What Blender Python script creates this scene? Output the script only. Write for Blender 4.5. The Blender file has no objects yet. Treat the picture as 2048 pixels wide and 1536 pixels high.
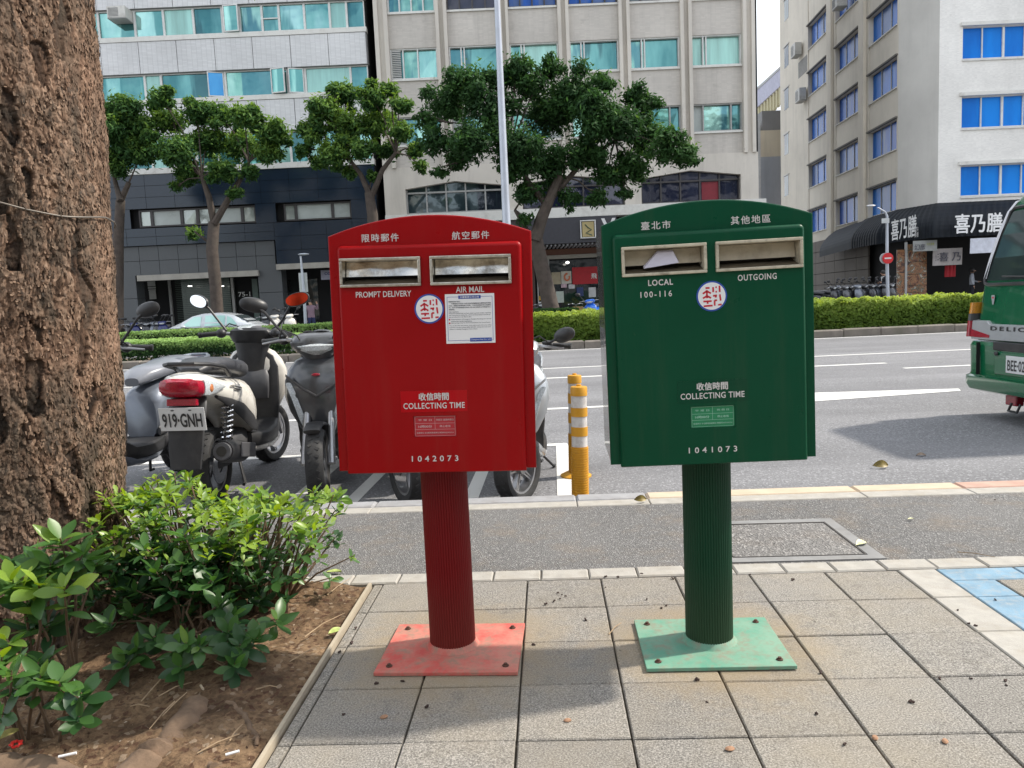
import bpy, bmesh, math, random
import numpy as np
from mathutils import Vector, Matrix, Euler
from mathutils.geometry import tessellate_polygon
R = math.radians; PI = math.pi
rnd = random.Random(7); nr = np.random.default_rng(11)
S = bpy.context.scene; COL = S.collection

# ------------------------------------------------------------------ camera
FPX, EYE, PITCH, ROLL = 1538.0, 1.18, math.atan(161/1538), -0.045
cd = bpy.data.cameras.new('camera'); cam = bpy.data.objects.new('camera', cd); COL.objects.link(cam)
cd.sensor_width = 36; cd.lens = FPX/2048*36; cd.clip_start = .05; cd.clip_end = 900
cam.matrix_world = Matrix.Translation((0, 0, EYE)) @ Matrix.Rotation(PI/2-PITCH, 4, 'X') @ Matrix.Rotation(ROLL, 4, 'Z')
S.camera = cam
cd.dof.use_dof = False

# ------------------------------------------------------------------ light
SUN_EL, SUN_AZ = R(46), R(78)          # azimuth clockwise from +Y
sunv = Vector((math.sin(SUN_AZ)*math.cos(SUN_EL), math.cos(SUN_AZ)*math.cos(SUN_EL), math.sin(SUN_EL)))
ld = bpy.data.lights.new('sun', 'SUN'); ld.energy = 3.5; ld.angle = R(2.2); ld.color = (1, .93, .82)
lo = bpy.data.objects.new('sun', ld); COL.objects.link(lo)
lo.rotation_euler = sunv.to_track_quat('Z', 'Y').to_euler(); lo.location = (10, 5, 20)
W = bpy.data.worlds.new('World'); S.world = W; W.use_nodes = True
nt = W.node_tree; nt.nodes.clear()
wo = nt.nodes.new('ShaderNodeOutputWorld'); bg = nt.nodes.new('ShaderNodeBackground'); bg.inputs[1].default_value = 0.14
sky = nt.nodes.new('ShaderNodeTexSky'); sky.sky_type = 'NISHITA'; sky.sun_disc = False
sky.sun_elevation = SUN_EL; sky.sun_rotation = SUN_AZ; sky.dust_density = 1.5
tc = nt.nodes.new('ShaderNodeTexCoord'); nz = nt.nodes.new('ShaderNodeTexNoise')
nz.inputs['Scale'].default_value = 2.6; nz.inputs['Detail'].default_value = 7; nz.inputs['Roughness'].default_value = .55
mp = nt.nodes.new('ShaderNodeMapping'); mp.inputs['Scale'].default_value = (1, 1, 2.2)
nt.links.new(tc.outputs['Generated'], mp.inputs[0]); nt.links.new(mp.outputs[0], nz.inputs['Vector'])
rp = nt.nodes.new('ShaderNodeValToRGB'); rp.color_ramp.elements[0].position = .30; rp.color_ramp.elements[1].position = .58
nt.links.new(nz.outputs[0], rp.inputs[0])
mx = nt.nodes.new('ShaderNodeMix'); mx.data_type = 'RGBA'
nt.links.new(rp.outputs[0], mx.inputs[0]); nt.links.new(sky.outputs[0], mx.inputs[6]); mx.inputs[7].default_value = (8.2, 8.5, 8.9, 1)
nt.links.new(mx.outputs[2], bg.inputs[0]); nt.links.new(bg.outputs[0], wo.inputs[0])
S.view_settings.view_transform = 'Standard'; S.view_settings.look = 'None'
S.view_settings.exposure = 0.6; S.view_settings.gamma = 1; S.view_settings.use_curve_mapping = False
S.cycles.max_bounces = 8; S.cycles.use_denoising = True
S.cycles.sample_clamp_indirect = 6; S.cycles.caustics_reflective = False; S.cycles.caustics_refractive = False

# ------------------------------------------------------------------ where a line of sight meets a real plane
_R0 = Vector((1, 0, 0)); _U0 = Vector((0, math.sin(PITCH), math.cos(PITCH))); _F = Vector((0, math.cos(PITCH), -math.sin(PITCH)))
_R = math.cos(ROLL)*_R0+math.sin(ROLL)*_U0; _U = -math.sin(ROLL)*_R0+math.cos(ROLL)*_U0
def ray(x, y): return _F*FPX+_R*(x-1024)-_U*(y-768)
def gnd(x, y, z=0.0):
    d = ray(x, y); t = (z-EYE)/d.z; return Vector((d.x*t, d.y*t, z))
def at(x, y, Y):
    d = ray(x, y); t = Y/d.y; return Vector((d.x*t, Y, EYE+d.z*t))
def hit(x, y, A, B):
    """vertical plane through ground points A, B: distance along AB, height"""
    d = ray(x, y); ux, uy = B[0]-A[0], B[1]-A[1]; L = math.hypot(ux, uy); ux /= L; uy /= L
    nx, ny = -uy, ux; t = (A[0]*nx+A[1]*ny)/(d.x*nx+d.y*ny)
    X, Y = d.x*t, d.y*t
    return (X-A[0])*ux+(Y-A[1])*uy, EYE+d.z*t

# ------------------------------------------------------------------ helpers
def tag(o, label=None, cat=None, group=None, kind=None):
    if label: o['label'] = label
    if cat: o['category'] = cat
    if group: o['group'] = group
    if kind: o['kind'] = kind
    return o
def empty(name, loc=(0, 0, 0), rot=(0, 0, 0), parent=None, label=None, cat=None, group=None, kind=None):
    o = bpy.data.objects.new(name, None); COL.objects.link(o); o.location = loc; o.rotation_euler = rot
    o.empty_display_size = .1
    if parent: o.parent = parent
    return tag(o, label, cat, group, kind)
def kids(o): return [c for c in COL.objects if c.parent == o]
_KID = {}
def copy_tree(o, parent=None, mats=None):
    c = o.copy(); COL.objects.link(c); c.parent = parent
    if o not in _KID: _KID[o] = kids(o)
    for ch in _KID[o]: copy_tree(ch, c)
    return c
class MB:
    def __init__(s): s.v = []; s.f = []
    def add(s, v, f):
        n = len(s.v); s.v += [tuple(p) for p in v]; s.f += [tuple(i+n for i in q) for q in f]; return s
    def box(s, x0, x1, y0, y1, z0, z1):
        return s.add([(x0,y0,z0),(x1,y0,z0),(x1,y1,z0),(x0,y1,z0),(x0,y0,z1),(x1,y0,z1),(x1,y1,z1),(x0,y1,z1)],
              [(0,3,2,1),(4,5,6,7),(0,1,5,4),(1,2,6,5),(2,3,7,6),(3,0,4,7)])
    def obox(s, M, hx, hy, hz):
        n = len(s.v); s.box(-hx, hx, -hy, hy, -hz, hz)
        for i in range(n, len(s.v)): s.v[i] = tuple(M @ Vector(s.v[i]))
        return s
    def cbox(s, x0, x1, y0, y1, z0, z1, c):
        """box with chamfered top edges"""
        v = [(x0,y0,z0),(x1,y0,z0),(x1,y1,z0),(x0,y1,z0),(x0,y0,z1-c),(x1,y0,z1-c),(x1,y1,z1-c),(x0,y1,z1-c),
             (x0+c,y0+c,z1),(x1-c,y0+c,z1),(x1-c,y1-c,z1),(x0+c,y1-c,z1)]
        return s.add(v, [(0,3,2,1),(8,9,10,11)]+[(a,b,b+4,a+4) for a,b in ((0,1),(1,2),(2,3))]+[(3,0,4,7)]+[(a,b,b+4,a+4) for a,b in ((4,5),(5,6),(6,7))]+[(7,4,8,11)])
    def quad(s, *p): return s.add(p, [tuple(range(len(p)))])
    def loft(s, rings, cap=True, closed=False):
        n = len(rings[0]); v = [p for r in rings for p in r]; f = []
        m = len(rings)
        for i in range(m if closed else m-1):
            a, b = i*n, ((i+1) % m)*n
            for j in range(n): f.append((a+j, a+(j+1) % n, b+(j+1) % n, b+j))
        if cap and not closed:
            f.append(tuple(range(n-1, -1, -1))); f.append(tuple((m-1)*n+j for j in range(n)))
        return s.add(v, f)
    def tube(s, path, r, seg=8, cap=True, closed=False):
        P = [Vector(p) for p in path]; rs = r if isinstance(r, (list, tuple)) else [r]*len(P); rings = []
        up = None
        for i, p in enumerate(P):
            if closed: t = P[(i+1) % len(P)]-P[i-1]
            else: t = (P[min(i+1, len(P)-1)]-P[max(i-1, 0)])
            t.normalize()
            if up is None: up = t.orthogonal().normalized()
            up = (up-t*up.dot(t)); up = up.normalized() if up.length > 1e-6 else t.orthogonal().normalized()
            w = t.cross(up)
            rings.append([p+(up*math.cos(2*PI*k/seg)+w*math.sin(2*PI*k/seg))*rs[i] for k in range(seg)])
        return s.loft(rings, cap, closed)
    def lathe(s, prof, M=Matrix(), seg=24, closed=False):
        """prof: list of (radius, height); axis = local Z of M"""
        rings = [[M @ Vector((r*math.cos(2*PI*k/seg), r*math.sin(2*PI*k/seg), h)) for k in range(seg)] for r, h in prof]
        return s.loft(rings, not closed, closed)
    def prism(s, poly, M, d):
        """poly in local XY, extruded from z=0 to z=d"""
        n = len(poly); v = [M @ Vector((x, y, 0)) for x, y in poly]+[M @ Vector((x, y, d)) for x, y in poly]
        return s.add(v, [tuple(range(n-1, -1, -1)), tuple(range(n, 2*n))]+[(i, (i+1) % n, (i+1) % n+n, i+n) for i in range(n)])
    def ell(s, c, a, b, d, M=Matrix(), n=12, m=8):
        rings = []
        for i in range(1, m):
            t = PI*i/m
            rings.append([M @ Vector((c[0]+a*math.sin(t)*math.cos(2*PI*k/n), c[1]+b*math.sin(t)*math.sin(2*PI*k/n), c[2]-d*math.cos(t))) for k in range(n)])
        k0 = len(s.v); s.loft(rings, False)
        e = len(s.v); s.v += [tuple(M @ Vector((c[0], c[1], c[2]-d))), tuple(M @ Vector((c[0], c[1], c[2]+d)))]
        for k in range(n):
            s.f.append((e, k0+(k+1) % n, k0+k)); s.f.append((e+1, k0+(m-2)*n+k, k0+(m-2)*n+(k+1) % n))
        return s
    def mesh(s, name, mat, smooth=False, angle=40):
        me = bpy.data.meshes.new(name); me.from_pydata(s.v, [], s.f)
        if mat: me.materials.append(mat)
        if smooth:
            me.polygons.foreach_set('use_smooth', [True]*len(me.polygons))
            me.set_sharp_from_angle(angle=R(angle))
        me.update(); return me
    def build(s, name, mat, parent=None, smooth=False, loc=None, rot=None, bevel=0, angle=40, **kw):
        o = bpy.data.objects.new(name, s.mesh(name, mat, smooth, angle)); COL.objects.link(o)
        if loc is not None: o.location = loc
        if rot is not None: o.rotation_euler = rot
        if parent: o.parent = parent
        if bevel:
            b = o.modifiers.new('bevel', 'BEVEL'); b.width = bevel; b.segments = 2; b.limit_method = 'ANGLE'; b.angle_limit = R(35)
        return tag(o, **kw)
def put(me, name, parent=None, loc=(0,0,0), rot=(0,0,0), scale=None, **kw):
    o = bpy.data.objects.new(name, me); COL.objects.link(o); o.location = loc; o.rotation_euler = rot
    if scale is not None: o.scale = scale if hasattr(scale, '__len__') else (scale,)*3
    if parent: o.parent = parent
    return tag(o, **kw)
def ring(c, A, B, a, b, n=2.4, N=20, ph=0):
    c, A, B = Vector(c), Vector(A), Vector(B); o = []
    for k in range(N):
        t = 2*PI*k/N+ph; ct, st = math.cos(t), math.sin(t)
        o.append(c+A*(a*math.copysign(abs(ct)**(2/n), ct))+B*(b*math.copysign(abs(st)**(2/n), st)))
    return o
def npmesh(name, V, F, mat, attr=None, smooth=True):
    """V (n,3), F (m,k) arrays"""
    me = bpy.data.meshes.new(name); k = F.shape[1]
    me.vertices.add(len(V)); me.vertices.foreach_set('co', np.asarray(V, np.float32).ravel())
    me.loops.add(F.size); me.loops.foreach_set('vertex_index', F.ravel().astype(np.int32))
    me.polygons.add(len(F)); me.polygons.foreach_set('loop_start', np.arange(0, F.size, k, dtype=np.int32))
    me.polygons.foreach_set('loop_total', np.full(len(F), k, np.int32))
    if smooth: me.polygons.foreach_set('use_smooth', np.ones(len(F), bool))
    if attr is not None:
        a = me.attributes.new('tint', 'FLOAT', 'POINT'); a.data.foreach_set('value', np.asarray(attr, np.float32))
    me.materials.append(mat); me.update(calc_edges=True); return me

# ------------------------------------------------------------------ materials
def lin(r, g, b):
    f = lambda c: (c/255/12.92) if c/255 <= .04045 else ((c/255+.055)/1.055)**2.4
    return (f(r), f(g), f(b))
class NT:
    def __init__(s, name):
        s.m = bpy.data.materials.new(name); s.m.use_nodes = True; s.t = s.m.node_tree; s.b = s.t.nodes['Principled BSDF']
        s.out = s.t.nodes['Material Output']; s.tc = s.n('TexCoord')
    def n(s, typ, **kw):
        x = s.t.nodes.new('ShaderNode'+typ)
        for k, v in kw.items(): setattr(x, k, v)
        return x
    def l(s, a, b): s.t.links.new(a, b)
    def noise(s, scale, detail=4, rough=.55, vec=None, stretch=None, coord='Object', dist=0):
        v = vec or (s.n('NewGeometry').outputs['Position'] if coord == 'World' else s.tc.outputs[coord])
        if stretch:
            m = s.n('Mapping'); m.inputs['Scale'].default_value = stretch; s.l(v, m.inputs[0]); v = m.outputs[0]
        x = s.n('TexNoise'); x.inputs['Scale'].default_value = scale; x.inputs['Detail'].default_value = detail
        x.inputs['Roughness'].default_value = rough; x.inputs['Distortion'].default_value = dist; s.l(v, x.inputs['Vector']); return x.outputs[0]
    def vor(s, scale, feature='F1', out=0, stretch=None):
        v = s.tc.outputs['Object']
        if stretch:
            m = s.n('Mapping'); m.inputs['Scale'].default_value = stretch; s.l(v, m.inputs[0]); v = m.outputs[0]
        x = s.n('TexVoronoi'); x.feature = feature; x.inputs['Scale'].default_value = scale; s.l(v, x.inputs['Vector']); return x.outputs[out]
    def ramp(s, val, *stops):
        x = s.n('ValToRGB'); e = x.color_ramp.elements
        while len(e) < len(stops): e.new(.5)
        for i, (p, c) in enumerate(stops):
            e[i].position = p; e[i].color = (*c, 1) if hasattr(c, '__len__') else (c, c, c, 1)
        s.l(val, x.inputs[0]); return x.outputs[0]
    def mix(s, fac, a, b, mode='MIX'):
        x = s.n('Mix'); x.data_type = 'RGBA'; x.blend_type = mode
        for i, v in ((0, fac), (6, a), (7, b)):
            if hasattr(v, 'is_linked'): s.l(v, x.inputs[i])
            else: x.inputs[i].default_value = v if i == 0 else (*v, 1)
        return x.outputs[2]
    def bump(s, h, strength=.3, dist=.01, normal=None):
        x = s.n('Bump'); x.inputs['Strength'].default_value = strength; x.inputs['Distance'].default_value = dist
        s.l(h, x.inputs['Height'])
        if normal: s.l(normal, x.inputs['Normal'])
        return x.outputs[0]
    def set(s, col=None, rough=None, metal=None, normal=None, spec=None, coat=None):
        for k, v in (('Base Color', col), ('Roughness', rough), ('Metallic', metal), ('Normal', normal), ('Specular IOR Level', spec), ('Coat Weight', coat)):
            if v is None: continue
            if hasattr(v, 'is_linked'): s.l(v, s.b.inputs[k])
            else: s.b.inputs[k].default_value = (*v, 1) if k == 'Base Color' else v
        return s
_MC = {}
def mat(name, col, rough=.55, metal=0, var=.12, scale=6, bump=0, bscale=80, coat=0, spec=.5, dirt=0, dirtc=(.16, .13, .10), dscale=2.5, stretch=None, world=False):
    if name in _MC: return _MC[name]
    s = NT(name); cw = 'World' if world else 'Object'; n1 = s.noise(scale, 5, .6, stretch=stretch, coord=cw)
    c = s.ramp(n1, (.3, tuple(x*(1-var) for x in col)), (.7, tuple(min(1, x*(1+var)) for x in col)))
    if dirt:
        d = s.ramp(s.noise(dscale, 8, .68, stretch=stretch, coord=cw), (.48, 0.0), (.72, dirt)); c = s.mix(d, c, dirtc)
    rr = s.n('MapRange'); s.l(n1, rr.inputs[0]); rr.inputs[3].default_value = max(0, rough-.07); rr.inputs[4].default_value = min(1, rough+.07)
    s.set(col=c, rough=rr.outputs[0], metal=metal, spec=spec, coat=coat)
    if bump: s.set(normal=s.bump(s.noise(bscale, 5, .6), bump, .004))
    _MC[name] = s.m; return s.m
def glow(name, col, st):
    s = NT(name); s.set(col=(0, 0, 0)); s.b.inputs['Emission Color'].default_value = (*col, 1); s.b.inputs['Emission Strength'].default_value = st; return s.m

# text: turned into a real flat mesh at its real place
def text_mesh(txt, mat_, bold=0.0, name='lettering', w=None, h=None, sp=1.0, shear=0):
    cjk = any(ord(c) > 0x2e80 for c in txt)
    cu = bpy.data.curves.new('t', 'FONT'); cu.body = txt; cu.size = 1; cu.space_character = sp; cu.offset = 0 if cjk else bold; cu.resolution_u = 3; cu.shear = shear
    ob = bpy.data.objects.new('t', cu); me = bpy.data.meshes.new_from_object(ob)
    bpy.data.objects.remove(ob); bpy.data.curves.remove(cu); me.name = name
    n = len(me.vertices)
    if n == 0: return me
    co = np.empty(n*3, np.float32); me.vertices.foreach_get('co', co); co = co.reshape(-1, 3)
    lo_, hi_ = co.min(0), co.max(0); c = (lo_+hi_)/2; sx = (w/(hi_[0]-lo_[0])) if w else None; sy = (h/(hi_[1]-lo_[1])) if h else None
    sx = sx or sy or 1; sy = sy or sx
    co = (co-c)*np.array([sx, sy, 1])
    if cjk and bold:                      # thicken the strokes with shifted leaves of the same outline
        F = [tuple(p.vertices) for p in me.polygons]; V = []; FF = []; k = 0
        for dx, dy in ((-1, 0), (1, 0), (0, 1), (0, -1)):
            V.append(co+np.array([dx*bold*sx*1.2, dy*bold*sy*.8, k*.00012*max(1, h*20 if h else 1)])); FF += [tuple(i+k*n for i in f) for f in F]; k += 1
        bpy.data.meshes.remove(me); me = bpy.data.meshes.new(name); me.from_pydata(np.vstack(V).tolist(), [], FF)
    else: me.vertices.foreach_set('co', co.astype(np.float32).ravel())
    me.materials.clear(); me.materials.append(mat_); me.update(); return me
def text(txt, m, parent, loc, rot, w=None, h=None, bold=0.0, sp=1.0, name='lettering', **kw):
    return put(text_mesh(txt, m, bold, name, w, h, sp), name, parent, loc, rot, **kw)
FRONT = (PI/2, 0, 0)      # text lying in XZ facing -Y

# ------------------------------------------------------------------ array noise
def _h(i, j, s=0):
    n = (i.astype(np.int64)*374761393+j.astype(np.int64)*668265263+s*1442695041) & 0xffffffff
    n = ((n ^ (n >> 13))*1274126177) & 0xffffffff
    return ((n ^ (n >> 16)) & 0xffff)/65535.0
def vn(x, y, s=0):
    i = np.floor(x); j = np.floor(y); fx = x-i; fy = y-j; fx = fx*fx*(3-2*fx); fy = fy*fy*(3-2*fy)
    i = i.astype(np.int64); j = j.astype(np.int64)
    a = _h(i, j, s); b = _h(i+1, j, s); c = _h(i, j+1, s); d = _h(i+1, j+1, s)
    return (a+(b-a)*fx)*(1-fy)+(c+(d-c)*fx)*fy
def fbm(x, y, o=4, s=0):
    r = 0; a = .5; t = 0
    for k in range(o): r = r+a*vn(x*2**k, y*2**k, s+k*17); t += a; a *= .5
    return r/t
def worley(x, y, s=0):
    i = np.floor(x).astype(np.int64); j = np.floor(y).astype(np.int64)
    d1 = np.full(x.shape, 9.); d2 = np.full(x.shape, 9.); vy = np.zeros(x.shape); vx_ = np.zeros(x.shape); idd = np.zeros(x.shape)
    for a in (-1, 0, 1):
        for b in (-1, 0, 1):
            px = i+a+_h(i+a, j+b, s); py = j+b+_h(i+a, j+b, s+5); d = np.hypot(px-x, py-y); h = _h(i+a, j+b, s+9)
            n = d < d1; d2 = np.where(n, d1, np.minimum(d2, d)); idd = np.where(n, h, idd); vy = np.where(n, y-py, vy); vx_ = np.where(n, x-px, vx_); d1 = np.where(n, d, d1)
    worley.v = (vx_, vy); return d1, d2, idd
def gridfaces(nu, nv):
    a = np.arange(nu*nv).reshape(nv, nu); return np.stack([a[:-1,:-1], a[:-1,1:], a[1:,1:], a[1:,:-1]], -1).reshape(-1, 4)

# ------------------------------------------------------------------ ground materials
def m_asphalt(name, c0, c1, agg=130, bs=.5, warm=.0, crack=True):
    s = NT(name)
    v = s.vor(agg, out=1); big = s.noise(.8, 6, .6); n = s.noise(60, 4, .7)
    c = s.mix(n, c0, c1)
    vv = s.n('SeparateColor'); s.l(v, vv.inputs[0])
    c = s.mix(s.ramp(vv.outputs[0], (.80, 0.0), (.93, .6)), c, tuple(x*2.1 for x in c1))
    c = s.mix(s.ramp(vv.outputs[1], (.86, 0.0), (.95, .7)), c, tuple(x*.45 for x in c0))
    c = s.mix(s.ramp(big, (.35, 0.0), (.7, .45)), c, tuple(x*1.25 for x in c1))
    if warm: c = s.mix(s.ramp(s.noise(3.5, 8, .7), (.5, 0.0), (.75, warm)), c, (.26, .2, .14))
    if not warm:
        c = s.mix(s.ramp(s.noise(.5, 5, .6, stretch=(.12, 1.6, 1)), (.42, 0.0), (.66, .45)), c, tuple(x*.72 for x in c0)); c = s.mix(s.ramp(s.noise(2.6, 8, .75), (.62, 0.0), (.74, .35)), c, tuple(x*.5 for x in c0))
    if crack:
        cr = s.vor(.55, 'DISTANCE_TO_EDGE'); c = s.mix(s.ramp(cr, (.0, .5), (.006, 0.0)), c, tuple(x*.4 for x in c0))
    s.set(col=c, rough=.82, spec=.3, normal=s.bump(s.vor(agg), bs, .006)); return s.m
M_ROAD = m_asphalt('road_asphalt', (.135, .135, .142), (.205, .205, .212), 90, .35, crack=False)
M_BIKE = m_asphalt('path_asphalt', (.085, .083, .081), (.20, .195, .19), 150, 1.0, warm=.5, crack=False)
M_COVER = m_asphalt('cover_gravel', (.085, .082, .08), (.24, .23, .22), 110, 1.2, warm=.25, crack=False)
def m_paver(name, base, tan):
    s = NT(name); oi = s.n('ObjectInfo'); Wd = dict(coord='World')
    g = s.noise(190, 3, .8, **Wd); fine = s.noise(520, 2, .6, **Wd); big = s.noise(1.7, 7, .66, **Wd); mid = s.noise(11, 7, .7, **Wd)
    c = s.ramp(g, (.35, tuple(x*.36 for x in base)), (.52, base), (.68, tuple(min(1, x*1.9) for x in base)))
    c = s.mix(s.ramp(fine, (.62, 0.0), (.70, .55)), c, (.58, .56, .52))
    c = s.mix(s.ramp(big, (.42, 0.0), (.70, .5)), c, tan)
    pos = s.n('NewGeometry').outputs['Position']
    for px_, py_ in ((-.24, 2.55), (.63, 2.49)):           # sandy dust gathered round the foot plates
        d = s.n('VectorMath', operation='DISTANCE'); s.l(pos, d.inputs[0]); d.inputs[1].default_value = (px_, py_, 0)
        ad = s.n('Math', operation='MULTIPLY_ADD'); s.l(mid, ad.inputs[0]); ad.inputs[1].default_value = .45; s.l(d.outputs['Value'], ad.inputs[2])
        c = s.mix(s.ramp(ad.outputs[0], (.42, .75), (.68, 0.0)), c, (.30, .235, .15))
    c = s.mix(s.ramp(mid, (.55, 0.0), (.72, .38)), c, (.085, .075, .065))
    hv = s.n('HueSaturation'); mr = s.n('MapRange'); s.l(oi.outputs['Random'], mr.inputs[0]); mr.inputs[3].default_value = .91; mr.inputs[4].default_value = 1.07
    s.l(mr.outputs[0], hv.inputs['Value']); s.l(c, hv.inputs['Color']); sp = s.ramp(s.noise(38, 3, .6, **Wd), (.70, 0.0), (.735, .6))
    s.set(col=s.mix(sp, hv.outputs[0], (.05, .045, .04)), rough=.88, spec=.2, normal=s.bump(g, .8, .003)); return s.m
M_PAVE = m_paver('washed_paver', (.25, .235, .213), (.31, .265, .195))
M_KERB = mat('kerb_concrete', (.37, .35, .315), .8, var=.14, scale=14, bump=.5, bscale=160, dirt=.55, dscale=9, dirtc=(.3, .26, .2), world=True)
M_KGREY = mat('kerb_grey', (.30, .30, .31), .8, var=.12, scale=9, bump=.4, bscale=120, dirt=.4, dscale=5, world=True)
M_KTAN = mat('kerb_tan_paint', (.50, .40, .29), .75, var=.12, scale=7, bump=.3, bscale=120, dirt=.7, dscale=4, dirtc=(.50, .44, .36), world=True)
M_KRED = mat('kerb_red_paint', (.44, .27, .21), .75, var=.15, scale=7, bump=.3, bscale=120, dirt=.6, dscale=5, dirtc=(.45, .36, .3), world=True)
M_BLUEP = mat('blue_path_paint', (.17, .285, .38), .7, var=.2, scale=9, bump=.5, bscale=200, dirt=.8, dscale=30, dirtc=(.33, .33, .32), world=True)
M_MORTAR = mat('joint_sand', (.10, .085, .065), .95, var=.3, scale=40, bump=.5, bscale=200)
def m_paint():
    s = NT('road_paint'); wear = s.ramp(s.noise(9, 9, .75), (.60, 0.0), (.72, .75)); c = s.mix(wear, (.66, .655, .63), (.21, .21, .21))
    s.set(col=c, rough=.65, normal=s.bump(s.noise(120, 3), .3, .003)); return s.m
M_PAINT = m_paint()
def m_soil():
    s = NT('soil'); a = s.noise(3, 8, .65); b = s.noise(40, 6, .75); vz = s.vor(70, out=1); sp = s.n('SeparateColor'); s.l(vz, sp.inputs[0])
    c = s.ramp(a, (.36, (.085, .055, .035)), (.5, (.21, .135, .08)), (.68, (.37, .25, .15)))
    c = s.mix(s.ramp(b, (.35, .7), (.6, 0.0)), c, (.05, .033, .022))
    c = s.mix(s.ramp(sp.outputs[0], (.92, 0.0), (.97, .5)), c, (.38, .30, .22))
    c = s.mix(s.ramp(sp.outputs[1], (.8, 0.0), (.9, .6)), c, (.06, .025, .018))
    s.set(col=c, rough=.95, spec=.15, normal=s.bump(b, .9, .012)); return s.m
M_SOIL = m_soil()

# ------------------------------------------------------------------ the ground
g = MB(); g.quad((-300, -120, -.2), (300, -120, -.2), (300, 500, -.2), (-300, 500, -.2))
g.build('ground', mat('far_ground', (.2, .2, .2), .9), kind='structure')
road = MB(); road.quad((-120, 3.2, -.12), (160, 3.2, -.12), (160, 31.4, -.12), (-120, 31.4, -.12))
ROAD = road.build('road', M_ROAD, kind='structure')
def slab(name, x0, x1, y0, y1, z0, z1, m, **kw): return MB().box(x0, x1, y0, y1, z0, z1).build(name, m, kind='structure', **kw)
slab('far_pavement', -120, 12.58, 31.6, 42, -.2, .03, mat('far_paving', (.3, .29, .27), .85, var=.2, scale=3))
slab('far_pavement', 12.6, 60, 32.6, 80, -.2, .16, mat('far_paving', (.3, .29, .27)))
slab('far_kerb', -120, 12.58, 31.4, 31.6, -.2, .035, M_KGREY)
# painted lines, each where the road carries it
marks = []
def mark(pts, z=-.116):
    MB().quad(*[(p[0], p[1], z) for p in pts]).build('painted_line', M_PAINT, ROAD)
def lane(xa, xb, y, w): mark([(xa, y), (xb, y), (xb, y+w), (xa, y+w)])
gy = lambda x, y: gnd(x, y, -.12)
lane(-6, -.6, 6.86, .11); lane(-.6, .48, 6.86, .11)
for px_, py_ in ((730, 975), (952, 970), (1128, 945)):
    p = gy(px_, py_); a = .1 if px_ < 1100 else .12
    mark([(p.x-a*.5+.06*(4.62-p.y), 4.5), (p.x+a*.5+.06*(4.62-p.y), 4.5), (p.x+a*.5-.06*(6.9-p.y)*-1, 6.86), (p.x-a*.5+.06*(6.9-p.y), 6.86)])
for xk in (-1.62,): mark([(xk, 4.55), (xk+.09, 4.55), (xk+.15, 6.86), (xk+.06, 6.86)])
lane(-60, 2.3, 9.22, .13); lane(2.3, 3.0, 9.15, .2)
p0, p1, p2, p3 = gy(1560, 812), gy(1630, 808), gy(1953, 784.5), gy(1953, 788)
mark([(2.6, 9.0), (p1.x, 8.9), (p3.x, 9.25), (p2.x, 9.45), (p1.x, 9.72), (2.6, 9.5)])
lane(.55, gy(1776, 727).x, 13.0, .14); lane(gy(1882, 749).x, 14, 12.05, .12); lane(-40, -2.2, 12.4, .13)
lane(-50, 60, 14.95, .13); lane(-50, 60, 20.35, .14)
lane(-50, -3.5, 9.9, .1)

# pavement frame: rows run about three degrees off the picture plane
PO = Vector((-.031, 1.976, 0)); PA = -R(2.8)
def uv(u, v, z=0):
    return PO+Vector((u*math.cos(PA)-v*math.sin(PA), u*math.sin(PA)+v*math.cos(PA), z))
pave = empty('pavement', PO, (0, 0, PA), kind='structure')
base = MB().box(-.70, 12, -4.2, 1.22, -.2, -.016); base.box(-8, 12, 1.2, 2.66, -.2, -.012); base.build('joint_sand', M_MORTAR, pave)
DU, DV = .312, .303
def tile(w, d, m=M_PAVE, t=.03): return MB().cbox(.003, w-.003, .003, d-.003, -t, 0, .0035).mesh('paver', m)
TM = tile(DU, DV); NM = tile(.041, DV)
for r in range(-9, 4):
    for c in range(-2, 5):
        w = DU; x = c*DU
        o = put(TM, 'paver', pave, (x, r*DV, rnd.uniform(-.0018, .0018)), (rnd.uniform(-.003, .003), rnd.uniform(-.003, .003), rnd.uniform(-.003, .003)))
        if c == 4: o.scale.x = (1.545-4*DU)/DU
    put(NM, 'paver', pave, (-.665, r*DV, -.002))
SM = MB().cbox(.002, .153, .003, DV*1.0-.003, -.03, .001, .004).mesh('border_slab', M_KERB)
for r in range(-9, 4): put(SM, 'border_slab', pave, (1.547, r*DV, rnd.uniform(0, .002)))
# beyond the pale strip: pavers, two bands of them painted blue
NB = tile(.17, DV, M_BLUEP); N2 = tile(.13, DV); BB = tile(DU, .135, M_BLUEP); T2 = tile(DU, DV-.135)
for r in range(-9, 4):
    if r < 3:
        put(NB, 'blue_paver', pave, (1.704, r*DV, 0)); put(N2, 'paver', pave, (1.876, r*DV, -.001))
        for c in range(7): put(TM, 'paver', pave, (2.008+c*DU, r*DV, rnd.uniform(-.0015, .0015)))
    else:
        for c in range(8):
            put(BB, 'blue_paver', pave, (1.704+c*DU, r*DV+DV-.135, 0))
            if c: put(T2, 'paver', pave, (1.704+c*DU, r*DV, -.001))
        put(NB, 'blue_paver', pave, (1.704, r*DV, -.001)).scale.y = (DV-.135)/DV; put(N2, 'paver', pave, (1.876, r*DV, -.001)).scale.y = (DV-.135)/DV
KM = MB().cbox(.002, .205, 0, .112, -.04, .004, .006).mesh('kerb_block', M_KERB)
u = -4.3
while u < 7: put(KM, 'kerb_block', pave, (u, 1.217, rnd.uniform(-.002, .002)), (0, 0, rnd.uniform(-.008, .008))); u += .2075
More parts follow.
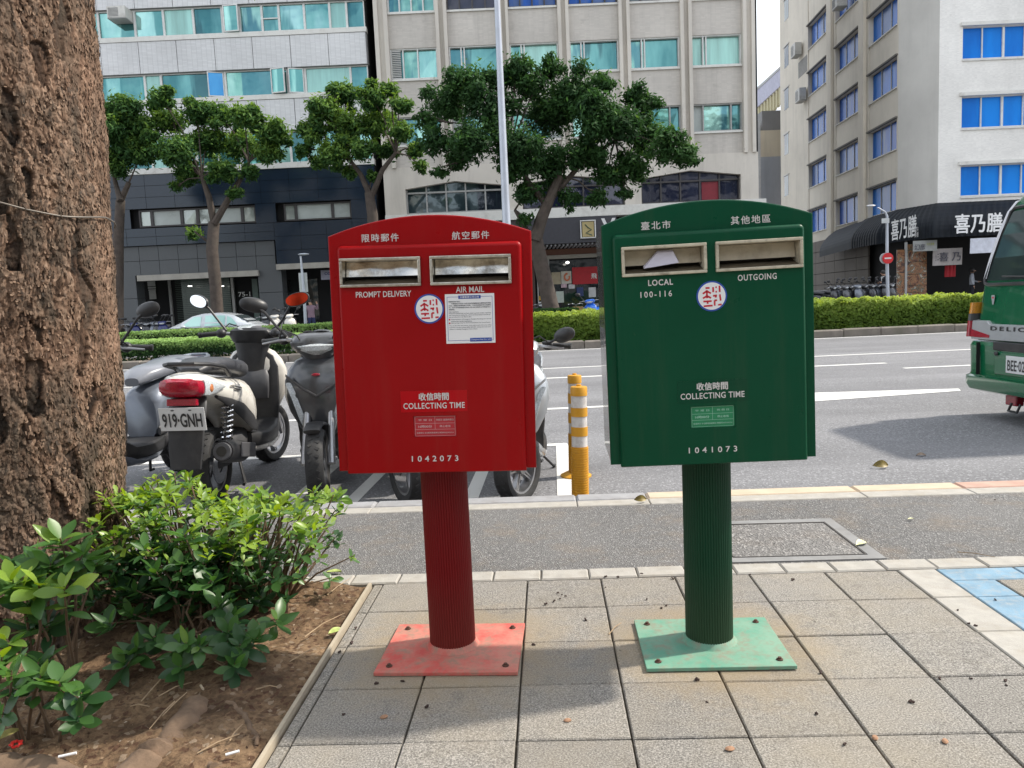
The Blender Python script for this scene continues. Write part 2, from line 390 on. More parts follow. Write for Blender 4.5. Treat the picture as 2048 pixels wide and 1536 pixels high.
# bed edging
MB().box(-.683, -.671, -4.2, 1.2, -.1, .012).build('bed_edging', mat('edging_stone', (.42, .36, .27), .85, dirt=.5), pave)
# asphalt path
MB().quad((-9, 1.331, -.004), (12, 1.331, -.004), (12, 2.372, -.004), (-9, 2.372, -.004)).build('asphalt_path', M_BIKE, pave)
u = -6; i = 0
while u < 10:
    L = rnd.choice((.42, .6, .8)); MB().cbox(u+.002, u+L-.002, 2.372, 2.492, -.06, .002, .005).build('kerb_block', M_KERB, pave)
    m = M_KGREY if u < .35 else (M_KRED if (1.9 < u < 2.5 or 3.1 < u < 4) else M_KTAN)
    MB().cbox(u+.002, u+L-.002, 2.495, 2.64, -.2, .004, .012).build('kerb_block', m, pave); u += L
# inspection cover set in the path
a, b_, c_, d_ = (.90, 3.92), (1.617, 3.879), (1.60, 3.252), (.90, 3.29)
cv = empty('inspection_cover', (0, 0, 0), label='rectangular grey framed cover filled with gravel in the asphalt path behind the green box', cat='cover')
def frame4(P, w, z0, z1, m, name, par):
    cx = sum(p[0] for p in P)/4; cy = sum(p[1] for p in P)/4; mb = MB()
    I = [(p[0]+(w if p[0] < cx else -w), p[1]+(w if p[1] < cy else -w)) for p in P]
    n = 4; v = [(*p, z1) for p in P]+[(*p, z1) for p in I]+[(*p, z0) for p in P]+[(*p, z0) for p in I]
    mb.add(v, [(i, (i+1) % 4, 4+(i+1) % 4, 4+i) for i in range(4)]+[(i, 8+i, 8+(i+1) % 4, (i+1) % 4) for i in range(4)]+[(4+i, 4+(i+1) % 4, 12+(i+1) % 4, 12+i) for i in range(4)])
    return mb.build(name, m, par), I
fo, I = frame4([d_, c_, b_, a], .055, -.02, .002, mat('cover_frame', (.22, .218, .215), .7, var=.15, scale=12, dirt=.3), 'frame', cv)
I2 = [(p[0]+(.007 if i in (0, 3) else -.007), p[1]+(.007 if i < 2 else -.007)) for i, p in enumerate(I)]
MB().quad(*[(*p, -.0005) for p in I2]).build('gravel_fill', M_COVER, cv)
mb = MB()
for i in range(4):
    A, B = Vector((*I2[i], .001)), Vector((*I2[(i+1) % 4], .001)); mb.tube([A, B], .0035, 4)
mb.build('inner_rim', mat('rim_steel', (.12, .11, .1), .5, .6), cv)
# soil bed
bx0, bx1 = -6.0, 0
nu, nv = 420, 330
U, V = np.meshgrid(np.linspace(-5.2, -.684, nu), np.linspace(-2.6, 1.212, nv))
H = (fbm(U*2.2, V*2.2, 5, 3)-.45)*.10+(fbm(U*14, V*14, 4, 8)-.5)*.026+(fbm(U*60, V*60, 3, 5)-.5)*.012
edge = np.clip((-.684-U)/.16, 0, 1); H = -.012+H*edge+.03*np.clip((-1.2-U)/1.2, 0, 1)*edge
d1, d2, idd = worley(U*36, V*36, 2); H += np.where(idd > .6, np.clip(.42-d1, 0, 1)*.022, 0)*edge
P = np.stack([U, V, H], -1).reshape(-1, 3)
SOILH = lambda u, v: float(H[min(nv-1, max(0, int((v+2.6)/3.812*(nv-1)))), min(nu-1, max(0, int((u+5.2)/4.516*(nu-1))))])
bed = put(npmesh('soil_bed', P, gridfaces(nu, nv), M_SOIL), 'soil_bed', None, PO, (0, 0, PA), kind='structure')
# near side behind the camera
slab('near_pavement', -12, 14, -14, -2.2, -.2, -.01, mat('far_paving', (.3, .29, .27)))
# median with its kerb
slab('median_soil', -60, 60, 21.0, 24.4, -.2, -.02, mat('median_soil', (.16, .12, .08), .95, var=.3, scale=9))
M_MK = mat('median_kerb_stone', (.20, .175, .15), .9, var=.25, scale=6, bump=.9, bscale=40, dirt=.7, dscale=3, dirtc=(.08, .085, .05), world=True)
km = MB().cbox(.01, .99, 0, .26, -.14, .09, .03).mesh('kerb_stone', M_MK)
med = empty('median_kerb', (0, 20.72, 0), kind='structure')
for i in range(-22, 34): put(km, 'kerb_stone', med, (i*1.0, rnd.uniform(-.01, .01), rnd.uniform(-.01, .01)))

# ================================================================== the two post boxes
def m_coat(name, col, rough=.32, dust=(.35, .28, .2)):
    s = NT(name); n = s.noise(3, 6, .6); c = s.mix(s.ramp(n, (.35, 0.0), (.7, .25)), col, tuple(min(1, x*1.5+.004) for x in col))
    sp = s.ramp(s.noise(38, 7, .75), (.66, 0.0), (.74, .35)); c = s.mix(sp, c, tuple(x*.5+y*.25 for x, y in zip(col, dust)))
    c = s.mix(s.ramp(s.noise(16, 6, .7, stretch=(1, 1, .07)), (.52, 0.0), (.74, .30)), c, tuple(x*.78+y*.10 for x, y in zip(col, dust)))
    c = s.mix(s.ramp(s.noise(3.2, 9, .8), (.60, 0.0), (.72, .28)), c, tuple(x*1.1+y*.09 for x, y in zip(col, dust)))
    rr = s.ramp(s.noise(9, 6, .7), (.3, rough-.08), (.75, rough+.2))
    s.set(col=c, rough=rr, spec=.16, coat=.05, normal=s.bump(s.noise(90, 3, .5), .06, .003)); s.b.inputs['Coat Roughness'].default_value = .2; return s.m
M_RED = m_coat('red_post_paint', (.29, .0, .0015)); M_GRN = m_coat('green_post_paint', (.0, .056, .024))
M_GRNS = mat('worn_sheen_green_side', (.045, .075, .06), .22, metal=.25, var=.3, scale=7, coat=.5, spec=.8, dirt=.5, dirtc=(.12, .12, .10), dscale=6, stretch=(1, 1, .3))  # some wear, plus the grazing sheen of the road put in as grey
def m_base(name, col, dust):
    s = NT(name); a = s.noise(7, 8, .7); b = s.noise(26, 7, .75)
    c = s.mix(s.ramp(a, (.38, 0.0), (.58, .85)), col, dust); c = s.mix(s.ramp(b, (.48, 0.0), (.64, .7)), c, (.24, .20, .145))
    s.set(col=c, rough=.8, normal=s.bump(b, .4, .003)); return s.m
M_REDP = m_base('faded_red_paint', (.54, .085, .07), (.50, .22, .165)); M_GRNP = m_base('faded_green_paint', (.10, .29, .20), (.20, .33, .24))
def m_pole(name, col, dust):
    s = NT(name); sp = s.ramp(s.noise(120, 5, .8), (.68, 0.0), (.73, .6)); sep = s.n('SeparateXYZ'); s.l(s.tc.outputs['Object'], sep.inputs[0])
    low = s.ramp(sep.outputs[2], (.0, .45), (.30, 0.0)); c = s.mix(low, col, dust); c = s.mix(sp, c, (.4, .36, .26))
    s.set(col=c, rough=.5, spec=.3); return s.m
M_REDT = m_pole('red_pole_paint', (.17, .001, .003), (.13, .05, .035)); M_GRNT = m_pole('green_pole_paint', (.001, .042, .017), (.06, .065, .035))
def m_steel(name, col=(.62, .58, .5), rough=.3, metal=1.0):
    s = NT(name); n = s.noise(14, 8, .75); c = s.mix(s.ramp(n, (.45, 0.0), (.68, .8)), col, (.14, .11, .075))
    s.set(col=c, rough=rough, metal=metal, normal=s.bump(s.noise(22, 2), .25, .003)); return s.m
M_STEEL = m_steel('worn_stainless'); M_FLAP = m_steel('dented_flap_steel', (.70, .67, .6), .16)
M_CREAM = mat('cream_painted_steel', (.52, .47, .36), .55, var=.12, scale=30, dirt=.8, dscale=22, dirtc=(.10, .07, .04))
M_CREAMF = mat('cream_flap', (.50, .44, .33), .6, var=.12, scale=12, dirt=.55, dscale=9, dirtc=(.14, .10, .06))
M_SHELF = mat('slot_shelf', (.15, .12, .08), .45, metal=.3, var=.3, scale=20, dirt=.5)
M_DARK = mat('slot_dark', (.02, .018, .015), .8)
M_WHT = mat('white_letter_paint', (.66, .64, .62), .6, var=.1, scale=60, dirt=.5, dscale=70, dirtc=(.4, .3, .28))
M_PAPER = mat('white_paper', (.80, .80, .80), .55, var=.03); M_BLUEI = mat('blue_print', (.02, .07, .36), .5, var=.05)
M_REDI = mat('red_print', (.55, .012, .03), .5, var=.05); M_INK = mat('black_print', (.06, .06, .08), .6, var=.05)
M_BOLT = mat('rusty_bolt', (.10, .05, .035), .8, metal=.3, var=.4, scale=60, bump=.5)
W2, ZS, ZT = .311, .730, .787
def arch(w, z0, zs, zt, n=28):
    h = zt-zs; r = (w*w+h*h)/(2*h); cz = zt-r; a = math.asin(w/r)
    return [(-w, z0), (w, z0)]+[(r*math.sin(a-2*a*i/n), cz+r*math.cos(a-2*a*i/n)) for i in range(n+1)]
XZ = Matrix(((1,0,0,0), (0,0,1,0), (0,1,0,0), (0,0,0,1)))     # polygon plane XZ, extruded along +Y (mirrors winding)
def xzprism(mb, poly, y0, y1):
    n = len(poly); v = [(x, y0, z) for x, z in poly]+[(x, y1, z) for x, z in poly]
    return mb.add(v, [tuple(range(n)), tuple(range(2*n-1, n-1, -1))]+[(i, i+n, (i+1) % n+n, (i+1) % n) for i in range(n)])
def door_panel(x0, x1, z0, z1, d, holes, m, par, bev=.013, rc=.016):
    mb = MB(); rings = []
    for off, y in ((0, 0), (0, -d+bev), (bev*.08, -d+bev*.55), (bev*.3, -d+bev*.28), (bev*.62, -d+bev*.07), (bev, -d)):
        pts = []; r = max(rc-off*.5, .004)
        X0, X1, Z0, Z1 = x0+off, x1-off, z0+min(off, .004), z1-off
        for cx, cz, a0, rr in ((X0+.004, Z0+.004, PI, .004), (X1-.004, Z0+.004, 1.5*PI, .004), (X1-r, Z1-r, 0, r), (X0+r, Z1-r, .5*PI, r)):
            for k in range(6): a = a0+.5*PI*k/5; pts.append((cx+rr*math.cos(a), y, cz+rr*math.sin(a)))
        rings.append(pts)
    mb.loft([[Vector(p) for p in r] for r in rings], cap=False)
    xs = sorted({X0, X1}|{v for h in holes for v in h[:2]}); zs = sorted({z0+min(bev, .004), z1-bev}|{v for h in holes for v in h[2:]})
    for i in range(len(xs)-1):
        for j in range(len(zs)-1):
            cx, cz = (xs[i]+xs[i+1])/2, (zs[j]+zs[j+1])/2
            if any(h[0] < cx < h[1] and h[2] < cz < h[3] for h in holes): continue
            mb.quad((xs[i], -d, zs[j]), (xs[i+1], -d, zs[j]), (xs[i+1], -d, zs[j+1]), (xs[i], -d, zs[j+1]))
    return mb.build('door_panel', m, par, smooth=True, angle=50)
def slot(x0, x1, z0, z1, y, mf, mflap, par):
    fw = .009; mb = MB()
    for a, b, c, d in ((x0, x1, z1-fw, z1), (x0, x1, z0, z0+fw), (x0, x0+fw, z0+fw, z1-fw), (x1-fw, x1, z0+fw, z1-fw)): mb.box(a, b, y-.011, y+.004, c, d)
    fr = mb.build('slot_frame', mf, par, bevel=.002)
    mb = MB(); i0, i1, j0, j1 = x0+fw, x1-fw, z0+fw, z1-fw; yb = y+.075
    mb.quad((i0, y, j0), (i0, yb, j0), (i0, yb, j1), (i0, y, j1)); mb.quad((i1, y, j0), (i1, y, j1), (i1, yb, j1), (i1, yb, j0))
    mb.quad((i0, y, j1), (i0, yb, j1), (i1, yb, j1), (i1, y, j1)); mb.build('slot_throat', mf, par)
    MB().quad((i0, y, j0+.001), (i1, y, j0+.001), (i1, yb, j0+.022), (i0, yb, j0+.022)).build('slot_shelf', M_SHELF, par)
    MB().quad((i0, yb, j0), (i0, yb, j1), (i1, yb, j1), (i1, yb, j0)).build('slot_back', M_DARK, par)
    n = 24; mb = MB(); zc = j0+(j1-j0)*.36; rows = []
    for k in range(5):
        rows.append([(i0+.002+(i1-i0-.004)*i/n, y+.040-.010*k/4+.0007*math.sin(i*.55+k*.5)*math.sin(k*.9+.4), j1-.001-(j1-zc)*k/4) for i in range(n+1)])
    v = [p for r in rows for p in r]; mb.add(v, [(k*(n+1)+i, (k+1)*(n+1)+i, (k+1)*(n+1)+i+1, k*(n+1)+i+1) for k in range(4) for i in range(n)])
    mb.build('slot_flap', mflap, par, smooth=True, angle=80)
LOGO = [((925,930),(960,930)), ((990,925),(990,968)), ((1045,915),(1046,970)), ((1010,928),(1022,927)), ((1010,966),(1022,966)),
        ((900,978),(935,956)), ((935,956),(970,978)), ((935,948),(936,1018)), ((900,1018),(936,998)), ((936,998),(970,1018)),
        ((903,1045),(975,1045)), ((940,1045),(940,1066)), ((905,1086),(982,1084)), ((988,1000),(1022,998)), ((1016,998),(1008,1016)),
        ((1046,990),(1052,1045)), ((1000,1040),(1000,1086)), ((1000,1040),(1022,1040)), ((1030,1080),(1060,1078))]
def logo(par, x, z, y, r=.045):
    o = MB().lathe([(0, 0), (r, 0), (r, .0012), (0, .0012)], Matrix.Translation((x, y, z)) @ Matrix.Rotation(PI/2, 4, 'X'), 48).build('emblem_rim', M_BLUEI, par)
    MB().lathe([(0, .0014), (r*.895, .0014), (r*.895, .0018), (0, .0018)], Matrix.Translation((x, y, z)) @ Matrix.Rotation(PI/2, 4, 'X'), 48).build('emblem_disc', M_PAPER, par)
    mb = MB(); k = r/132
    for (ax, ay), (bx, by) in LOGO:
        A = Vector((x+(ax-977)*k, y-.0022, z-(ay-1002)*k)); B = Vector((x+(bx-977)*k, y-.0022, z-(by-1002)*k))
        d = (B-A).normalized(); w = Vector((-d.z, 0, d.x))*7.6*k; mb.quad(A-w, A+w, B+w, B-w)
    mb.build('emblem_strokes', M_REDI, par)
def post_box(kind, loc, yaw, lean, plate_rot, plate_c):
    red = kind == 'red'; P, PP, PT = (M_RED, M_REDP, M_REDT) if red else (M_GRN, M_GRNP, M_GRNT)
    t = empty('mailbox', loc, label='red arched-top street post box on a ribbed red pole, marked PROMPT DELIVERY and AIR MAIL' if red else
              'green arched-top street post box on a ribbed green pole, marked LOCAL and OUTGOING', cat='post box')
    # base plate with bolts, pole
    z = Matrix.Translation((plate_c[0]-loc[0], plate_c[1]-loc[1], .008)) @ Matrix.Rotation(plate_rot, 4, 'Z')
    pl = MB().obox(z, .234, .188, .006).build('base_plate', PP, t, bevel=.0015)
    for sx, sy in ((-1, -1), (1, -1), (-1, 1), (1, 1)):
        q = z @ Vector((sx*.192, sy*.145, .006))
        MB().lathe([(0, 0), (.011, 0), (.011, .003), (.006, .004), (.006, .009), (0, .010)], Matrix.Translation(q), 8).build('bolt', M_BOLT, pl)
    n = 168; prof = [(.014, 1), (.70, 1)]; rings = []
    for h, _ in prof:
        rings.append([Vector(((.0775+(.0013 if k % 3 else -.0016))*math.cos(2*PI*k/n), (.0775+(.0013 if k % 3 else -.0016))*math.sin(2*PI*k/n), h)) for k in range(n)])
    MB().loft(rings).build('pole', PT, t, smooth=True, angle=60)
    MB().lathe([(.077, .032), (.081, .030), (.086, .020), (.092, .0142), (.0, .0142)], Matrix(), 40).build('weld_collar', PP, t, smooth=True)
    # body
    A_ = arch(W2-.002, .003, ZS-.002, ZT-.003); n_ = len(A_)
    bm_ = MB().loft([[(x, y_, z_) for x, z_ in A_] for y_ in (.012, .338)]+[[(x*.985, .345, .004+(z_-.004)*.988) for x, z_ in A_]], cap=False)
    bm_.add([(x*.985, .345, .004+(z_-.004)*.988) for x, z_ in A_], [tuple(range(n_))])
    body = bm_.build('body', P if red else M_GRNS, t, loc=(-.001 if red else -.027, -.190, .672), rot=(0, lean, yaw))
    if red: hx = ((-.272, -.025), (.003, .249))
    else: hx = ((-.256, -.006), (.020, .272))
    zz = (.573, .661); D = .022
    fp = MB(); rg = []
    for off, y_ in ((.0045, 0), (.0013, .0013), (0, .0045), (0, .012), (.006, .014)): rg.append([(x, y_, z_) for x, z_ in arch(W2-off, off, ZS-off*.6, ZT-off)])
    fp.loft(rg, cap=False); ar = arch(W2-.0045, .0045, ZS-.0027, ZT-.0045)
    fp.add([(x, 0, z_) for x, z_ in ar[1:]+ar[:1] if z_ > .1]+[(-W2+.0045, 0, zz[1]), (W2-.0045, 0, zz[1])], [tuple(range(len(ar)))])
    xs = [-W2+.0045]+[v for h in hx for v in h]+[W2-.0045]
    for i in (0, 2, 4): fp.quad((xs[i], 0, zz[0]), (xs[i+1], 0, zz[0]), (xs[i+1], 0, zz[1]), (xs[i], 0, zz[1]))
    fp.quad((xs[0], 0, .0045), (xs[-1], 0, .0045), (xs[-1], 0, zz[0]), (xs[0], 0, zz[0])); fp.build('front_plate', P, body, smooth=True, angle=40)
    door_panel(-.281, .281, -.006, .700, D, [(a, b, zz[0], zz[1]) for a, b in hx]+[(-.066, .066, .108, .174)], P, body)
    for a, b in hx: slot(a, b, *zz, -D, M_STEEL if red else M_CREAM, M_FLAP if red else M_CREAMF, body)
    # timetable recess
    y = -D
    MB().quad((-.066, y+.006, .108), (.066, y+.006, .108), (.066, y+.006, .174), (-.066, y+.006, .174)).build('timetable_plate', mat('red_plaque' if red else 'green_plaque', (.45, .02, .03) if red else (.015, .22, .09), .4), body)
    mb = MB()
    for a, b, c, d in ((-.066, .066, .174, .1745), (-.066, .066, .1075, .108)): mb.box(a, b, y, y+.006, c, d)
    mb.box(-.0665, -.066, y, y+.006, .108, .174); mb.box(.066, .0665, y, y+.006, .108, .174); mb.build('recess_edge', P, body)
    L = mat('pale_print', (.62, .42, .42) if red else (.35, .6, .45), .5) if red else mat('pale_green_print', (.35, .62, .47), .5)
    mb = MB(); yy = y+.005
    def ln(x0, x1, z0, z1): mb.quad((x0, yy, z0), (x1, yy, z0), (x1, yy, z1), (x0, yy, z1))
    for zc in (.111, .131, .150, .171): ln(-.062, .062, zc-.0004, zc+.0004)
    for xc in (-.062, .062): ln(xc-.0004, xc+.0004, .111, .171)
    ln(-.0004, .0004, .131, .171); mb.build('timetable_lines', L, body)
    text('平 常 日', L, body, (-.031, yy-.0003, .1605), FRONT, w=.042, h=.0062, bold=.01)
    text('例假日 星期例假日' if red else '例 假 日', L, body, (.031, yy-.0003, .1605), FRONT, w=.054 if red else .036, h=.0062, bold=.01)
    text('16時00分', L, body, (-.031, yy-.0003, .1405), FRONT, w=.042, h=.0085, bold=.02)
    text('停止收信', L, body, (.031, yy-.0003, .1405), FRONT, w=.034, h=.0072, bold=.01)
    text('投遞單位 台北郵局投遞單位 郵務科0227035914', L, body, (0, yy-.0003, .1205), FRONT, w=.116, h=.005, bold=.01)
    # lettering
    yl = y-.0008
    T = lambda s, x, z, w, h, b=.02, sp=1.0: text(s, M_WHT, body, (x, yl, z), FRONT, w=w, h=h, bold=b, sp=sp)
    TP = lambda s, x, z, w, h: text(s, M_WHT, body, (x, -.0008, z), FRONT, w=w, h=h, bold=.012, sp=1.25)
    if red:
        TP('限時郵件', -.149, .722, .113, .024); TP('航空郵件', .127, .722, .113, .024)
        T('PROMPT DELIVERY', -.142, .551, .170, .018, .012); T('AIR MAIL', .122, .5585, .086, .018, .012)
    else:
        TP('臺北市', -.148, .722, .087, .024); TP('其他地區', .130, .722, .115, .024)
        T('LOCAL', -.143, .552, .073, .018, .02, 1.15); T('100-116', -.157, .518, .093, .018, .012, 1.35); T('OUTGOING', .140, .552, .113, .018, .014, 1.15)
    # stencil bridges cut the strokes
    logo(body, -.004 if red else .006, .503, y-.0003)
    MB().box(-.103, .103, y-.001, y+.0002, .186, .252).build('time_label', m_coat('label_red' if red else 'label_green', (.42, .0, .004) if red else (.0, .050, .022)), body)
    yl = y-.0018
    T('收信時間', 0, .234, .092, .023, .025); T('COLLECTING TIME', 0, .206, .190, .0185, .014, 1.08)
    yl = y-.0008
    T('1042073' if red else '1041073', -.003, .040, .145, .018, .014, 1.7)
    if red:
        x0, z0 = .120, .4705; h = .075
        MB().box(x0-h, x0+h, y-.0016, y-.0002, z0-h, z0+h).build('notice', M_PAPER, body)
        yn = y-.0022; mb = MB()
        def bar(a, b, c, d): mb.quad((x0+a, yn, z0+c), (x0+b, yn, z0+c), (x0+b, yn, z0+d), (x0+a, yn, z0+d))
        bar(-.069, -.068, -.066, .066); bar(.068, .069, -.066, .066); bar(-.069, .069, .0655, .0665); bar(-.069, .069, -.0665, -.0655)
        bar(-.034, .034, .060, .070); bar(-.002, .064, -.070, -.059); mb.build('notice_border', M_BLUEI, body)
        text('中華郵政公司公告', M_PAPER, body, (x0, yn-.0004, z0+.065), FRONT, w=.058, h=.0062, bold=.01)
        rows = [('親愛的客戶您好：', -.064, -.028, .052), ('中華郵政公司自110年3月8日起調整部分國際函件資費', -.056, .064, .046), ('以及，調整內容請參閱下列表，公告亦張貼於本公司網站', -.064, .064, .040),
                ('站，客戶可參閱或撥打0800-700-365洽詢本公司客服中心', -.064, .064, .034), ('詢問詳情。', -.064, -.046, .028), ('Dear customers,', -.064, -.034, .021),
                ('Please be advised that we have made a partial revision regarding', -.064, .064, .016), ('the international mailing fee, which are listed below and will be', -.064, .062, .0105),
                ('put into effect from 8th March 2021.', -.064, .005, .005), ('Implementation of Emergency Situation Surcharge for Airmail', -.058, .064, -.002), ('destined for certain destinations.', -.058, .006, -.0075),
                ('New postage rates for Airmail destined for the United States.', -.058, .062, -.013), ('You can find the information of the adjustments above by calling', -.064, .064, -.021),
                ('customer service hotline 0800-700-365, visiting the local post', -.064, .062, -.0265), ('offices or visiting Chunghwa Post website.', -.064, .022, -.032)]
        for s_, a, b, zc in rows: text(s_, M_INK, body, (x0+(a+b)/2, yn, z0+zc), FRONT, w=b-a, h=.0036, bold=.012)
        text('Chunghwa Post Co., Ltd.', M_PAPER, body, (x0+.031, yn-.0004, z0-.0645), FRONT, w=.06, h=.006)
        mb = MB()
        for zc in (-.002, -.013): mb.lathe([(0, 0), (.0026, 0), (.0026, .0003), (0, .0003)], Matrix.Translation((x0-.063, yn, z0+zc)) @ Matrix.Rotation(PI/2, 4, 'X'), 12)
        mb.build('notice_bullets', M_REDI, body)
    return t, body
_, RB = post_box('red', (-.245, 2.565, 0), -R(2.2), .019, -R(4.8), (-.241, 2.545))
_, GB = post_box('green', (.632, 2.510, 0), -R(3.6), -.010, -R(3.2), (.629, 2.497))
# letter left in the LOCAL slot
en = MB(); en.add([(-.055, 0, -.012), (.050, 0, .0), (.034, .004, .034), (-.012, .004, .034), (-.055, .016, -.004), (.05, .016, .008), (.034, .012, .040), (-.012, .012, .040)],
       [(0,1,2,3), (7,6,5,4), (0,4,5,1), (3,2,6,7), (1,5,6,2), (0,3,7,4)])
env = en.build('letter', mat('lilac_paper', (.62, .60, .70), .5, var=.03), None, bevel=.001, label='white folded letter sticking out of the LOCAL slot of the green post box', cat='letter')
env.matrix_world = Matrix.Translation((.632, 2.510, 0)) @ Matrix.Translation((-.027, -.19, .672)) @ Euler((0, -.010, -R(3.6))).to_matrix().to_4x4() @ Matrix.Translation((-.135, -.012, .607))

# ================================================================== big tree in the bed
def m_bark():
    s = NT('tree_bark'); at_ = s.n('Attribute', attribute_name='tint'); n = s.noise(9, 6, .7, stretch=(1, 1, .35)); f = s.noise(55, 5, .7, stretch=(1, 1, .5))
    c = s.ramp(at_.outputs['Fac'], (.0, (.016, .012, .010)), (.22, (.075, .045, .03)), (.48, (.19, .122, .083)), (.66, (.30, .208, .148)), (.82, (.12, .082, .06)), (1.0, (.06, .05, .042)))
    c = s.mix(s.ramp(n, (.45, 0.0), (.60, .8)), c, (.07, .058, .045)); c = s.mix(s.ramp(s.noise(2.2, 5, .6), (.45, 0.0), (.7, .35)), c, (.36, .22, .15))
    c = s.mix(s.ramp(f, (.32, .6), (.5, 0.0)), c, (.05, .034, .024))
    s.set(col=c, rough=.92, spec=.15, normal=s.bump(s.noise(140, 4, .7, stretch=(1, 1, .4)), .6, .006)); return s.m
M_BARK = m_bark()
YT = 3.05
ed = [(2.6, at(186, -60, YT).x), (at(190, 0, YT).z, at(190, 0, YT).x), (at(226, 400, YT).z, at(226, 400, YT).x), (at(250, 800, YT).z, at(250, 800, YT).x), (at(260, 1100, YT).z, at(260, 1100, YT).x), (.02, at(262, 1200, YT).x+.06)]
ed = sorted(ed); ez = np.array([e[0] for e in ed]); ex = np.array([e[1] for e in ed])
def trunkmesh():
    na, nz = 430, 760; th = np.concatenate([np.linspace(-PI*1.02, PI*.22, na-30), np.linspace(PI*.22, PI*.98, 31)[1:]]); na = len(th)
    zz = np.linspace(-.12, 2.75, nz); T, Z = np.meshgrid(th, zz)
    r0 = .43+.16*np.exp(-np.clip(Z+.05, 0, 9)/.16)*(.6+.5*np.cos(T*3+.6)); cx = np.interp(Z, ez, ex)-.495-np.exp(-np.clip(Z, 0, 9)/.2)*.05
    a = T*.44+(fbm(T*1.2, Z*1.2, 3, 4)-.5)*.25
    big = (fbm(a*5, Z*1.6, 4, 2)-.5)*.035
    w = (fbm(a*10, Z*6, 3, 21)-.5)*.10
    w2 = (fbm(a*30, Z*30, 2, 61)-.5)*.02
    d1, d2, i1 = worley((a+w*.3+w2)*20, (Z+w*.3+w2)*7, 3); f1x, f1 = worley.v; e1 = np.clip((d2-d1)*4, 0, 1)
    c1, c2, i2 = worley((a-w*.3+w2)*66, (Z+w*.3-w2)*19, 7); f2x, f2 = worley.v; e2 = np.clip((c2-c1)*6, 0, 1)
    g1, g2, i3 = worley((a+w2)*140, (Z-w2)*46, 17); f3x, f3 = worley.v
    patch = np.clip((fbm(a*4, Z*2.5, 3, 77)-.42)*6, 0, 1)
    h = .007*(i1*.7+f1*.4)*(.3+.7*patch)+.0062*(i2*.6-f2*.8+f2x*.3*(i2-.5))*(.45+.55*patch)+.0030*(i3*.6-f3*.8)-.0045*(1-e1)-.0032*(1-e2)+.003*(fbm(a*160, Z*90, 2, 9)-.5)
    hole = np.where(i1 < .12, -.012, 0)
    h = h+hole; Rr = r0+big+h
    X = cx+Rr*np.cos(T); Y = YT+Rr*np.sin(T)
    tint = np.clip((h-np.percentile(h, 2))/(np.percentile(h, 98)-np.percentile(h, 2))*.62+(i2-.5)*.45+(i1-.5)*.3+(i3-.5)*.2, 0, 1)
    trunkmesh.g = (X, Y, Z, T, h)
    F = gridfaces(na, nz); wrap = np.stack([np.arange(nz-1)*na+na-1, np.arange(nz-1)*na, np.arange(1, nz)*na, np.arange(1, nz)*na+na-1], -1)
    return npmesh('trunk', np.stack([X, Y, Z], -1).reshape(-1, 3), np.vstack([F, wrap]), M_BARK, tint.ravel())
bt = empty('big_tree', (-1.98, YT, 0), label='thick flaky-barked tree trunk filling the left edge, wire tied round it', cat='tree')
def under(o, par): o.parent = par; o.matrix_parent_inverse = Matrix.Translation(par.location).inverted(); return o
under(put(trunkmesh(), 'trunk'), bt)
# loose scales of bark lifting off the trunk
def flakes(n):
    X, Y, Z, T, h = trunkmesh.g; r = np.random.default_rng(9); nz, na = X.shape; j = r.integers(2, nz-3, n); i = r.integers(2, na-34, n); o = h[j, i] > np.median(h)-.004*r.random(n); j, i = j[o], i[o]; n = len(i)
    P = np.stack([X[j, i], Y[j, i], Z[j, i]], -1); N = np.stack([np.cos(T[j, i]), np.sin(T[j, i]), 0*j], -1); S_ = np.stack([-np.sin(T[j, i]), np.cos(T[j, i]), 0*j], -1); U_ = np.array([0, 0, 1.])+S_*r.normal(0, .12, n)[:, None]
    w = (.0016+.0042*r.random(n)**1.5)[:, None]; l = (.005+.016*r.random(n)**1.6)[:, None]; up = np.where(r.random(n) > .35, -1, 1)[:, None]; lift = (.0008+.0048*r.random(n)**2)[:, None]; sk = (r.normal(0, .25, n))[:, None]
    b = P+N*.0012; V = np.stack([b-S_*w, b+S_*w, b+U_*l*up*.55+S_*w*(.95+sk*.3)+N*lift*.45, b+U_*l*up*.55-S_*w*(.95-sk*.3)+N*lift*.45, b+U_*l*up+S_*w*.55+N*lift+S_*w*sk, b+U_*l*up-S_*w*.5+N*lift+S_*w*sk], 1).reshape(-1, 3)
    q = np.arange(n)[:, None]*6; F = np.vstack([q+np.array([0, 1, 2, 3]), q+np.array([3, 2, 4, 5])]); return npmesh('bark_scales', V, F, M_BARK, np.repeat(np.clip(r.normal(.5, .22, n), .05, 1), 6), False)
under(put(flakes(34000), 'bark_scales', kind='stuff'), bt)
# wire round it
mb = MB(); pts = []
for i in range(44):
    th = -PI*1.0+i/43*PI*1.15; z = 1.605+.022*math.sin(i*.35)-.055*max(0, (i-24)/19)**1.6; cx = float(np.interp(z, ez, ex))-.495
    rr = .445+.004*math.sin(i*1.7); pts.append((cx+rr*math.cos(th), YT+rr*math.sin(th), z))
mb.tube(pts, .0032, 6); under(mb.build('tie_wire', mat('grey_cable', (.16, .14, .12), .5, metal=.3), smooth=True), bt)
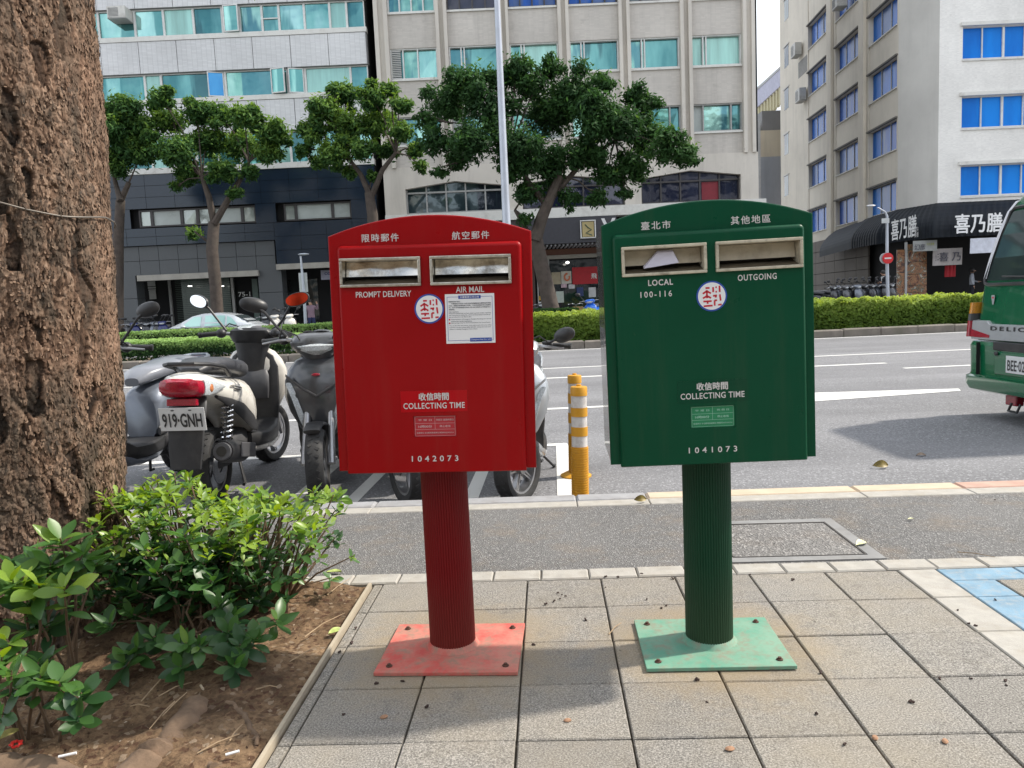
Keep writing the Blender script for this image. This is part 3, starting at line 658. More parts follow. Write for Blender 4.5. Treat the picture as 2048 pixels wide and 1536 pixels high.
# surface roots
M_ROOT = mat('root_bark', (.17, .112, .072), .9, var=.35, scale=14, bump=.9, bscale=50, dirt=.85, dscale=12, dirtc=(.10, .065, .04))
def root(px, rs, nm='root'):
    P = [gnd(*p) for p in px]; Q = []; RR = []
    for i in range(len(P)-1):
        for k in range(6):
            t = k/6; Q.append(P[i].lerp(P[i+1], t)+Vector((rnd.uniform(-.006, .006), rnd.uniform(-.006, .006), -rs[i]*.55+rnd.uniform(-.004, .004)))); RR.append((rs[i]*(1-t)+rs[i+1]*t)*rnd.uniform(.82, 1.18))
    under(MB().tube(Q, RR, 12).build(nm, M_ROOT, smooth=True), bt)
root([(395, 1400), (340, 1480), (285, 1530), (180, 1600)], [.055, .05, .06, .06]); root([(330, 1490), (390, 1500), (440, 1540)], [.012, .014, .012])
root([(0, 1530), (90, 1525), (190, 1560)], [.05, .05, .03]); root([(455, 1400), (490, 1430), (510, 1465), (512, 1490)], [.008, .009, .008, .006])

# ------------------------------------------------------------------ leaves
def m_leaf(name, c0, c1, c2, tr=.3, rough=.35, coat=.0):
    s = NT(name); a = s.n('Attribute', attribute_name='tint'); oi = s.n('ObjectInfo'); ad = s.n('Math', operation='ADD')
    s.l(a.outputs['Fac'], ad.inputs[0]); ml = s.n('Math', operation='MULTIPLY_ADD'); s.l(oi.outputs['Random'], ml.inputs[0]); ml.inputs[1].default_value = .3; ml.inputs[2].default_value = -.15
    s.l(ml.outputs[0], ad.inputs[1])
    c = s.ramp(ad.outputs[0], (.0, c0), (.5, c1), (1.0, c2)); c = s.mix(s.ramp(s.noise(45, 4, .6), (.35, 0.0), (.75, .35)), c, tuple(x*.6 for x in c1))
    s.set(col=c, rough=rough, spec=.5 if rough < .5 else .15)
    t = s.n('BsdfTranslucent'); hv = s.n('HueSaturation'); hv.inputs['Saturation'].default_value = 1.15; hv.inputs['Value'].default_value = 1.5; hv.inputs['Hue'].default_value = .485
    s.l(c, hv.inputs['Color']); s.l(hv.outputs[0], t.inputs[0]); m = s.n('MixShader'); m.inputs[0].default_value = tr
    s.l(s.b.outputs[0], m.inputs[1]); s.l(t.outputs[0], m.inputs[2]); s.l(m.outputs[0], s.out.inputs[0]); return s.m
M_LNEAR = m_leaf('shrub_leaf', (.022, .07, .028), (.085, .20, .042), (.36, .50, .07), .38)
M_TWIG = mat('shrub_twig', (.13, .085, .05), .8, var=.3, scale=30)
def leaf_arrays(L=1.0, wd=.42, curl=.18, fold=.16, blunt=True):
    n = 7; V = []
    for i in range(n):
        t = i/(n-1); w = wd*.5*(math.sin(PI*min(1, t**(1.25 if blunt else .8)))**.75 if 0 < t < 1 else .02)
        if t == 1: w = wd*.06
        if t == 0: w = .02
        zc = -curl*t*t
        V += [(t, -w, zc+fold*w), (t, 0, zc), (t, w, zc+fold*w)]
    F = []
    for i in range(n-1):
        a = i*3; F += [(a, a+3, a+4, a+1), (a+1, a+4, a+5, a+2)]
    return np.array(V)*L, np.array(F)
LEAFV = [leaf_arrays(1, .46, .10, .25), leaf_arrays(1, .42, .22, .3), leaf_arrays(1, .5, .05, .15), leaf_arrays(1, .36, -.08, .4, False)]
def leaf_mesh(k, tint):
    V, F = LEAFV[k]; return npmesh('leaf', V, F, M_LNEAR, np.full(len(V), tint))
LM = [[leaf_mesh(k, t) for t in (.05, .22, .4, .6, .85)] for k in range(4)]
def merge_leaves(items, name, m, smooth=True):
    """items: (4x4 matrix, template, tint)"""
    Vs, Fs, Ts = [], [], []; n = 0
    for M, k, t in items:
        V, F = LEAFV[k]; A = np.array(M); Vs.append(V @ A[:3, :3].T+A[:3, 3]); Fs.append(F+n); Ts.append(np.full(len(V), t)); n += len(V)
    return npmesh(name, np.vstack(Vs), np.vstack(Fs), m, np.concatenate(Ts), smooth)
def whorl(c, axis, n, size, tint, items, up=.35, spin=None):
    axis = Vector(axis).normalized(); a = axis.orthogonal().normalized(); b = axis.cross(a); sp = rnd.random()*6 if spin is None else spin
    for i in range(n):
        ph = sp+i*2.4; el = (up+rnd.uniform(-.35, .35))+(.5 if i > n*.65 else 0); d = (a*math.cos(ph)+b*math.sin(ph))*math.cos(el)+axis*math.sin(el)
        s_ = size*rnd.uniform(.65, 1.12)*(0.75 if i > n*.65 else 1); side = axis.cross(d).normalized(); nrm = d.cross(side).normalized()
        rl = rnd.uniform(-.5, .5); side, nrm = side*math.cos(rl)+nrm*math.sin(rl), nrm*math.cos(rl)-side*math.sin(rl)
        M = Matrix((( d.x*s_, side.x*s_, nrm.x*s_, c[0]-axis.x*.02*(1-i/n)), (d.y*s_, side.y*s_, nrm.y*s_, c[1]-axis.y*.02*(1-i/n)), (d.z*s_, side.z*s_, nrm.z*s_, c[2]-axis.z*.035*(1-i/n)), (0, 0, 0, 1)))
        items.append((M, rnd.choice((0, 1, 2, 2, 3)), min(1, max(0, tint+(.22 if i > n*.65 else 0)+rnd.uniform(-.12, .15)))))
def shrub(root_loc, items, stems, label, cat='shrub', limit=300, near=None):
    t = empty('shrub', root_loc, label=label, cat=cat)
    items.sort(key=lambda q: -(q[0].to_scale().x/max(.5, q[0].translation.y)) if near is None else near(q))
    for M, k, ti in items[:limit]:
        o = put(LM[k][min(4, int(ti*5))], 'leaf', t); o.matrix_parent_inverse = Matrix.Translation(root_loc).inverted(); o.matrix_basis = M
    if items[limit:]:
        under(put(merge_leaves(items[limit:], 'foliage', M_LNEAR), 'foliage', kind='stuff'), t)
    mb = MB()
    for p, r in stems: mb.tube(p, r, 5)
    under(mb.build('stems', M_TWIG, smooth=True), t); return t
def Zp(zx, zy): return zx/2.577, 940+zy/2.577        # photo position of a shoot
def shoots(lst, base, size, tint, n, label):
    items, stems = [], []
    for (zx, zy, Y, *r) in lst:
        c = at(*Zp(zx, zy), Y); b0 = Vector((base[0]+rnd.uniform(-.08, .08), base[1]+rnd.uniform(-.06, .06), -.02)); tt = r[0] if r else tint
        mid = b0.lerp(c, .5)+Vector((rnd.uniform(-.04, .04), rnd.uniform(-.04, .04), .04))
        P = [b0.lerp(mid, .5)+Vector((0, 0, .01)), mid, mid.lerp(c, .6), c]; stems.append(([b0]+P, [.006, .005, .0045, .0035, .002]))
        ax = (c-b0).normalized()*.6+Vector((0, -.25, .75)); whorl(c, ax, n, size, tt, items)
        if rnd.random() < .5: whorl(P[2], ax, 3, size*.8, tt-.12, items)
    return shrub((base[0], base[1], 0), items, stems, label)
shoots([(310, 350, 2.42, .5), (200, 590, 2.30, .7), (330, 600, 2.26, .72), (430, 430, 2.45, .3), (500, 480, 2.5, .25), (60, 560, 2.3, .6), (110, 620, 2.3, .55), (260, 480, 2.4, .4),
        (160, 700, 2.35, .2), (250, 800, 2.4, .12), (60, 480, 2.45, .15), (350, 500, 2.45, .2), (150, 800, 2.45, .1), (400, 540, 2.5, .15), (180, 470, 2.45, .3)],
       (-1.55, 2.45), .105, .35, 9, 'leafy shrub with paddle-shaped leaves growing against the big trunk at the left edge')
shoots([(30, 870, 2.15, .62), (60, 1030, 2.05, .5), (10, 960, 2.1, .5), (210, 1060, 2.08, .45), (300, 1090, 2.05, .4), (420, 1150, 2.04, .2), (410, 1270, 2.0, .15), (200, 980, 2.15, .25), (130, 1120, 2.1, .15), (0, 1260, 2.0, .2)],
       (-1.42, 2.15), .085, .3, 8, 'low leafy sprig with rounded grey-green leaves in the bottom left corner')
shoots([(560, 790, 2.62), (680, 740, 2.68), (640, 990, 2.42), (700, 930, 2.45), (790, 860, 2.5, .25), (890, 920, 2.42, .3), (960, 890, 2.4, .3), (1030, 900, 2.42, .35), (1130, 690, 2.6, .3), (1200, 750, 2.6, .2), (1180, 830, 2.5, .25),
        (1240, 900, 2.45, .2), (1210, 1000, 2.38, .12), (930, 1010, 2.36, .12), (870, 600, 2.7, .1), (1000, 620, 2.7, .12), (750, 400, 2.75, .2), (800, 520, 2.7, .15), (950, 330, 2.8, .3), (1310, 870, 2.5, .3), (1430, 770, 2.62, .3), (1100, 560, 2.7, .2),
        (700, 620, 2.72, .08), (940, 480, 2.75, .12), (1060, 470, 2.78, .2), (850, 420, 2.8, .15)],
       (-1.20, 2.72), .088, .14, 9, 'dark-leaved shrub beside the trunk, drooping over bare soil')
# clipped shrub at the kerb
items, stems = [], []
rs = random.Random(5)
for i in range(480):
    x = rs.uniform(-1.62, -.80); y = rs.uniform(2.82, 3.32); zt = .44+.05*math.sin(x*7)+.03*math.sin(x*19+y*9)-.16*max(0, (x+1.0)/.25)**2
    f = rs.random(); side = f > .45 or i >= 330
    z = zt*(rs.uniform(.45, 1) if side else rs.uniform(.93, 1.06))
    if side: y = rs.choice((2.82+.05*rs.random(), 3.28+.06*rs.random(), y))
    if i >= 330: x = rs.uniform(-1.62, -.92); y = rs.uniform(2.72, 2.9); z = rs.uniform(.10, .36)
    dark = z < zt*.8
    c = Vector((x+(.05*rs.random() if x > -.95 else 0), y, z)); b0 = Vector((x*.5-.6+rs.uniform(-.05, .05), 3.05+(y-3.05)*.3, -.02))
    if i % 3 == 0: m = b0.lerp(c, .5)+Vector((rs.uniform(-.04, .04), rs.uniform(-.03, .03), .02)); stems.append(([b0, b0.lerp(m, .6)+Vector((.01, 0, 0)), m, c], [.008, .007, .005, .0025]))
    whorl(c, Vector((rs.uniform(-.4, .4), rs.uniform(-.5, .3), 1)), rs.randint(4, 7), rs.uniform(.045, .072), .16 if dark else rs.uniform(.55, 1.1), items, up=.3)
for i in range(10):
    c = Vector((rs.uniform(-.95, -.66), rs.uniform(2.9, 3.2), rs.uniform(.04, .30))); b0 = Vector((-.98, 3.02, 0)); m = b0.lerp(c, .5)+Vector((0, 0, .03)); stems.append(([b0, m, c], [.005, .004, .002])); whorl(c, (.6, -.2, .6), 5, .055, .6, items)
for i in range(9):
    x = rs.uniform(-1.25, -.92); stems.append(([(x, 2.95, -.03), (x+.02, 2.93, .12), (x+.05*rs.uniform(-1, 1), 2.9, .25), (x+.06, 2.92, .36)], [.011, .010, .008, .004]))
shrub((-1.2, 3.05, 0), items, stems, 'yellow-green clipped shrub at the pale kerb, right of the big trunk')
# crown of the big tree, above the picture
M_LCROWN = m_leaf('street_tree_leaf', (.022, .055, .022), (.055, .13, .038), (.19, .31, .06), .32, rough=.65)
def crown_mesh(blobs, n, size, seed, m, name='crown', squash=.8, tint=(.1, .7), hang=.35):
    r = np.random.default_rng(seed); P, NN, T = [], [], []
    vols = np.array([b[3]**2.2 for b in blobs]); vols = vols/vols.sum()
    for bi, (x, y, z, rad) in enumerate(blobs):
        k = int(n*vols[bi])+1; d = r.normal(size=(k, 3)); d /= np.linalg.norm(d, axis=1)[:, None]; q = r.random(k)**.55*rad*(1.05+.22*np.sin(d[:, 0]*6+bi)*np.cos(d[:, 2]*5+bi*2)+.16*np.sin(d[:, 1]*11+d[:, 2]*9+bi*3)+.22*r.random(k)**3)*np.where(r.random(k) > .86, 1+.55*r.random(k), 1)
        p = np.array([x, y, z])+d*q[:, None]*np.array([1, 1, squash]); P.append(p)
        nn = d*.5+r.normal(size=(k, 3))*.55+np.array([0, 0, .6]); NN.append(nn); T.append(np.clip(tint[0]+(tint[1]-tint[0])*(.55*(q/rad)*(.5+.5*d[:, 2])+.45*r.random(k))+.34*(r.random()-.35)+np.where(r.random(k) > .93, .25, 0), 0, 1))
    P = np.vstack(P); NN = np.vstack(NN); T = np.concatenate(T)
    NN /= np.linalg.norm(NN, axis=1)[:, None]; rr = r.normal(size=P.shape); A = np.cross(NN, rr); A /= np.linalg.norm(A, axis=1)[:, None]; A[:, 2] -= hang; A /= np.linalg.norm(A, axis=1)[:, None]; B = np.cross(NN, A)
    s = size*(.6+.8*r.random(len(P)))[:, None]; a = A*s; b = B*s*.42
    V = np.stack([P-a*.5, P-b*.5+a*.05, P+a*.6, P+b*.5+a*.05], 1).reshape(-1, 3); F = np.arange(len(V)).reshape(-1, 4)
    return npmesh(name, V, F, m, np.repeat(T, 4), smooth=False)
bl = [(-2.2+rs.uniform(-3, 3), 2.6+rs.uniform(-3, 3), rs.uniform(5.2, 7.5), rs.uniform(.7, 1.2)) for _ in range(26)]
under(put(crown_mesh(bl, 9000, .16, 3, M_LCROWN), 'crown'), bt)
mb = MB(); tb = Vector((float(ex[-1])-.43, YT, 2.7))
mb.tube([tb, tb+Vector((-.05, -.1, 1.2)), tb+Vector((0, 0, 2.4))], [.44, .40, .3], 14)
for b4 in bl[::2]: mb.tube([tb+Vector((0, 0, 1.6)), (tb+Vector((0, 0, 2.4))).lerp(Vector(b4[:3]), .5), Vector(b4[:3])], [.14, .09, .03], 7)
under(mb.build('limbs', mat('tree_limb', (.2, .13, .09), .9, bump=.6, bscale=20), smooth=True), bt)

# ------------------------------------------------------------------ things lying about
def fallen(px, Yz, L, col, label, rot, curl=.5, z=0.0):
    mb = MB(); n = 9
    V = []; F = []
    for i in range(n):
        t = i/(n-1)-.5; w = .26*max(.04, math.sin(PI*(t+.5))**.7)
        for j in (-1, 0, 1): V.append((t*L, j*w*L, curl*L*(.35-(t*1.5)**2)*.5+(abs(j)*.12*L)))
    for i in range(n-1):
        a = i*3; F += [(a, a+3, a+4, a+1), (a+1, a+4, a+5, a+2)]
    mb.add(V, F); p = gnd(px[0], px[1], Yz); me = mb.mesh('leaf', mat('fallen_'+col[0], col[1], .5, var=.45, scale=25), True, 180)
    return put(me, 'fallen_leaf', None, p+Vector((0, 0, .004+z)), rot, label=label, cat='leaf')
fallen((1281, 1004), .004, .075, ('olive', (.22, .16, .03)), 'curled olive-brown leaf on the pale kerb between path and road', (R(60), 0, R(5)), 1.1, .012)
fallen((1761, 936), -.12, .11, ('olive', (.22, .16, .03)), 'curled yellow-brown leaf lying on the road in the shade of the van', (R(58), 0, R(-4)), 1.1, .016)
fallen((1722, 1090), 0, .07, ('pale', (.62, .62, .36)), 'pale yellow leaf on the corner of the inspection cover frame', (R(15), 0, R(28)), .6)
fallen((1822, 1040), 0, .035, ('pale', (.62, .62, .36)), 'tiny pale leaf on the asphalt path beyond the cover', (0, 0, R(10)), .4)
fallen((668, 1147), 0, .07, ('lime', (.42, .5, .14)), 'pale green leaf on the kerb beside the clipped shrub', (0, 0, R(3)), .2)
fallen((672, 1266), .0, .06, ('lime', (.30, .36, .08)), 'yellow-green leaf on the soil by the bed edging', (R(10), 0, R(40)), .4)
fallen((1842, 912), -.12, .07, ('drybrown', (.22, .16, .11)), 'dry brown leaf on the shaded road left of the van', (R(25), 0, R(-8)), .7)
fallen((20, 1480), .02, .06, ('straw', (.42, .36, .12)), 'straw-coloured leaf on the soil in the bottom left corner', (R(10), 0, R(60)), .4, .01)
M_SEED = mat('seed_pod', (.05, .028, .022), .8, var=.4, scale=80, bump=.5)
sm = MB()
for q in range(4): sm.ell((rnd.uniform(-.005, .005), rnd.uniform(-.004, .004), .003), .004, .0035, .003, Matrix.Rotation(q, 4, 'Z'), 6, 4)
sm = sm.mesh('seed_pod', M_SEED, True)
SEEDS = [(1116,1186),(1124,1190),(1131,1193),(1120,1198),(1109,1203),(1092,1209),(1283,1149),(1293,1199),(1323,1217),(1333,1212),(1211,1175),(1236,1155),(1067,1290),(1068,1290),(1212,1154),(1345,1158),(1916,1221),(1938,1248),(1951,1252),(1878,1358),(1942,1358),
         (2013,1371),(2010,1362),(1414,1405),(1634,1428),(1823,1405),(753,1368),(805,1364),(855,1415),(687,1430),(703,1287),(680,1305),(711,1257),(1170,1240),(1640,1345),(1500,1150),(1395,1360),(1990,1200),(1585,1160),(900,1300),(842,1268),(1690,1490),(1990,1000),(1360,930),(1370,938),(1364,952),(1330,910)]
for i, (x, y) in enumerate(SEEDS):
    z = -.12 if y < 960 else .001
    put(sm, 'seed_pod', None, gnd(x, y, z), (rnd.random(), 0, rnd.random()*6), rnd.uniform(.6, 1.3), label='small dark seed pod dropped on the paving', cat='seed pod', group='seed pods scattered over the pavement')
for (x, y), m, L in (((1135, 1443), (.35, .2, .12), .012), ((768, 1436), (.3, .2, .15), .013), ((1460, 1500), (.45, .3, .18), .014), ((1890, 1485), (.4, .28, .18), .012), ((1750, 1478), (.35, .22, .15), .012)):
    MB().ell((0, 0, .004), L, L*.7, .005, Matrix(), 7, 4).build('dry_petal', mat('dry_petal', m, .9, var=.3, scale=90), None, loc=gnd(x, y), rot=(0, 0, rnd.random()*5), smooth=True, label='dried brown petal on the paving slabs', cat='petal', group='dried petals on the paving')
def butt(px, a, z=0.012, L=.045):
    p = gnd(*px); t = MB().tube([p+Vector((0, 0, z)), p+Vector((math.cos(a)*L, math.sin(a)*L, z+.004))], .0038, 8).build('cigarette_end', M_PAPER, None, smooth=True, cat='cigarette end'); return t
butt((118, 1522), .2)['label'] = 'white cigarette end lying on the soil at the lower left, near the tree roots'
butt((452, 1518), .25, L=.035)['label'] = 'white cigarette end on the soil close to the slanting bed edging'
t = butt((402, 1378), -1.0, L=.04); t['label'] = 'crushed tan cigarette end under the dark-leaved shrub'; t.data.materials[0] = mat('tan_paper', (.42, .34, .24), .8)
mb = MB()
for k in range(12): mb.ell((.012*math.cos(k*2.4), .012*math.sin(k*2.4), .006*rnd.random()), .008, .003, .004, Matrix.Rotation(k, 4, 'Z'), 5, 4)
mb.build('red_flower', mat('red_petal', (.75, .03, .02), .5), None, loc=gnd(34, 1503)+Vector((0, 0, .02)), label='fallen red flower head on the soil in the bottom left corner', cat='flower')
TW = [((283, 1410), (340, 1345)), ((318, 1400), (385, 1375)), ((325, 1440), (375, 1395)), ((395, 1515), (480, 1480)), ((460, 1490), (486, 1460)), ((610, 1280), (690, 1235)), ((512, 1386), (556, 1385)), ((655, 1195), (700, 1165)), ((262, 1420), (300, 1424)), ((1218, 1270), (1243, 1250)), ((1915, 1105), (1990, 1118)), ((580, 1330), (640, 1300)), ((430, 1330), (500, 1362)), ((350, 1410), (300, 1470))]
for i, (A, B) in enumerate(TW):
    zz = .012 if A[0] < 700 else .003; a, b = gnd(*A)+Vector((0, 0, zz)), gnd(*B)+Vector((0, 0, zz+.006)); m_ = a.lerp(b, .5)+Vector((rnd.uniform(-.01, .01), rnd.uniform(-.01, .01), .004))
    MB().tube([a, m_, b], [.0022, .0018, .001], 5).build('twig', mat('dry_twig', (.36, .26, .16), .85, var=.3, scale=40), None, label='thin dry twig lying on the ground', cat='twig', group='dry twigs on the ground')
# leaf crumbs and grit on the soil, nobody could count them
N = 7000; r = np.random.default_rng(3); uu = -.72-np.abs(r.random(N))**1.1*1.9; vv = r.random(N)*2.6-1.4; keep = fbm(uu*4, vv*4, 3, 31) > .45; uu, vv = uu[keep], vv[keep]; N = len(uu)
Z = np.array([SOILH(a, b) for a, b in zip(uu, vv)]); s = (.002+.005*r.random(N)**2)[:, None]; A = r.normal(size=(N, 3)); A[:, 2] *= .4; A /= np.linalg.norm(A, axis=1)[:, None]; B = np.cross(A, r.normal(size=(N, 3))+np.array([0, 0, 1.5])); B /= np.linalg.norm(B, axis=1)[:, None]
P = np.stack([uu, vv, Z+.003], -1); V = np.stack([P-A*s, P-B*s*.6, P+A*s, P+B*s*.6], 1).reshape(-1, 3)
M_CR = NT('soil_crumb'); a_ = M_CR.n('Attribute', attribute_name='tint'); M_CR.set(col=M_CR.ramp(a_.outputs['Fac'], (0, (.05, .03, .02)), (.5, (.16, .10, .06)), (.9, (.26, .18, .11)), (1, (.5, .42, .33))), rough=.9)
put(npmesh('soil_litter', V, np.arange(len(V)).reshape(-1, 4), M_CR.m, np.repeat(r.random(N), 4), False), 'soil_litter', None, PO, (0, 0, PA), kind='stuff', label='crumbs of bark and leaf scattered over the bare soil', cat='leaf litter')

# ================================================================== scooters
M_TYRE = mat('tyre_rubber', (.022, .022, .023), .75, var=.25, scale=40, bump=.3, bscale=200, dirt=.35, dirtc=(.12, .11, .1))
M_BLK = mat('black_plastic', (.022, .022, .024), .45, var=.2, scale=9, dirt=.35, dirtc=(.10, .095, .085), dscale=5)
M_DGREY = mat('grey_plastic', (.07, .07, .075), .5, var=.15, scale=9, dirt=.3, dirtc=(.14, .13, .12))
M_ALU = mat('dull_alloy', (.40, .40, .41), .35, metal=.9, var=.15, scale=20, dirt=.4, dirtc=(.12, .1, .09))
M_CHR = mat('bright_chrome', (.8, .8, .82), .08, metal=1, var=.03)
M_MIR = mat('mirror_face', (.85, .86, .88), .02, metal=1, var=.0); M_SEAT = mat('seat_vinyl', (.045, .047, .055), .38, var=.15, scale=20, bump=.25, bscale=300, dirt=.2, dirtc=(.15, .15, .15))
def m_lens(name, col, rough=.12):
    s = NT(name); v = s.vor(110); s.set(col=s.mix(s.ramp(v, (.2, 0.0), (.6, .6)), col, tuple(x*.55 for x in col)), rough=rough, coat=.6, normal=s.bump(v, .3, .003)); return s.m
M_TAIL = m_lens('red_lens', (.42, .008, .03)); M_AMB = m_lens('amber_lens', (.62, .22, .08)); M_CLR = m_lens('clear_lens', (.62, .66, .68), .06)
M_WHITE = mat('white_scooter_paint', (.74, .71, .65), .28, var=.05, scale=5, coat=.4, dirt=.3, dirtc=(.32, .28, .22), dscale=4)
M_GREYP = mat('grey_scooter_paint', (.075, .078, .085), .3, metal=.35, var=.08, coat=.5, dirt=.2, dirtc=(.2, .19, .18))
M_SILV = mat('silver_scooter_paint', (.42, .44, .46), .3, metal=.5, var=.06, coat=.5); M_DARKP = mat('dark_scooter_paint', (.028, .03, .036), .25, var=.1, coat=.5)
M_BLUE = mat('blue_scooter_paint', (.01, .13, .62), .28, var=.06, coat=.5); M_GBLUE = mat('greyblue_paint', (.17, .19, .23), .3, metal=.3, coat=.4)
M_PLATE = mat('plate_white', (.66, .67, .67), .45, var=.03)
YX = Matrix.Rotation(PI/2, 4, 'X')
def wheel(par, x, r=.23, w=.055, name='wheel', detail=True, y=0):
    M = Matrix.Translation((x, y, r)) @ YX; wh = None
    prof = [(r*.72, -w*.8), (r*.80, -w), (r*.92, -w*.98), (r*.985, -w*.6), (r, -w*.2), (r, w*.2), (r*.985, w*.6), (r*.92, w*.98), (r*.80, w), (r*.72, w*.8)]
    wh = MB().lathe(prof, M, 44, closed=True).build(name, M_TYRE, par, smooth=True, angle=50)
    if detail:
        mb = MB()
        for k in range(60):          # tread blocks standing proud
            a = 2*PI*k/60; s_ = 1 if k % 2 else -1
            q = M @ Matrix.Rotation(a, 4, 'Z') @ Matrix.Translation((r*.995, 0, s_*w*.38)) @ Matrix.Rotation(.5*s_, 4, 'X'); mb.obox(q, .0028, r*.035, w*.26)
        mb.build('tread', M_TYRE, wh)
    mb = MB().lathe([(r*.72, -w*.75), (r*.66, -w*.7), (r*.66, w*.7), (r*.72, w*.75)], M, 36, closed=True); mb.lathe([(0, -w*.8), (r*.16, -w*.8), (r*.18, w*.8), (0, w*.8)], M, 16)
    for k in range(5):
        for s_ in (-.10, .10):
            a = 2*PI*k/5; mb.obox(M @ Matrix.Rotation(a+s_, 4, 'Z') @ Matrix.Translation((r*.42, 0, 0)) @ Matrix.Rotation(-s_*1.2, 4, 'Z'), r*.27, r*.028, w*.35)
    rm = mb.build('rim', M_ALU, wh, smooth=True)
    if detail: MB().lathe([(r*.2, w*.85), (r*.5, w*.85), (r*.5, w*.95), (r*.2, w*.95)], M, 28, closed=True).build('brake_disc', M_CHR, wh)
    return wh
def scooter(label, paint, loc, yaw, plate=None, group=None, dash=True, accent=M_BLK, detail=True, front_style=1, mir=1.0, steer=0, lean=0, scale=1.08, seat=M_SEAT, mirror_red=False, mz=0):
    t = empty('parked_scooter', loc, (lean, 0, yaw), label=label, cat='scooter', group=group); t.scale = (scale,)*3
    X, Y_, Z_ = (1, 0, 0), (0, 1, 0), (0, 0, 1)
    def loftx(secs, n=2.6, N=20): return MB().loft([ring((x, 0, z), Y_, Z_, hw, hh, n, N) for x, z, hw, hh in secs])
    def loftz(secs, n=2.3, N=22): return MB().loft([ring((x, 0, z), X, Y_, d, hw, n, N) for z, x, hw, d in secs])
    wheel(t, 0, name='wheel', detail=detail, r=.235, w=.06); fw = wheel(t, 1.27, name='wheel', detail=detail, r=.235, w=.055); fw.rotation_euler = (0, 0, steer); fw.location = (1.27-1.27*math.cos(steer), -1.27*math.sin(steer), 0)
    # tail cowl
    bd = loftx([(-.42, .80, .045, .022), (-.37, .79, .105, .055), (-.27, .77, .130, .078), (-.12, .725, .145, .085), (.06, .68, .16, .105), (.24, .635, .165, .135), (.38, .58, .165, .17), (.47, .52, .155, .19), (.50, .50, .13, .17)]).build('tail_cowl', paint, t, smooth=True)
    if detail:
        for s_ in (-1, 1): # lower side trim, seam strip
            MB().loft([ring((x, s_*y, z), (0, 1, 0), Z_, .012, h, 2, 8) for x, y, z, h in ((-.2, .13, .69, .01), (.0, .152, .62, .035), (.2, .160, .54, .06), (.4, .150, .45, .06), (.5, .14, .40, .03))]).build('side_trim', accent, bd, smooth=True)
        mb = MB(); mb.tube([(-.02, -.158, .735), (.04, -.163, .727), (.09, -.1655, .716), (.15, -.166, .705)], .004, 5); mb.tube([(.03, -.165, .712), (.08, -.167, .702), (.12, -.1675, .695)], .005, 5); mb.build('side_script', M_BLK, bd)
    # seat
    loftx([(-.26, .845, .05, .015), (-.2, .862, .10, .035), (-.05, .87, .135, .05), (.12, .855, .15, .055), (.20, .838, .15, .05), (.34, .825, .145, .055), (.48, .80, .11, .055), (.56, .765, .055, .03)], 2.8).build('seat', seat, t, smooth=True)
    # rack
    mb = MB(); mb.tube([(.02, -.14, .80), (-.10, -.15, .86), (-.28, -.13, .89), (-.36, -.07, .90), (-.37, 0, .90), (-.36, .07, .90), (-.28, .13, .89), (-.10, .15, .86), (.02, .14, .80)], .013, 8)
    if detail: mb.tube([(-.16, -.145, .872), (-.16, .145, .872)], .009, 6); mb.tube([(-.25, -.13, .885), (-.25, .13, .885)], .009, 6)
    mb.build('grab_rail', paint if detail and not plate else M_BLK, t, smooth=True)
    # lamps at the back
    tl = loftx([(-.445, .775, .070, .030), (-.42, .772, .112, .05), (-.35, .758, .128, .06), (-.27, .75, .115, .05)], 3.2).build('tail_lamp', M_TAIL, t, smooth=True)
    if detail:
        for s_ in (-1, 1): MB().loft([ring((x, s_*y, z), (0, 1, 0), Z_, .012, h, 2.2, 10) for x, y, z, h in ((-.36, .118, .762, .045), (-.30, .128, .755, .044), (-.22, .140, .748, .032), (-.12, .150, .742, .006))]).build('indicator', M_CLR, tl, smooth=True)
        for s_ in (-1, 1): MB().ell((-.285, s_*.137, .752), .03, .008, .026).build('indicator_bulb', M_AMB, tl, smooth=True)
        MB().obox(Matrix.Translation((-.375, 0, .68)) @ Matrix.Rotation(.15, 4, 'Y'), .02, .085, .02).build('reflector', M_TAIL, tl, bevel=.004)
    # rear mudguard and plate
    mb = MB().loft([ring(c, Y_, Vector((.25, 0, .97)).cross(Vector(Y_)), hw, .012, 4, 12) for c, hw in (((-.27, 0, .70), .10), ((-.33, 0, .62), .115), ((-.35, 0, .5), .105), ((-.37, 0, .40), .10), ((-.385, 0, .29), .088))]); mb.build('rear_mudguard', M_BLK, t, smooth=True)
    if plate:
        M = Matrix.Translation((-.392, 0, .585)) @ Matrix.Rotation(R(-12), 4, 'Y')
        MB().obox(M, .003, .13, .07).build('number_plate', M_PLATE, t, bevel=.002)
        PM = text_mesh(plate, M_BLK, .02, 'plate_number', .225, .085); o = put(PM, 'plate_number', t, (-.3975, 0, .578)); o.rotation_euler = (Matrix.Rotation(R(-12), 3, 'Y') @ Matrix.Rotation(-PI/2, 3, 'Z') @ Matrix.Rotation(PI/2, 3, 'X')).to_euler()
        o = put(text_mesh('•   •', M_DGREY, 0, 'plate_bolts', .12, .008), 'plate_bolts', t, (-.408, 0, .638)); o.rotation_euler = (Matrix.Rotation(R(-12), 3, 'Y') @ Matrix.Rotation(-PI/2, 3, 'Z') @ Matrix.Rotation(PI/2, 3, 'X')).to_euler()
    # engine, muffler, shock
    mb = loftx([(-.02, .26, .05, .06), (.1, .29, .09, .09), (.28, .32, .11, .10), (.42, .34, .10, .08)], 4, 16); mb.box(.0, .34, .09, .13, .20, .33); mb.lathe([(0, -.03), (.055, -.03), (.06, 0), (.055, .03), (0, .03)], Matrix.Translation((.30, .12, .27)) @ YX, 14); mb.build('engine', M_DGREY, t, smooth=True, angle=30)
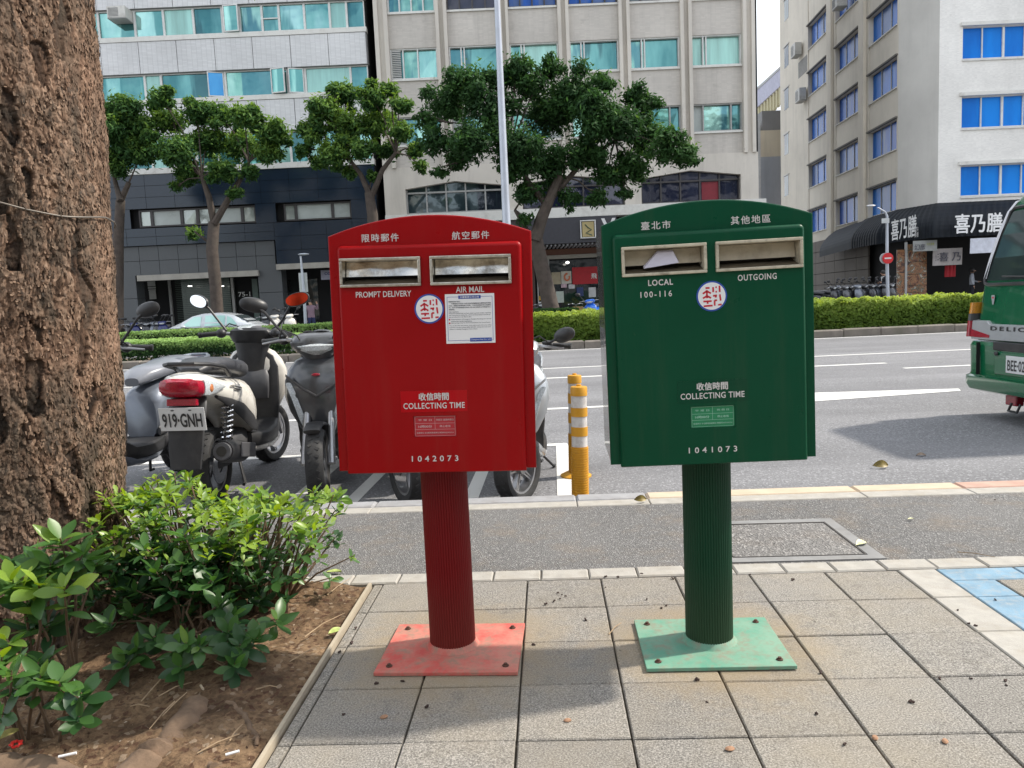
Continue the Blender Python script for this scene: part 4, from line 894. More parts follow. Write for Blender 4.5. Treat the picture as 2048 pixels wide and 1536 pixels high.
    mf = MB().tube([(.22, -.15, .29), (.10, -.17, .305), (.0, -.18, .32), (-.24, -.185, .365), (-.31, -.187, .378)], [.035, .055, .068, .070, .062], 18).build('muffler', M_BLK, t, smooth=True, angle=30)
    if detail:
        MB().tube([(-.312, -.187, .378), (-.325, -.1875, .381)], [.055, .05], 18).build('end_cap', M_DGREY, mf, smooth=True); MB().tube([(-.326, -.1875, .381), (-.330, -.1876, .382)], .03, 14).build('outlet', M_DARK, mf)
        MB().obox(Matrix.Translation((-.06, -.258, .34)) @ Matrix.Rotation(R(11), 4, 'Y'), .13, .006, .045).build('heat_shield', M_DGREY, mf, bevel=.006)
        sh = MB().tube([(-.06, -.125, .36), (.0, -.125, .66)], .018, 8).build('shock_absorber', M_BLK, t, smooth=True)
        mb = MB(); P = [Vector((-.06, -.125, .38)).lerp(Vector((-.005, -.125, .63)), i/90)+Vector((math.cos(i*.58), math.sin(i*.58), 0))*.034 for i in range(91)]; mb.tube(P, .0065, 6); mb.build('coil_spring', M_CHR, sh, smooth=True)
        mb = MB(); mb.tube([(.30, .10, .16), (.24, .22, .02)], .010, 6); mb.tube([(.24, .22, .02), (.18, .23, .012)], .012, 6); mb.build('side_stand', M_BLK, t)
        mb = MB()
        for s_ in (-1, 1): mb.tube([(.32, 0, .2), (.32, s_*.07, .2), (.26, s_*.12, .06), (.20, s_*.13, .06)], .011, 6)
        mb.build('centre_stand', M_BLK, t)
    # floor and fairing
    MB().loft([ring((x, 0, z), Y_, Z_, hw, hh, 5, 20) for x, z, hw, hh in ((.42, .33, .13, .05), (.50, .31, .165, .055), (.66, .30, .185, .055), (.84, .31, .19, .06), (.95, .36, .17, .08))]).build('floorboard', M_BLK, t, smooth=True)
    MB().loft([ring((x, 0, z), Y_, Z_, hw, hh, 3, 20) for x, z, hw, hh in ((.46, .265, .13, .03), (.58, .245, .17, .035), (.75, .24, .185, .035), (.92, .27, .18, .05), (1.0, .33, .14, .05))]).build('belly_fairing', paint, t, smooth=True)
    MB().loft([ring((x, 0, z), X, Y_, d, hw, 3.5, 20) for z, x, hw, d in ((.34, .93, .165, .03), (.50, .925, .185, .035), (.65, .94, .185, .04), (.78, .955, .18, .035), (.86, .95, .15, .03), (.90, .945, .10, .02))]).build('leg_shield', M_BLK, t, smooth=True)
    if detail: MB().loft([ring((x, 0, z), X, Y_, d, hw, 3, 16) for z, x, hw, d in ((.55, .885, .12, .02), (.62, .875, .13, .035), (.72, .88, .13, .03), (.76, .90, .11, .01))]).build('glove_box', M_DGREY, t, smooth=True)
    sh = loftz([(.33, 1.05, .03, .02), (.37, 1.05, .075, .04), (.45, 1.04, .14, .07), (.56, 1.03, .20, .10), (.66, 1.025, .228, .115), (.76, 1.01, .225, .115), (.83, .995, .20, .10), (.89, .98, .155, .07), (.92, .97, .10, .03)], 1.75).build('front_shield', paint, t, smooth=True)
    if detail:
        for s_ in (-1, 1):
            pts = [(1.085, .185, .74), (1.112, .150, .66), (1.112, .115, .54), (1.088, .080, .43)]
            MB().loft([ring((x+.004, s_*y, z), Vector((.4, s_*.9, 0)), Vector((-.2, s_*.25, 1)), .02, h*1.25, 2.2, 10) for (x, y, z), h in zip(pts, (.012, .040, .040, .008))]).build('indicator', M_CLR, sh, smooth=True)
            MB().loft([ring((x, s_*y, z), Vector((.6, -s_*.4, 0)), Z_, .010, .010, 2, 8) for x, y, z in ((1.09, .20, .80), (1.13, .10, .72), (1.145, .0, .66))]).build('shield_crease', accent, sh, smooth=True)
        MB().ell((1.128, 0, .80), .006, .028, .010).build('badge', M_TAIL, sh, smooth=True)
    loftz([(.74, .915, .085, .035), (.82, .925, .10, .05), (.90, .945, .115, .06), (.96, .955, .13, .07)]).build('column_cover', M_BLK, t, smooth=True)
    # front end that steers
    stx = Matrix.Rotation(steer, 4, 'Z')
    def st(p): q = Vector((p[0]-.98, p[1], p[2])); q = stx @ q; return (q.x+.98, q.y, q.z)
    mb = MB()
    for s_ in (-1, 1): mb.tube([(1.06, s_*.075, .62), (1.26, s_*.085, .235)], [.022, .028], 10)
    mb.build('fork', M_ALU, t, smooth=True)
    MB().loft([ring((1.27+.262*math.cos(a), 0, .235+.262*math.sin(a)), (math.cos(a), 0, math.sin(a)), Y_, .016, .062-.012*abs(a-1.9), 3, 12) for a in [R(d) for d in range(62, 170, 12)]]).build('front_mudguard', M_BLK, t, smooth=True)
    cw = MB().loft([ring(st((x, 0, z)), stx.to_3x3() @ Vector(X), stx.to_3x3() @ Vector(Y_), d, hw, n, 22) for z, x, hw, d, n in ((.88, .985, .07, .05, 2.2), (.93, .985, .11, .075, 2.4), (.97, .99, .165, .10, 2.3), (1.01, .98, .18, .105, 2.4), (1.05, .955, .155, .09, 2.6), (1.07, .94, .11, .06, 2.6))]).build('handlebar_cowl', paint if not plate else M_BLK, t, smooth=True)
    hl = MB().loft([ring(st((x, 0, z)), stx.to_3x3() @ Vector(X), stx.to_3x3() @ Vector(Y_), d, hw, 1.8, 20) for z, x, hw, d in ((.925, 1.05, .03, .02), (.955, 1.055, .10, .045), (.985, 1.045, .135, .055), (1.01, 1.02, .14, .055), (1.03, 1.0, .11, .04))]).build('headlight', M_CLR, t, smooth=True)
    if detail:
        MB().lathe([(0, 0), (.055, 0), (.06, .008), (.05, .012), (0, .010)], Matrix.Translation(st((.93, .03, 1.066))) @ Matrix.Rotation(-.25, 4, 'Y'), 24).build('dial', M_CLR, cw, smooth=True); MB().lathe([(0, 0), (.038, 0), (.042, .008), (.034, .012), (0, .010)], Matrix.Translation(st((.935, -.055, 1.064))) @ Matrix.Rotation(-.25, 4, 'Y'), 20).build('dial', M_DGREY, cw, smooth=True)
    mb = MB(); mg = MB(); ml = MB(); msw = MB()
    for s_ in (-1, 1):
        mb.tube([st((.95, s_*.12, 1.02)), st((.925, s_*.22, 1.03)), st((.90, s_*.25, 1.03))], .014, 8); mg.tube([st((.905, s_*.24, 1.03)), st((.86, s_*.355, 1.02))], .0185, 10); mg.tube([st((.86, s_*.356, 1.02)), st((.855, s_*.372, 1.018))], .022, 10)
        ml.tube([st((.965, s_*.20, 1.03)), st((.975, s_*.26, 1.025)), st((.94, s_*.36, 1.01))], [.009, .009, .007], 6)
        mg.build('hand_grip', M_BLK, t, smooth=True); ml.build('brake_lever', M_ALU, t, smooth=True); mg = MB(); ml = MB()
        if detail: MB().ell(st((.915, s_*.225, 1.03)), .035, .04, .035).build('switch_box', M_BLK, t, smooth=True)
    mb.build('handlebar', M_ALU, t, smooth=True)
    if detail:
        for s_ in (-1, 1): MB().tube([st((.93, s_*.25, 1.04)), st((1.02, s_*.22, 1.10)), st((1.06, s_*.12, 1.06)), st((1.03, s_*.08, .98))], .0055, 6).build('brake_cable', M_BLK, t, smooth=True)
    for s_ in (-1, 1):
        c = st((.93, s_*.40*mir, 1.27+mz)); m = MB().tube([st((.945, s_*.20, 1.05)), st((.95, s_*.26, 1.12+mz*.4)), st((.94, s_*.33*mir, 1.215+mz*.85)), c], [.010, .009, .009, .016], 7)
        mm = m.build('mirror_arm', M_BLK, t, smooth=True); tilt = Matrix.Translation(c) @ Matrix.Rotation(steer, 4, 'Z') @ Matrix.Rotation(s_*.25, 4, 'X') @ Matrix.Rotation(-s_*.22, 4, 'Z')
        MB().loft([ring(tilt @ Vector((x, 0, 0)), tilt.to_3x3() @ Vector(Y_), tilt.to_3x3() @ Vector(Z_), a, b, 2.2, 20) for x, a, b in ((-.012, .088, .047), (.0, .092, .050), (.018, .08, .042), (.032, .045, .022), (.036, .01, .008))]).build('mirror_shell', M_BLK, mm, smooth=True)
        MB().loft([ring(tilt @ Vector((x, 0, 0)), tilt.to_3x3() @ Vector(Y_), tilt.to_3x3() @ Vector(Z_), .082, .043, 2.2, 20) for x in (-.0145, -.0125)]).build('mirror_glass', mat('red_mirror', (.75, .06, .02), .05, metal=.6, var=.3, scale=9) if (mirror_red and s_ < 0) else M_MIR, mm)
    return t
zr = -.12
p = gnd(383, 1000, zr)
scooter('white scooter seen from behind with a 919-GNH number plate and red tail lamp', M_WHITE, (-2.15, 5.34, zr), R(91), plate='919·GNH', mir=1.0, steer=R(-14), lean=R(1.5), mirror_red=True, scale=1.12)
scooter('dark grey scooter facing the kerb, half hidden by the red post box', M_GREYP, (-1.46, 6.60, zr), R(-86), steer=R(4), accent=M_DGREY)
scooter('white and grey scooter whose spoked wheel shows below the red post box', M_GREYP, (-.86, 6.38, zr), R(-84), steer=R(22), mir=.8)
scooter('silver scooter whose front corner and mirror stick out right of the red post box', M_SILV, (.10, 6.18, zr), R(-94), steer=R(-28), accent=M_ALU, scale=.98, mz=-.17, mir=.9)
scooter('grey-blue scooter with shiny seat, its front hidden behind the big tree trunk', M_GBLUE, (-2.84, 6.5, zr), R(-98), steer=R(5), seat=mat('blue_grey_seat', (.20, .21, .24), .3, var=.08, coat=.3), accent=M_DGREY)

# ================================================================== buildings across the street
def m_glass(name, c0, c1, metal=.55, rough=.04, wave=.35, scale=.6, stretch=(1, 1, .25), dark=None, spec=.8):
    s = NT(name); n = s.noise(scale, 5, .6, stretch=stretch); c = s.ramp(n, (.38, c0), (.62, c1))
    if dark: c = s.mix(s.ramp(s.noise(.9, 3, .5, stretch=(1.4, 1, .2)), (.5, 0.0), (.56, .8)), c, dark)
    s.set(col=c, rough=rough, metal=metal, spec=spec, normal=s.bump(s.noise(.9, 2, .5), wave, .05)); return s.m
G_TEAL = m_glass('teal_window_glass', (.11, .35, .33), (.38, .66, .62), .66, dark=(.05, .21, .22)); G_TEAL2 = m_glass('green_window_glass', (.08, .30, .26), (.36, .64, .57), .55, wave=.5, dark=(.03, .16, .22))
G_DARK = m_glass('dark_window_glass', (.03, .05, .06), (.10, .14, .15), .3, dark=(.012, .015, .03)); G_NIGHT = m_glass('navy_window_glass', (.012, .015, .035), (.03, .035, .07), .2)
G_BLUE = m_glass('blue_window_film', (.003, .15, .58), (.006, .23, .76), .04, .3, .1, spec=.15); G_BLUED = m_glass('dull_blue_film', (.006, .08, .40), (.02, .15, .55), .05, .25, .4, dark=(.10, .16, .32), spec=.3)
G_MILK = mat('milky_blind', (.42, .46, .44), .3, var=.12, scale=1.2); G_SHOP = m_glass('shop_glass', (.015, .017, .018), (.04, .045, .045), .15)
G_TEALD = m_glass('deep_teal_glass', (.03, .17, .19), (.14, .38, .38), .5, dark=(.02, .10, .12)); G_TEALC = mat('curtained_teal_glass', (.27, .50, .45), .18, metal=.3, var=.28, scale=3.2, stretch=(1, 1, .06), spec=.8)
def m_wall(name, col, tile=None, dirt=.5, mortar=.8, scale=1.0, streak=.5, rough=.8):
    s = NT(name); big = s.noise(.35, 6, .62); c = s.ramp(big, (.3, tuple(x*.88 for x in col)), (.7, tuple(min(1, x*1.08) for x in col)))
    st = s.ramp(s.noise(1.3, 7, .7, stretch=(1, 1, .10)), (.50, 0.0), (.78, streak)); c = s.mix(st, c, tuple(x*.62 for x in col))
    sp = s.ramp(s.noise(2.2, 9, .75), (.58, 0.0), (.80, dirt)); c = s.mix(sp, c, (.13, .11, .09)); h = s.noise(60, 3)
    if tile:
        b = s.n('TexBrick'); b.offset = 0; b.inputs['Scale'].default_value = 1; b.inputs['Brick Width'].default_value = tile[0]; b.inputs['Row Height'].default_value = tile[1]; b.inputs['Mortar Size'].default_value = tile[2]
        cm = s.n('CombineXYZ'); sp_ = s.n('SeparateXYZ'); s.l(s.tc.outputs['Object'], sp_.inputs[0]); ad = s.n('Math', operation='ADD'); s.l(sp_.outputs[0], ad.inputs[0]); s.l(sp_.outputs[1], ad.inputs[1]); s.l(ad.outputs[0], cm.inputs[0]); s.l(sp_.outputs[2], cm.inputs[1]); s.l(cm.outputs[0], b.inputs['Vector'])
        b.inputs['Color1'].default_value = (1, 1, 1, 1); b.inputs['Color2'].default_value = (.9, .9, .9, 1); b.inputs['Mortar'].default_value = (mortar,)*3+(1,)
        c = s.mix(1.0, c, b.outputs['Color'], 'MULTIPLY'); h = b.outputs['Fac']
        s.set(normal=s.bump(h, -.15, .004))
    else: s.set(normal=s.bump(h, .2, .005))
    s.set(col=c, rough=rough); return s.m
W_TILE = m_wall('pale_grey_tiles', (.72, .72, .72), (.235, .06, .008), .12, .70, streak=.22); W_CONC = m_wall('weathered_concrete', (.58, .54, .49), (.24, .07, .006), .35, .90, streak=.55)
W_PIL = m_wall('pilaster_render', (.62, .575, .51), None, .25, streak=.6); W_BEIGE = m_wall('beige_render', (.74, .68, .58), None, .25, streak=.5); W_WHITE = m_wall('white_tiled_wall', (.84, .82, .78), (.12, .05, .004), .22, .94, streak=.3)
W_GRAN = m_wall('navy_granite', (.016, .027, .045), None, .0, streak=.1, rough=.12); W_GREYP = m_wall('charcoal_panel', (.085, .092, .098), None, .1, streak=.2, rough=.45); W_CREAM = mat('cream_metal', (.36, .34, .30), .5, var=.12, scale=2, dirt=.3, dscale=3)
W_STONE = m_wall('stone_cladding', (.17, .15, .13), None, .6, streak=.6); M_FRAME = mat('white_window_frame', (.66, .66, .64), .5, var=.06, dirt=.25); M_FDARK = mat('dark_window_frame', (.05, .045, .045), .5); M_FGREY = mat('grey_window_frame', (.35, .35, .34), .5)
M_INT = mat('dark_interior', (.012, .012, .013), .9); W_SILL = mat('pale_sill', (.70, .69, .65), .7, var=.1, scale=2, dirt=.4, dscale=2); M_SIGN = mat('sign_charcoal', (.045, .045, .055), .5)
YF = 38.0
def rc(px0, py0, px1, py1, Y=YF):
    a, b = at(px0, py0, Y), at(px1, py1, Y); return a.x, b.x, b.z, a.z
def B(par, name, m, x0, x1, z0, z1, Y=YF, d=.05, **kw): return MB().box(x0, x1, Y-d, Y, z0, z1).build(name, m, par, **kw)
def Bp(par, name, m, px0, py0, px1, py1, Y=YF, d=.05, **kw): return B(par, name, m, *rc(px0, py0, px1, py1, Y), Y, d, **kw)
def window(par, x0, x1, z0, z1, Y, mf, mg, fw=.06, d=.10, mull=(), trans=(), name='window'):
    mb = MB(); mb.box(x0, x1, Y-d, Y, z1-fw, z1); mb.box(x0, x1, Y-d, Y, z0, z0+fw); mb.box(x0, x0+fw, Y-d, Y, z0+fw, z1-fw); mb.box(x1-fw, x1, Y-d, Y, z0+fw, z1-fw)
    for m in mull: mb.box(m-fw*.5, m+fw*.5, Y-d+.01, Y, z0+fw, z1-fw)
    for (a, b, z) in trans: mb.box(a+fw*.5, b-fw*.5, Y-d+.015, Y, z-.025, z+.025)
    w = mb.build(name, mf, par); xs = [x0+fw]+list(mull)+[x1-fw]
    for i in range(len(xs)-1):
        a, b = xs[i]+(fw*.5 if i else 0), xs[i+1]-(fw*.5 if i < len(xs)-2 else 0)
        MB().quad((a, Y-.02, z0+fw), (b, Y-.02+rnd.uniform(-.012, .012), z0+fw), (b, Y-.02+rnd.uniform(-.012, .012), z1-fw), (a, Y-.02, z1-fw)).build('pane', mg[(i*7+int(abs(x0)*3)) % len(mg)] if isinstance(mg, (list, tuple)) else mg, w)
    return w
def casement(par, x0, x1, z0, z1, Y, mf, mg, ang):
    w = empty('open_window', (x0, Y-.1, 0), (0, 0, ang), par); wd = x1-x0; fw = .05; mb = MB()
    mb.box(0, wd, -.03, .03, z1-fw, z1); mb.box(0, wd, -.03, .03, z0, z0+fw); mb.box(0, fw, -.03, .03, z0+fw, z1-fw); mb.box(wd-fw, wd, -.03, .03, z0+fw, z1-fw); mb.build('sash', mf, w); MB().quad((fw, 0, z0+fw), (wd-fw, 0, z0+fw), (wd-fw, 0, z1-fw), (fw, 0, z1-fw)).build('pane', mg, w)
def zof(px, py, Y=YF): return at(px, py, Y).z
def xof(px, py, Y=YF): return at(px, py, Y).x
def ac_unit(par, x, z, Y, w=.75, h=.42, d=.55):
    t = MB().box(x-w/2, x+w/2, Y-d, Y, z, z+h).build('air_conditioner', mat('ac_casing', (.58, .57, .53), .5, var=.08, dirt=.4), None, bevel=.02); mb = MB()
    for k in range(7): mb.box(x-w*.42, x+w*.12, Y-d-.012, Y-d, z+h*.12+k*h*.11, z+h*.12+k*h*.11+h*.05)
    mb.build('grille', mat('ac_grille', (.2, .2, .2), .6), t); mb = MB(); mb.box(x-w/2, x+w/2, Y-d, Y, z-.04, z-.01); mb.build('bracket', M_FGREY, t); return t

# ---- left office block
b1 = empty('office_building', (-14, YF+6, 0), label='office block at the left with teal window bands, pale tiled walls and navy granite base', cat='building')
def U(o): return o
XL, XR = -27.0, xof(737, 140)
zb = [(zof(479, 9), zof(479, 65)), (zof(473, 140), zof(455, 193)), (zof(590, 261), zof(540, 327))]
pit = zb[0][0]-zb[1][0]; zb = [(zb[0][0]+pit, zb[0][1]+pit)]+zb
zled = zof(540, 338); zg = zof(530, 481); zg2 = zof(600, 527)
G1 = empty('x', (0, 0, 0)); bpy.data.objects.remove(G1)
def par1(o): o.matrix_parent_inverse = Matrix.Translation(b1.location).inverted(); return o
class _Par:            # children built in world coordinates under a placed root
    pass
ROOTS = {}
def wbuild(root):
    inv = Matrix.Translation(root.location).inverted()
    for o in COL.objects:
        if o.parent == root and not o.get('_ok'): o.matrix_parent_inverse = inv; o['_ok'] = 1
mb = MB(); mb.box(XL, XR, YF+.35, YF+12, zg2, 26); mb.build('structure_core', M_INT, b1)
MB().box(XL, XR, YF+.05, YF+12, 25.5, 26.5).build('roof_slab', W_TILE, b1)
seg = [(zb[i][1], zb[i+1][0]) for i in range(3)]
pw = xof(435, 100)-xof(359, 100)
for k, (zt, z0) in enumerate(seg+[(25.5, zb[0][0])]):
    sill = .22 if k < 3 else 0
    if k < 3: MB().box(XL, XR+.02, YF-.06, YF+.34, zt-sill, zt).build('sill_band', W_SILL, b1)
    x = xof(733, 100)-12*pw
    MB().box(XL, XR, YF+.03, YF+.34, z0, zt-sill-.002).build('wall', mat('joint_grey', (.22, .22, .22), .9), b1)
    while x < XR-.05:
        x1 = min(x+pw, XR); MB().box(x+.015, x1-.015, YF-.03, YF+.028, z0+.02, zt-sill-.02).build('tiled_panel', W_TILE, b1); x = x1
MB().box(XL, XR+.02, YF-.10, YF+.34, zled, zb[3][1]).build('ledge', W_SILL, b1)
MU = [[195, 268, 326, 386, 444, 479, 524, 558, 609, 660, 694, 731], [287, 320, 416, 449, 543, 574, 578, 610, 701, 734], [300, 345, 390, 435, 480, 545, 580, 615, 650, 700, 734]]
for k in range(4):
    zt, z0 = zb[k]; ml = MU[max(0, k-1)]; py = (60, 60, 165, 295)[k]; xs = [XL, XL+2, XL+4.2, XL+6.5]+[xof(p, py) for p in ml if xof(p, py) > XL+7]; xs[-1] = XR-.05
    MB().box(XL, XR, YF+.30, YF+.34, z0, zt).build('shaded_reveal', M_INT, b1)
    for i in range(len(xs)-1):
        tr = [(xs[i], xs[i+1], (zt+z0)/2)] if (k == 1 and i == len(xs)-6) else ()
        window(b1, xs[i], xs[i+1], z0, zt, YF+.22, M_FRAME, (G_TEAL, G_TEALC, G_TEAL, G_TEALD, G_TEAL, G_TEALC, G_TEAL2)[(i*5+k*3) % 7], .05, trans=tr)
for (pa, pb, py, k, an) in ((416, 447, 165, 2, R(18)), (543, 573, 165, 2, R(-14)), (578, 608, 165, 2, R(14)), (447, 478, 35, 1, R(-6))):
    x0, x1 = xof(pa, py), xof(pb, py); casement(b1, x0, x1, zb[k][1]+.03, zb[k][0]-.02, YF+.05, M_FRAME, G_TEAL if pa != 416 else m_glass('sky_blue_glass', (.02, .22, .5), (.05, .33, .65), .4), an)
# granite base: separate slabs round the ribbon windows
zt4, zb4 = zof(400, 413), zof(400, 452); gw = 1.42
wl = [(xof(262, 440), xof(511, 425)), (xof(552, 420), xof(702, 412))]
def granite(x0, x1, z0, z1, rows):
    nx = max(1, round((x1-x0)/gw)); dx = (x1-x0)/nx; dz = (z1-z0)/rows
    for i in range(nx):
        for j in range(rows): MB().box(x0+i*dx+.008, x0+(i+1)*dx-.008, YF-.04, YF, z0+j*dz+.008, z0+(j+1)*dz-.008).build('granite_slab', W_GRAN, b1)
MB().box(XL, XR, YF+.002, YF+.34, zt4, zled-.002).build('wall', M_INT, b1)
granite(XL, XR, zt4, zled, 3); granite(XL, wl[0][0], zb4, zt4, 1); granite(wl[0][1], wl[1][0], zb4, zt4, 1); granite(wl[1][1], XR, zb4, zt4, 1)
xs = xof(552, 500); granite(XL, xs, zg, zb4, 2); granite(xs, XR, zg2, zb4, 3)
MB().box(XL, xs, YF+.002, YF+.34, zg, zb4).build('wall', M_INT, b1); MB().box(xs, XR, YF+.002, YF+.34, zg2, zb4).build('wall', M_INT, b1)
for (x0, x1), ml, py in ((wl[0], (301, 361, 393, 425, 483), 430), (wl[1], (589, 663), 405)):
    MB().box(x0, x1, YF+.28, YF+.34, zb4, zt4).build('shaded_reveal', M_INT, b1)
    xm = [x0+.35]+[xof(p, py) for p in ml]+[x1-.02]
    for i in range(len(xm)-1): window(b1, xm[i], xm[i+1], zb4+.06, zt4-.05, YF+.2, M_FDARK, [G_MILK, G_MILK, m_glass('milky_glass', (.35, .38, .36), (.5, .54, .5), .35, .08)], .07)
# charcoal fascia and pillars
xa, xb = xof(242, 560), xof(550, 520); z1, z2 = zg-.01, zof(400, 546); n = 8
for i in range(n):
    for j in range(2):
        dx = (xb-xa)/n; dz = (z1-z2)/2; MB().box(xa+i*dx+.01, xa+(i+1)*dx-.01, YF+.10, YF+.16, z2+j*dz+.01, z2+(j+1)*dz-.01).build('fascia_panel', W_GREYP, b1)
MB().box(xa, xb, YF+.165, YF+.34, z2, z1).build('wall', M_INT, b1)
Bp(b1, 'soffit_beam', W_CREAM, 276, 549, 517, 545, YF+.05, .25) if False else B(b1, 'soffit_beam', W_CREAM, xof(277, 548), xof(517, 533), z2-.27, z2, YF+.1, .3)
B(b1, 'soffit_beam', W_CREAM, xof(555, 533), XR, zof(600, 538), zg2, YF+.05, .3)
for (pa, pb, nm) in ((215, 274, 3), (519, 566, 3)):
    x0, x1 = xof(pa, 600), xof(pb, 600); hh = z2/nm
    for j in range(nm): MB().box(x0, x1, YF+.05, YF+.9, .03+j*hh, .03+(j+1)*hh-.02).build('pillar_panel', W_GREYP, b1)
YR = YF+2.4
MB().box(XL, XR, YR+.02, YR+.1, 0, zg2).build('rear_wall', M_INT, b1); MB().box(XL, XR, YF+.4, YR, zg2-.05, zg2).build('soffit', mat('soffit_dark', (.06, .06, .06), .8), b1)
sh = B(b1, 'glass_shutter', m_glass('shutter_glass', (.035, .055, .045), (.07, .10, .085), .15, .2, .1), *rc(362, 557, 466, 640, YR)[:2], .1, zof(400, 558, YR), YR, .05); mb = MB(); x0, x1, _, _ = rc(350, 557, 466, 640, YR)
for k in range(36): mb.box(x0, x1, YR-.09, YR-.055, .1+k*.095, .1+k*.095+.035)
mb.build('louvre_bars', mat('louvre_green', (.06, .085, .07), .5), sh)
MB().box(xof(466, 590, YR), xof(471, 590, YR), YR-.2, YR-.05, .03, zof(466, 556, YR)).build('door_post', M_FGREY, b1); MB().box(xof(341, 590, YR), xof(345, 590, YR), YR-.2, YR-.05, .03, zof(343, 556, YR)).build('door_post', M_FGREY, b1)
MB().box(xof(508, 590, YR), xof(519, 590, YR), YR-.2, YR-.05, .03, zof(512, 558, YR)).build('green_pillar', mat('green_marble', (.08, .13, .11), .3), b1)
text('75-1', mat('sign_white', (.7, .7, .7), .5), b1, at(488.5, 588.5, YR-.12), FRONT, w=.62, h=.24, bold=.01, name='house_number')
for (a, b_, c, d_) in ((295, 563, 311, 572), (296, 574, 312, 577), (297, 579, 312, 581), (298, 582, 313, 598)): Bp(b1, 'notice_sheet', mat('notice_grey', (.42, .42, .40), .6), a, b_, c, d_, YR-.02, .02)
for px_ in (380, 444): MB().lathe([(0, 0), (.10, 0), (.10, .04), (0, .04)], Matrix.Translation(at(px_, 573, YR-.6)), 12).build('ceiling_lamp', glow('lamp_light', (1, .97, .9), 3), b1)
Bp(b1, 'yellow_sign', mat('yellow_notice', (.55, .42, .03), .5), 588, 590, 596, 599, YR-.02, .03); Bp(b1, 'glass_door', G_SHOP, 575, 560, 640, 640, YR-.01, .02)
s_ = Bp(b1, 'hanging_sign', mat('lilac_sign', (.26, .26, .33), .5), 642, 541, 664, 559, YF+.6, .08); text('CO', mat('navy_print', (.02, .02, .12), .5), s_, at(655, 547, YF+.5), FRONT, w=.3, h=.13, bold=.03)
ac_unit(b1, xof(245, 38), zof(245, 44), YF+.15, .85, .52, .75)
tag([o for o in COL.objects if o.name.startswith('air_conditioner')][-1], 'white box air conditioner jutting from the teal window at the top left', 'air conditioner')
# alley gap: near-black sheet, the gap's shade put into its colour
MB().box(XR+.02, xof(762, 100)-.02, YF+3, YF+3.2, 0, 26).build('alley_shade_wall', M_INT, None, label='dark wall sheet with painted-in shade in the gap between the two buildings left of centre', cat='wall')

# ---- middle building
b2 = empty('concrete_building', (2, YF+6, 0), label='weathered grey concrete building in the middle with ribbed pilasters and green glass', cat='building')
bays = [(779, 874), (897, 1000), (1019, 1117), (1139, 1238), (1260, 1360), (1383, 1484)]; bays = [(xof(a, 100), xof(b_, 100)) for a, b_ in bays]; X0, X1 = xof(752, 100), xof(1508, 100)
r1 = (zof(1435, 68), zof(1435, 130)); r2 = (zof(1435, 206), zof(1435, 262)); pt = r1[1]-r2[1]; rows = [(r2[0], r2[1]), (r1[0], r1[1])]+[(r1[0]+pt*k, r1[1]+pt*k) for k in (1, 2, 3)]
zbase = zof(1450, 307); ztop = rows[-1][0]+1.5
MB().box(X0, X1+.3, YF+.5, YF+14, 0+4.2, ztop).build('structure_core', M_INT, b2)
edges = [X0]+[v for b_ in bays for v in b_]+[X1]
for i in range(0, len(edges), 2):
    a, b_ = edges[i], edges[i+1]; w = b_-a
    if i in (0, len(edges)-2): MB().box(a, b_, YF-.06, YF+.49, zbase, ztop).build('pilaster', W_PIL, b2)
    else:
        MB().box(a, b_, YF+.0, YF+.49, zbase, ztop).build('wall', W_PIL, b2)
    for q in ((a, a+w*.30), (b_-w*.30, b_)): MB().box(q[0], q[1], YF-.20, YF-.062 if i in (0, len(edges)-2) else YF-.002, zbase-.02, ztop).build('pilaster_rib', W_PIL, b2)
for bi, (a, b_) in enumerate(bays):
    zz = [zbase]+[v for r in rows for v in (r[1], r[0])]+[ztop]
    for k in range(0, len(zz), 2): MB().box(a+.004, b_-.004, YF+.05, YF+.48, zz[k], zz[k+1]).build('spandrel', W_CONC, b2)
    for k, (zt, z0) in enumerate(rows):
        w = b_-a; g_ = [(G_TEALD, G_TEAL2, G_TEALC)[bi % 3], G_TEAL2, (G_TEALC, G_TEAL, G_TEALD)[(bi+k) % 3]]
        if k >= 2: mg = ([G_TEAL2], [G_NIGHT], [G_BLUED], [G_BLUED], [G_DARK], [G_DARK])[bi]; mf = M_FRAME if bi == 0 else M_FDARK; mu = (a+w*.25, a+w*.5, a+w*.75)
        elif k == 1: mg = g_; mf = M_FRAME; mu = (a+w*.24, a+w*.30) if bi else (a+w*.27, a+w*.58)
        else: mg = [G_MILK, G_TEAL2, G_TEALD]; mf = M_FGREY; mu = (a+w*.22, a+w*.78)
        window(b2, a+.01, b_-.01, z0, zt, YF+.30, mf, mg, .06, .2, mull=mu)
        MB().box(a+.01, b_-.01, YF-.03, YF+.15, z0-.09, z0-.002).build('window_sill', W_SILL, b2)
    if bi == 0:
        mb = MB(); zt, z0 = rows[1]; w = b_-a
        for q in range(16): mb.obox(Matrix.Translation((a+w*.12, YF+.12, z0+.08+(zt-z0-.1)*q/16)) @ Matrix.Rotation(.6, 4, 'X'), w*.10, .05, .012)
        mb.build('louvre', M_FRAME, b2)
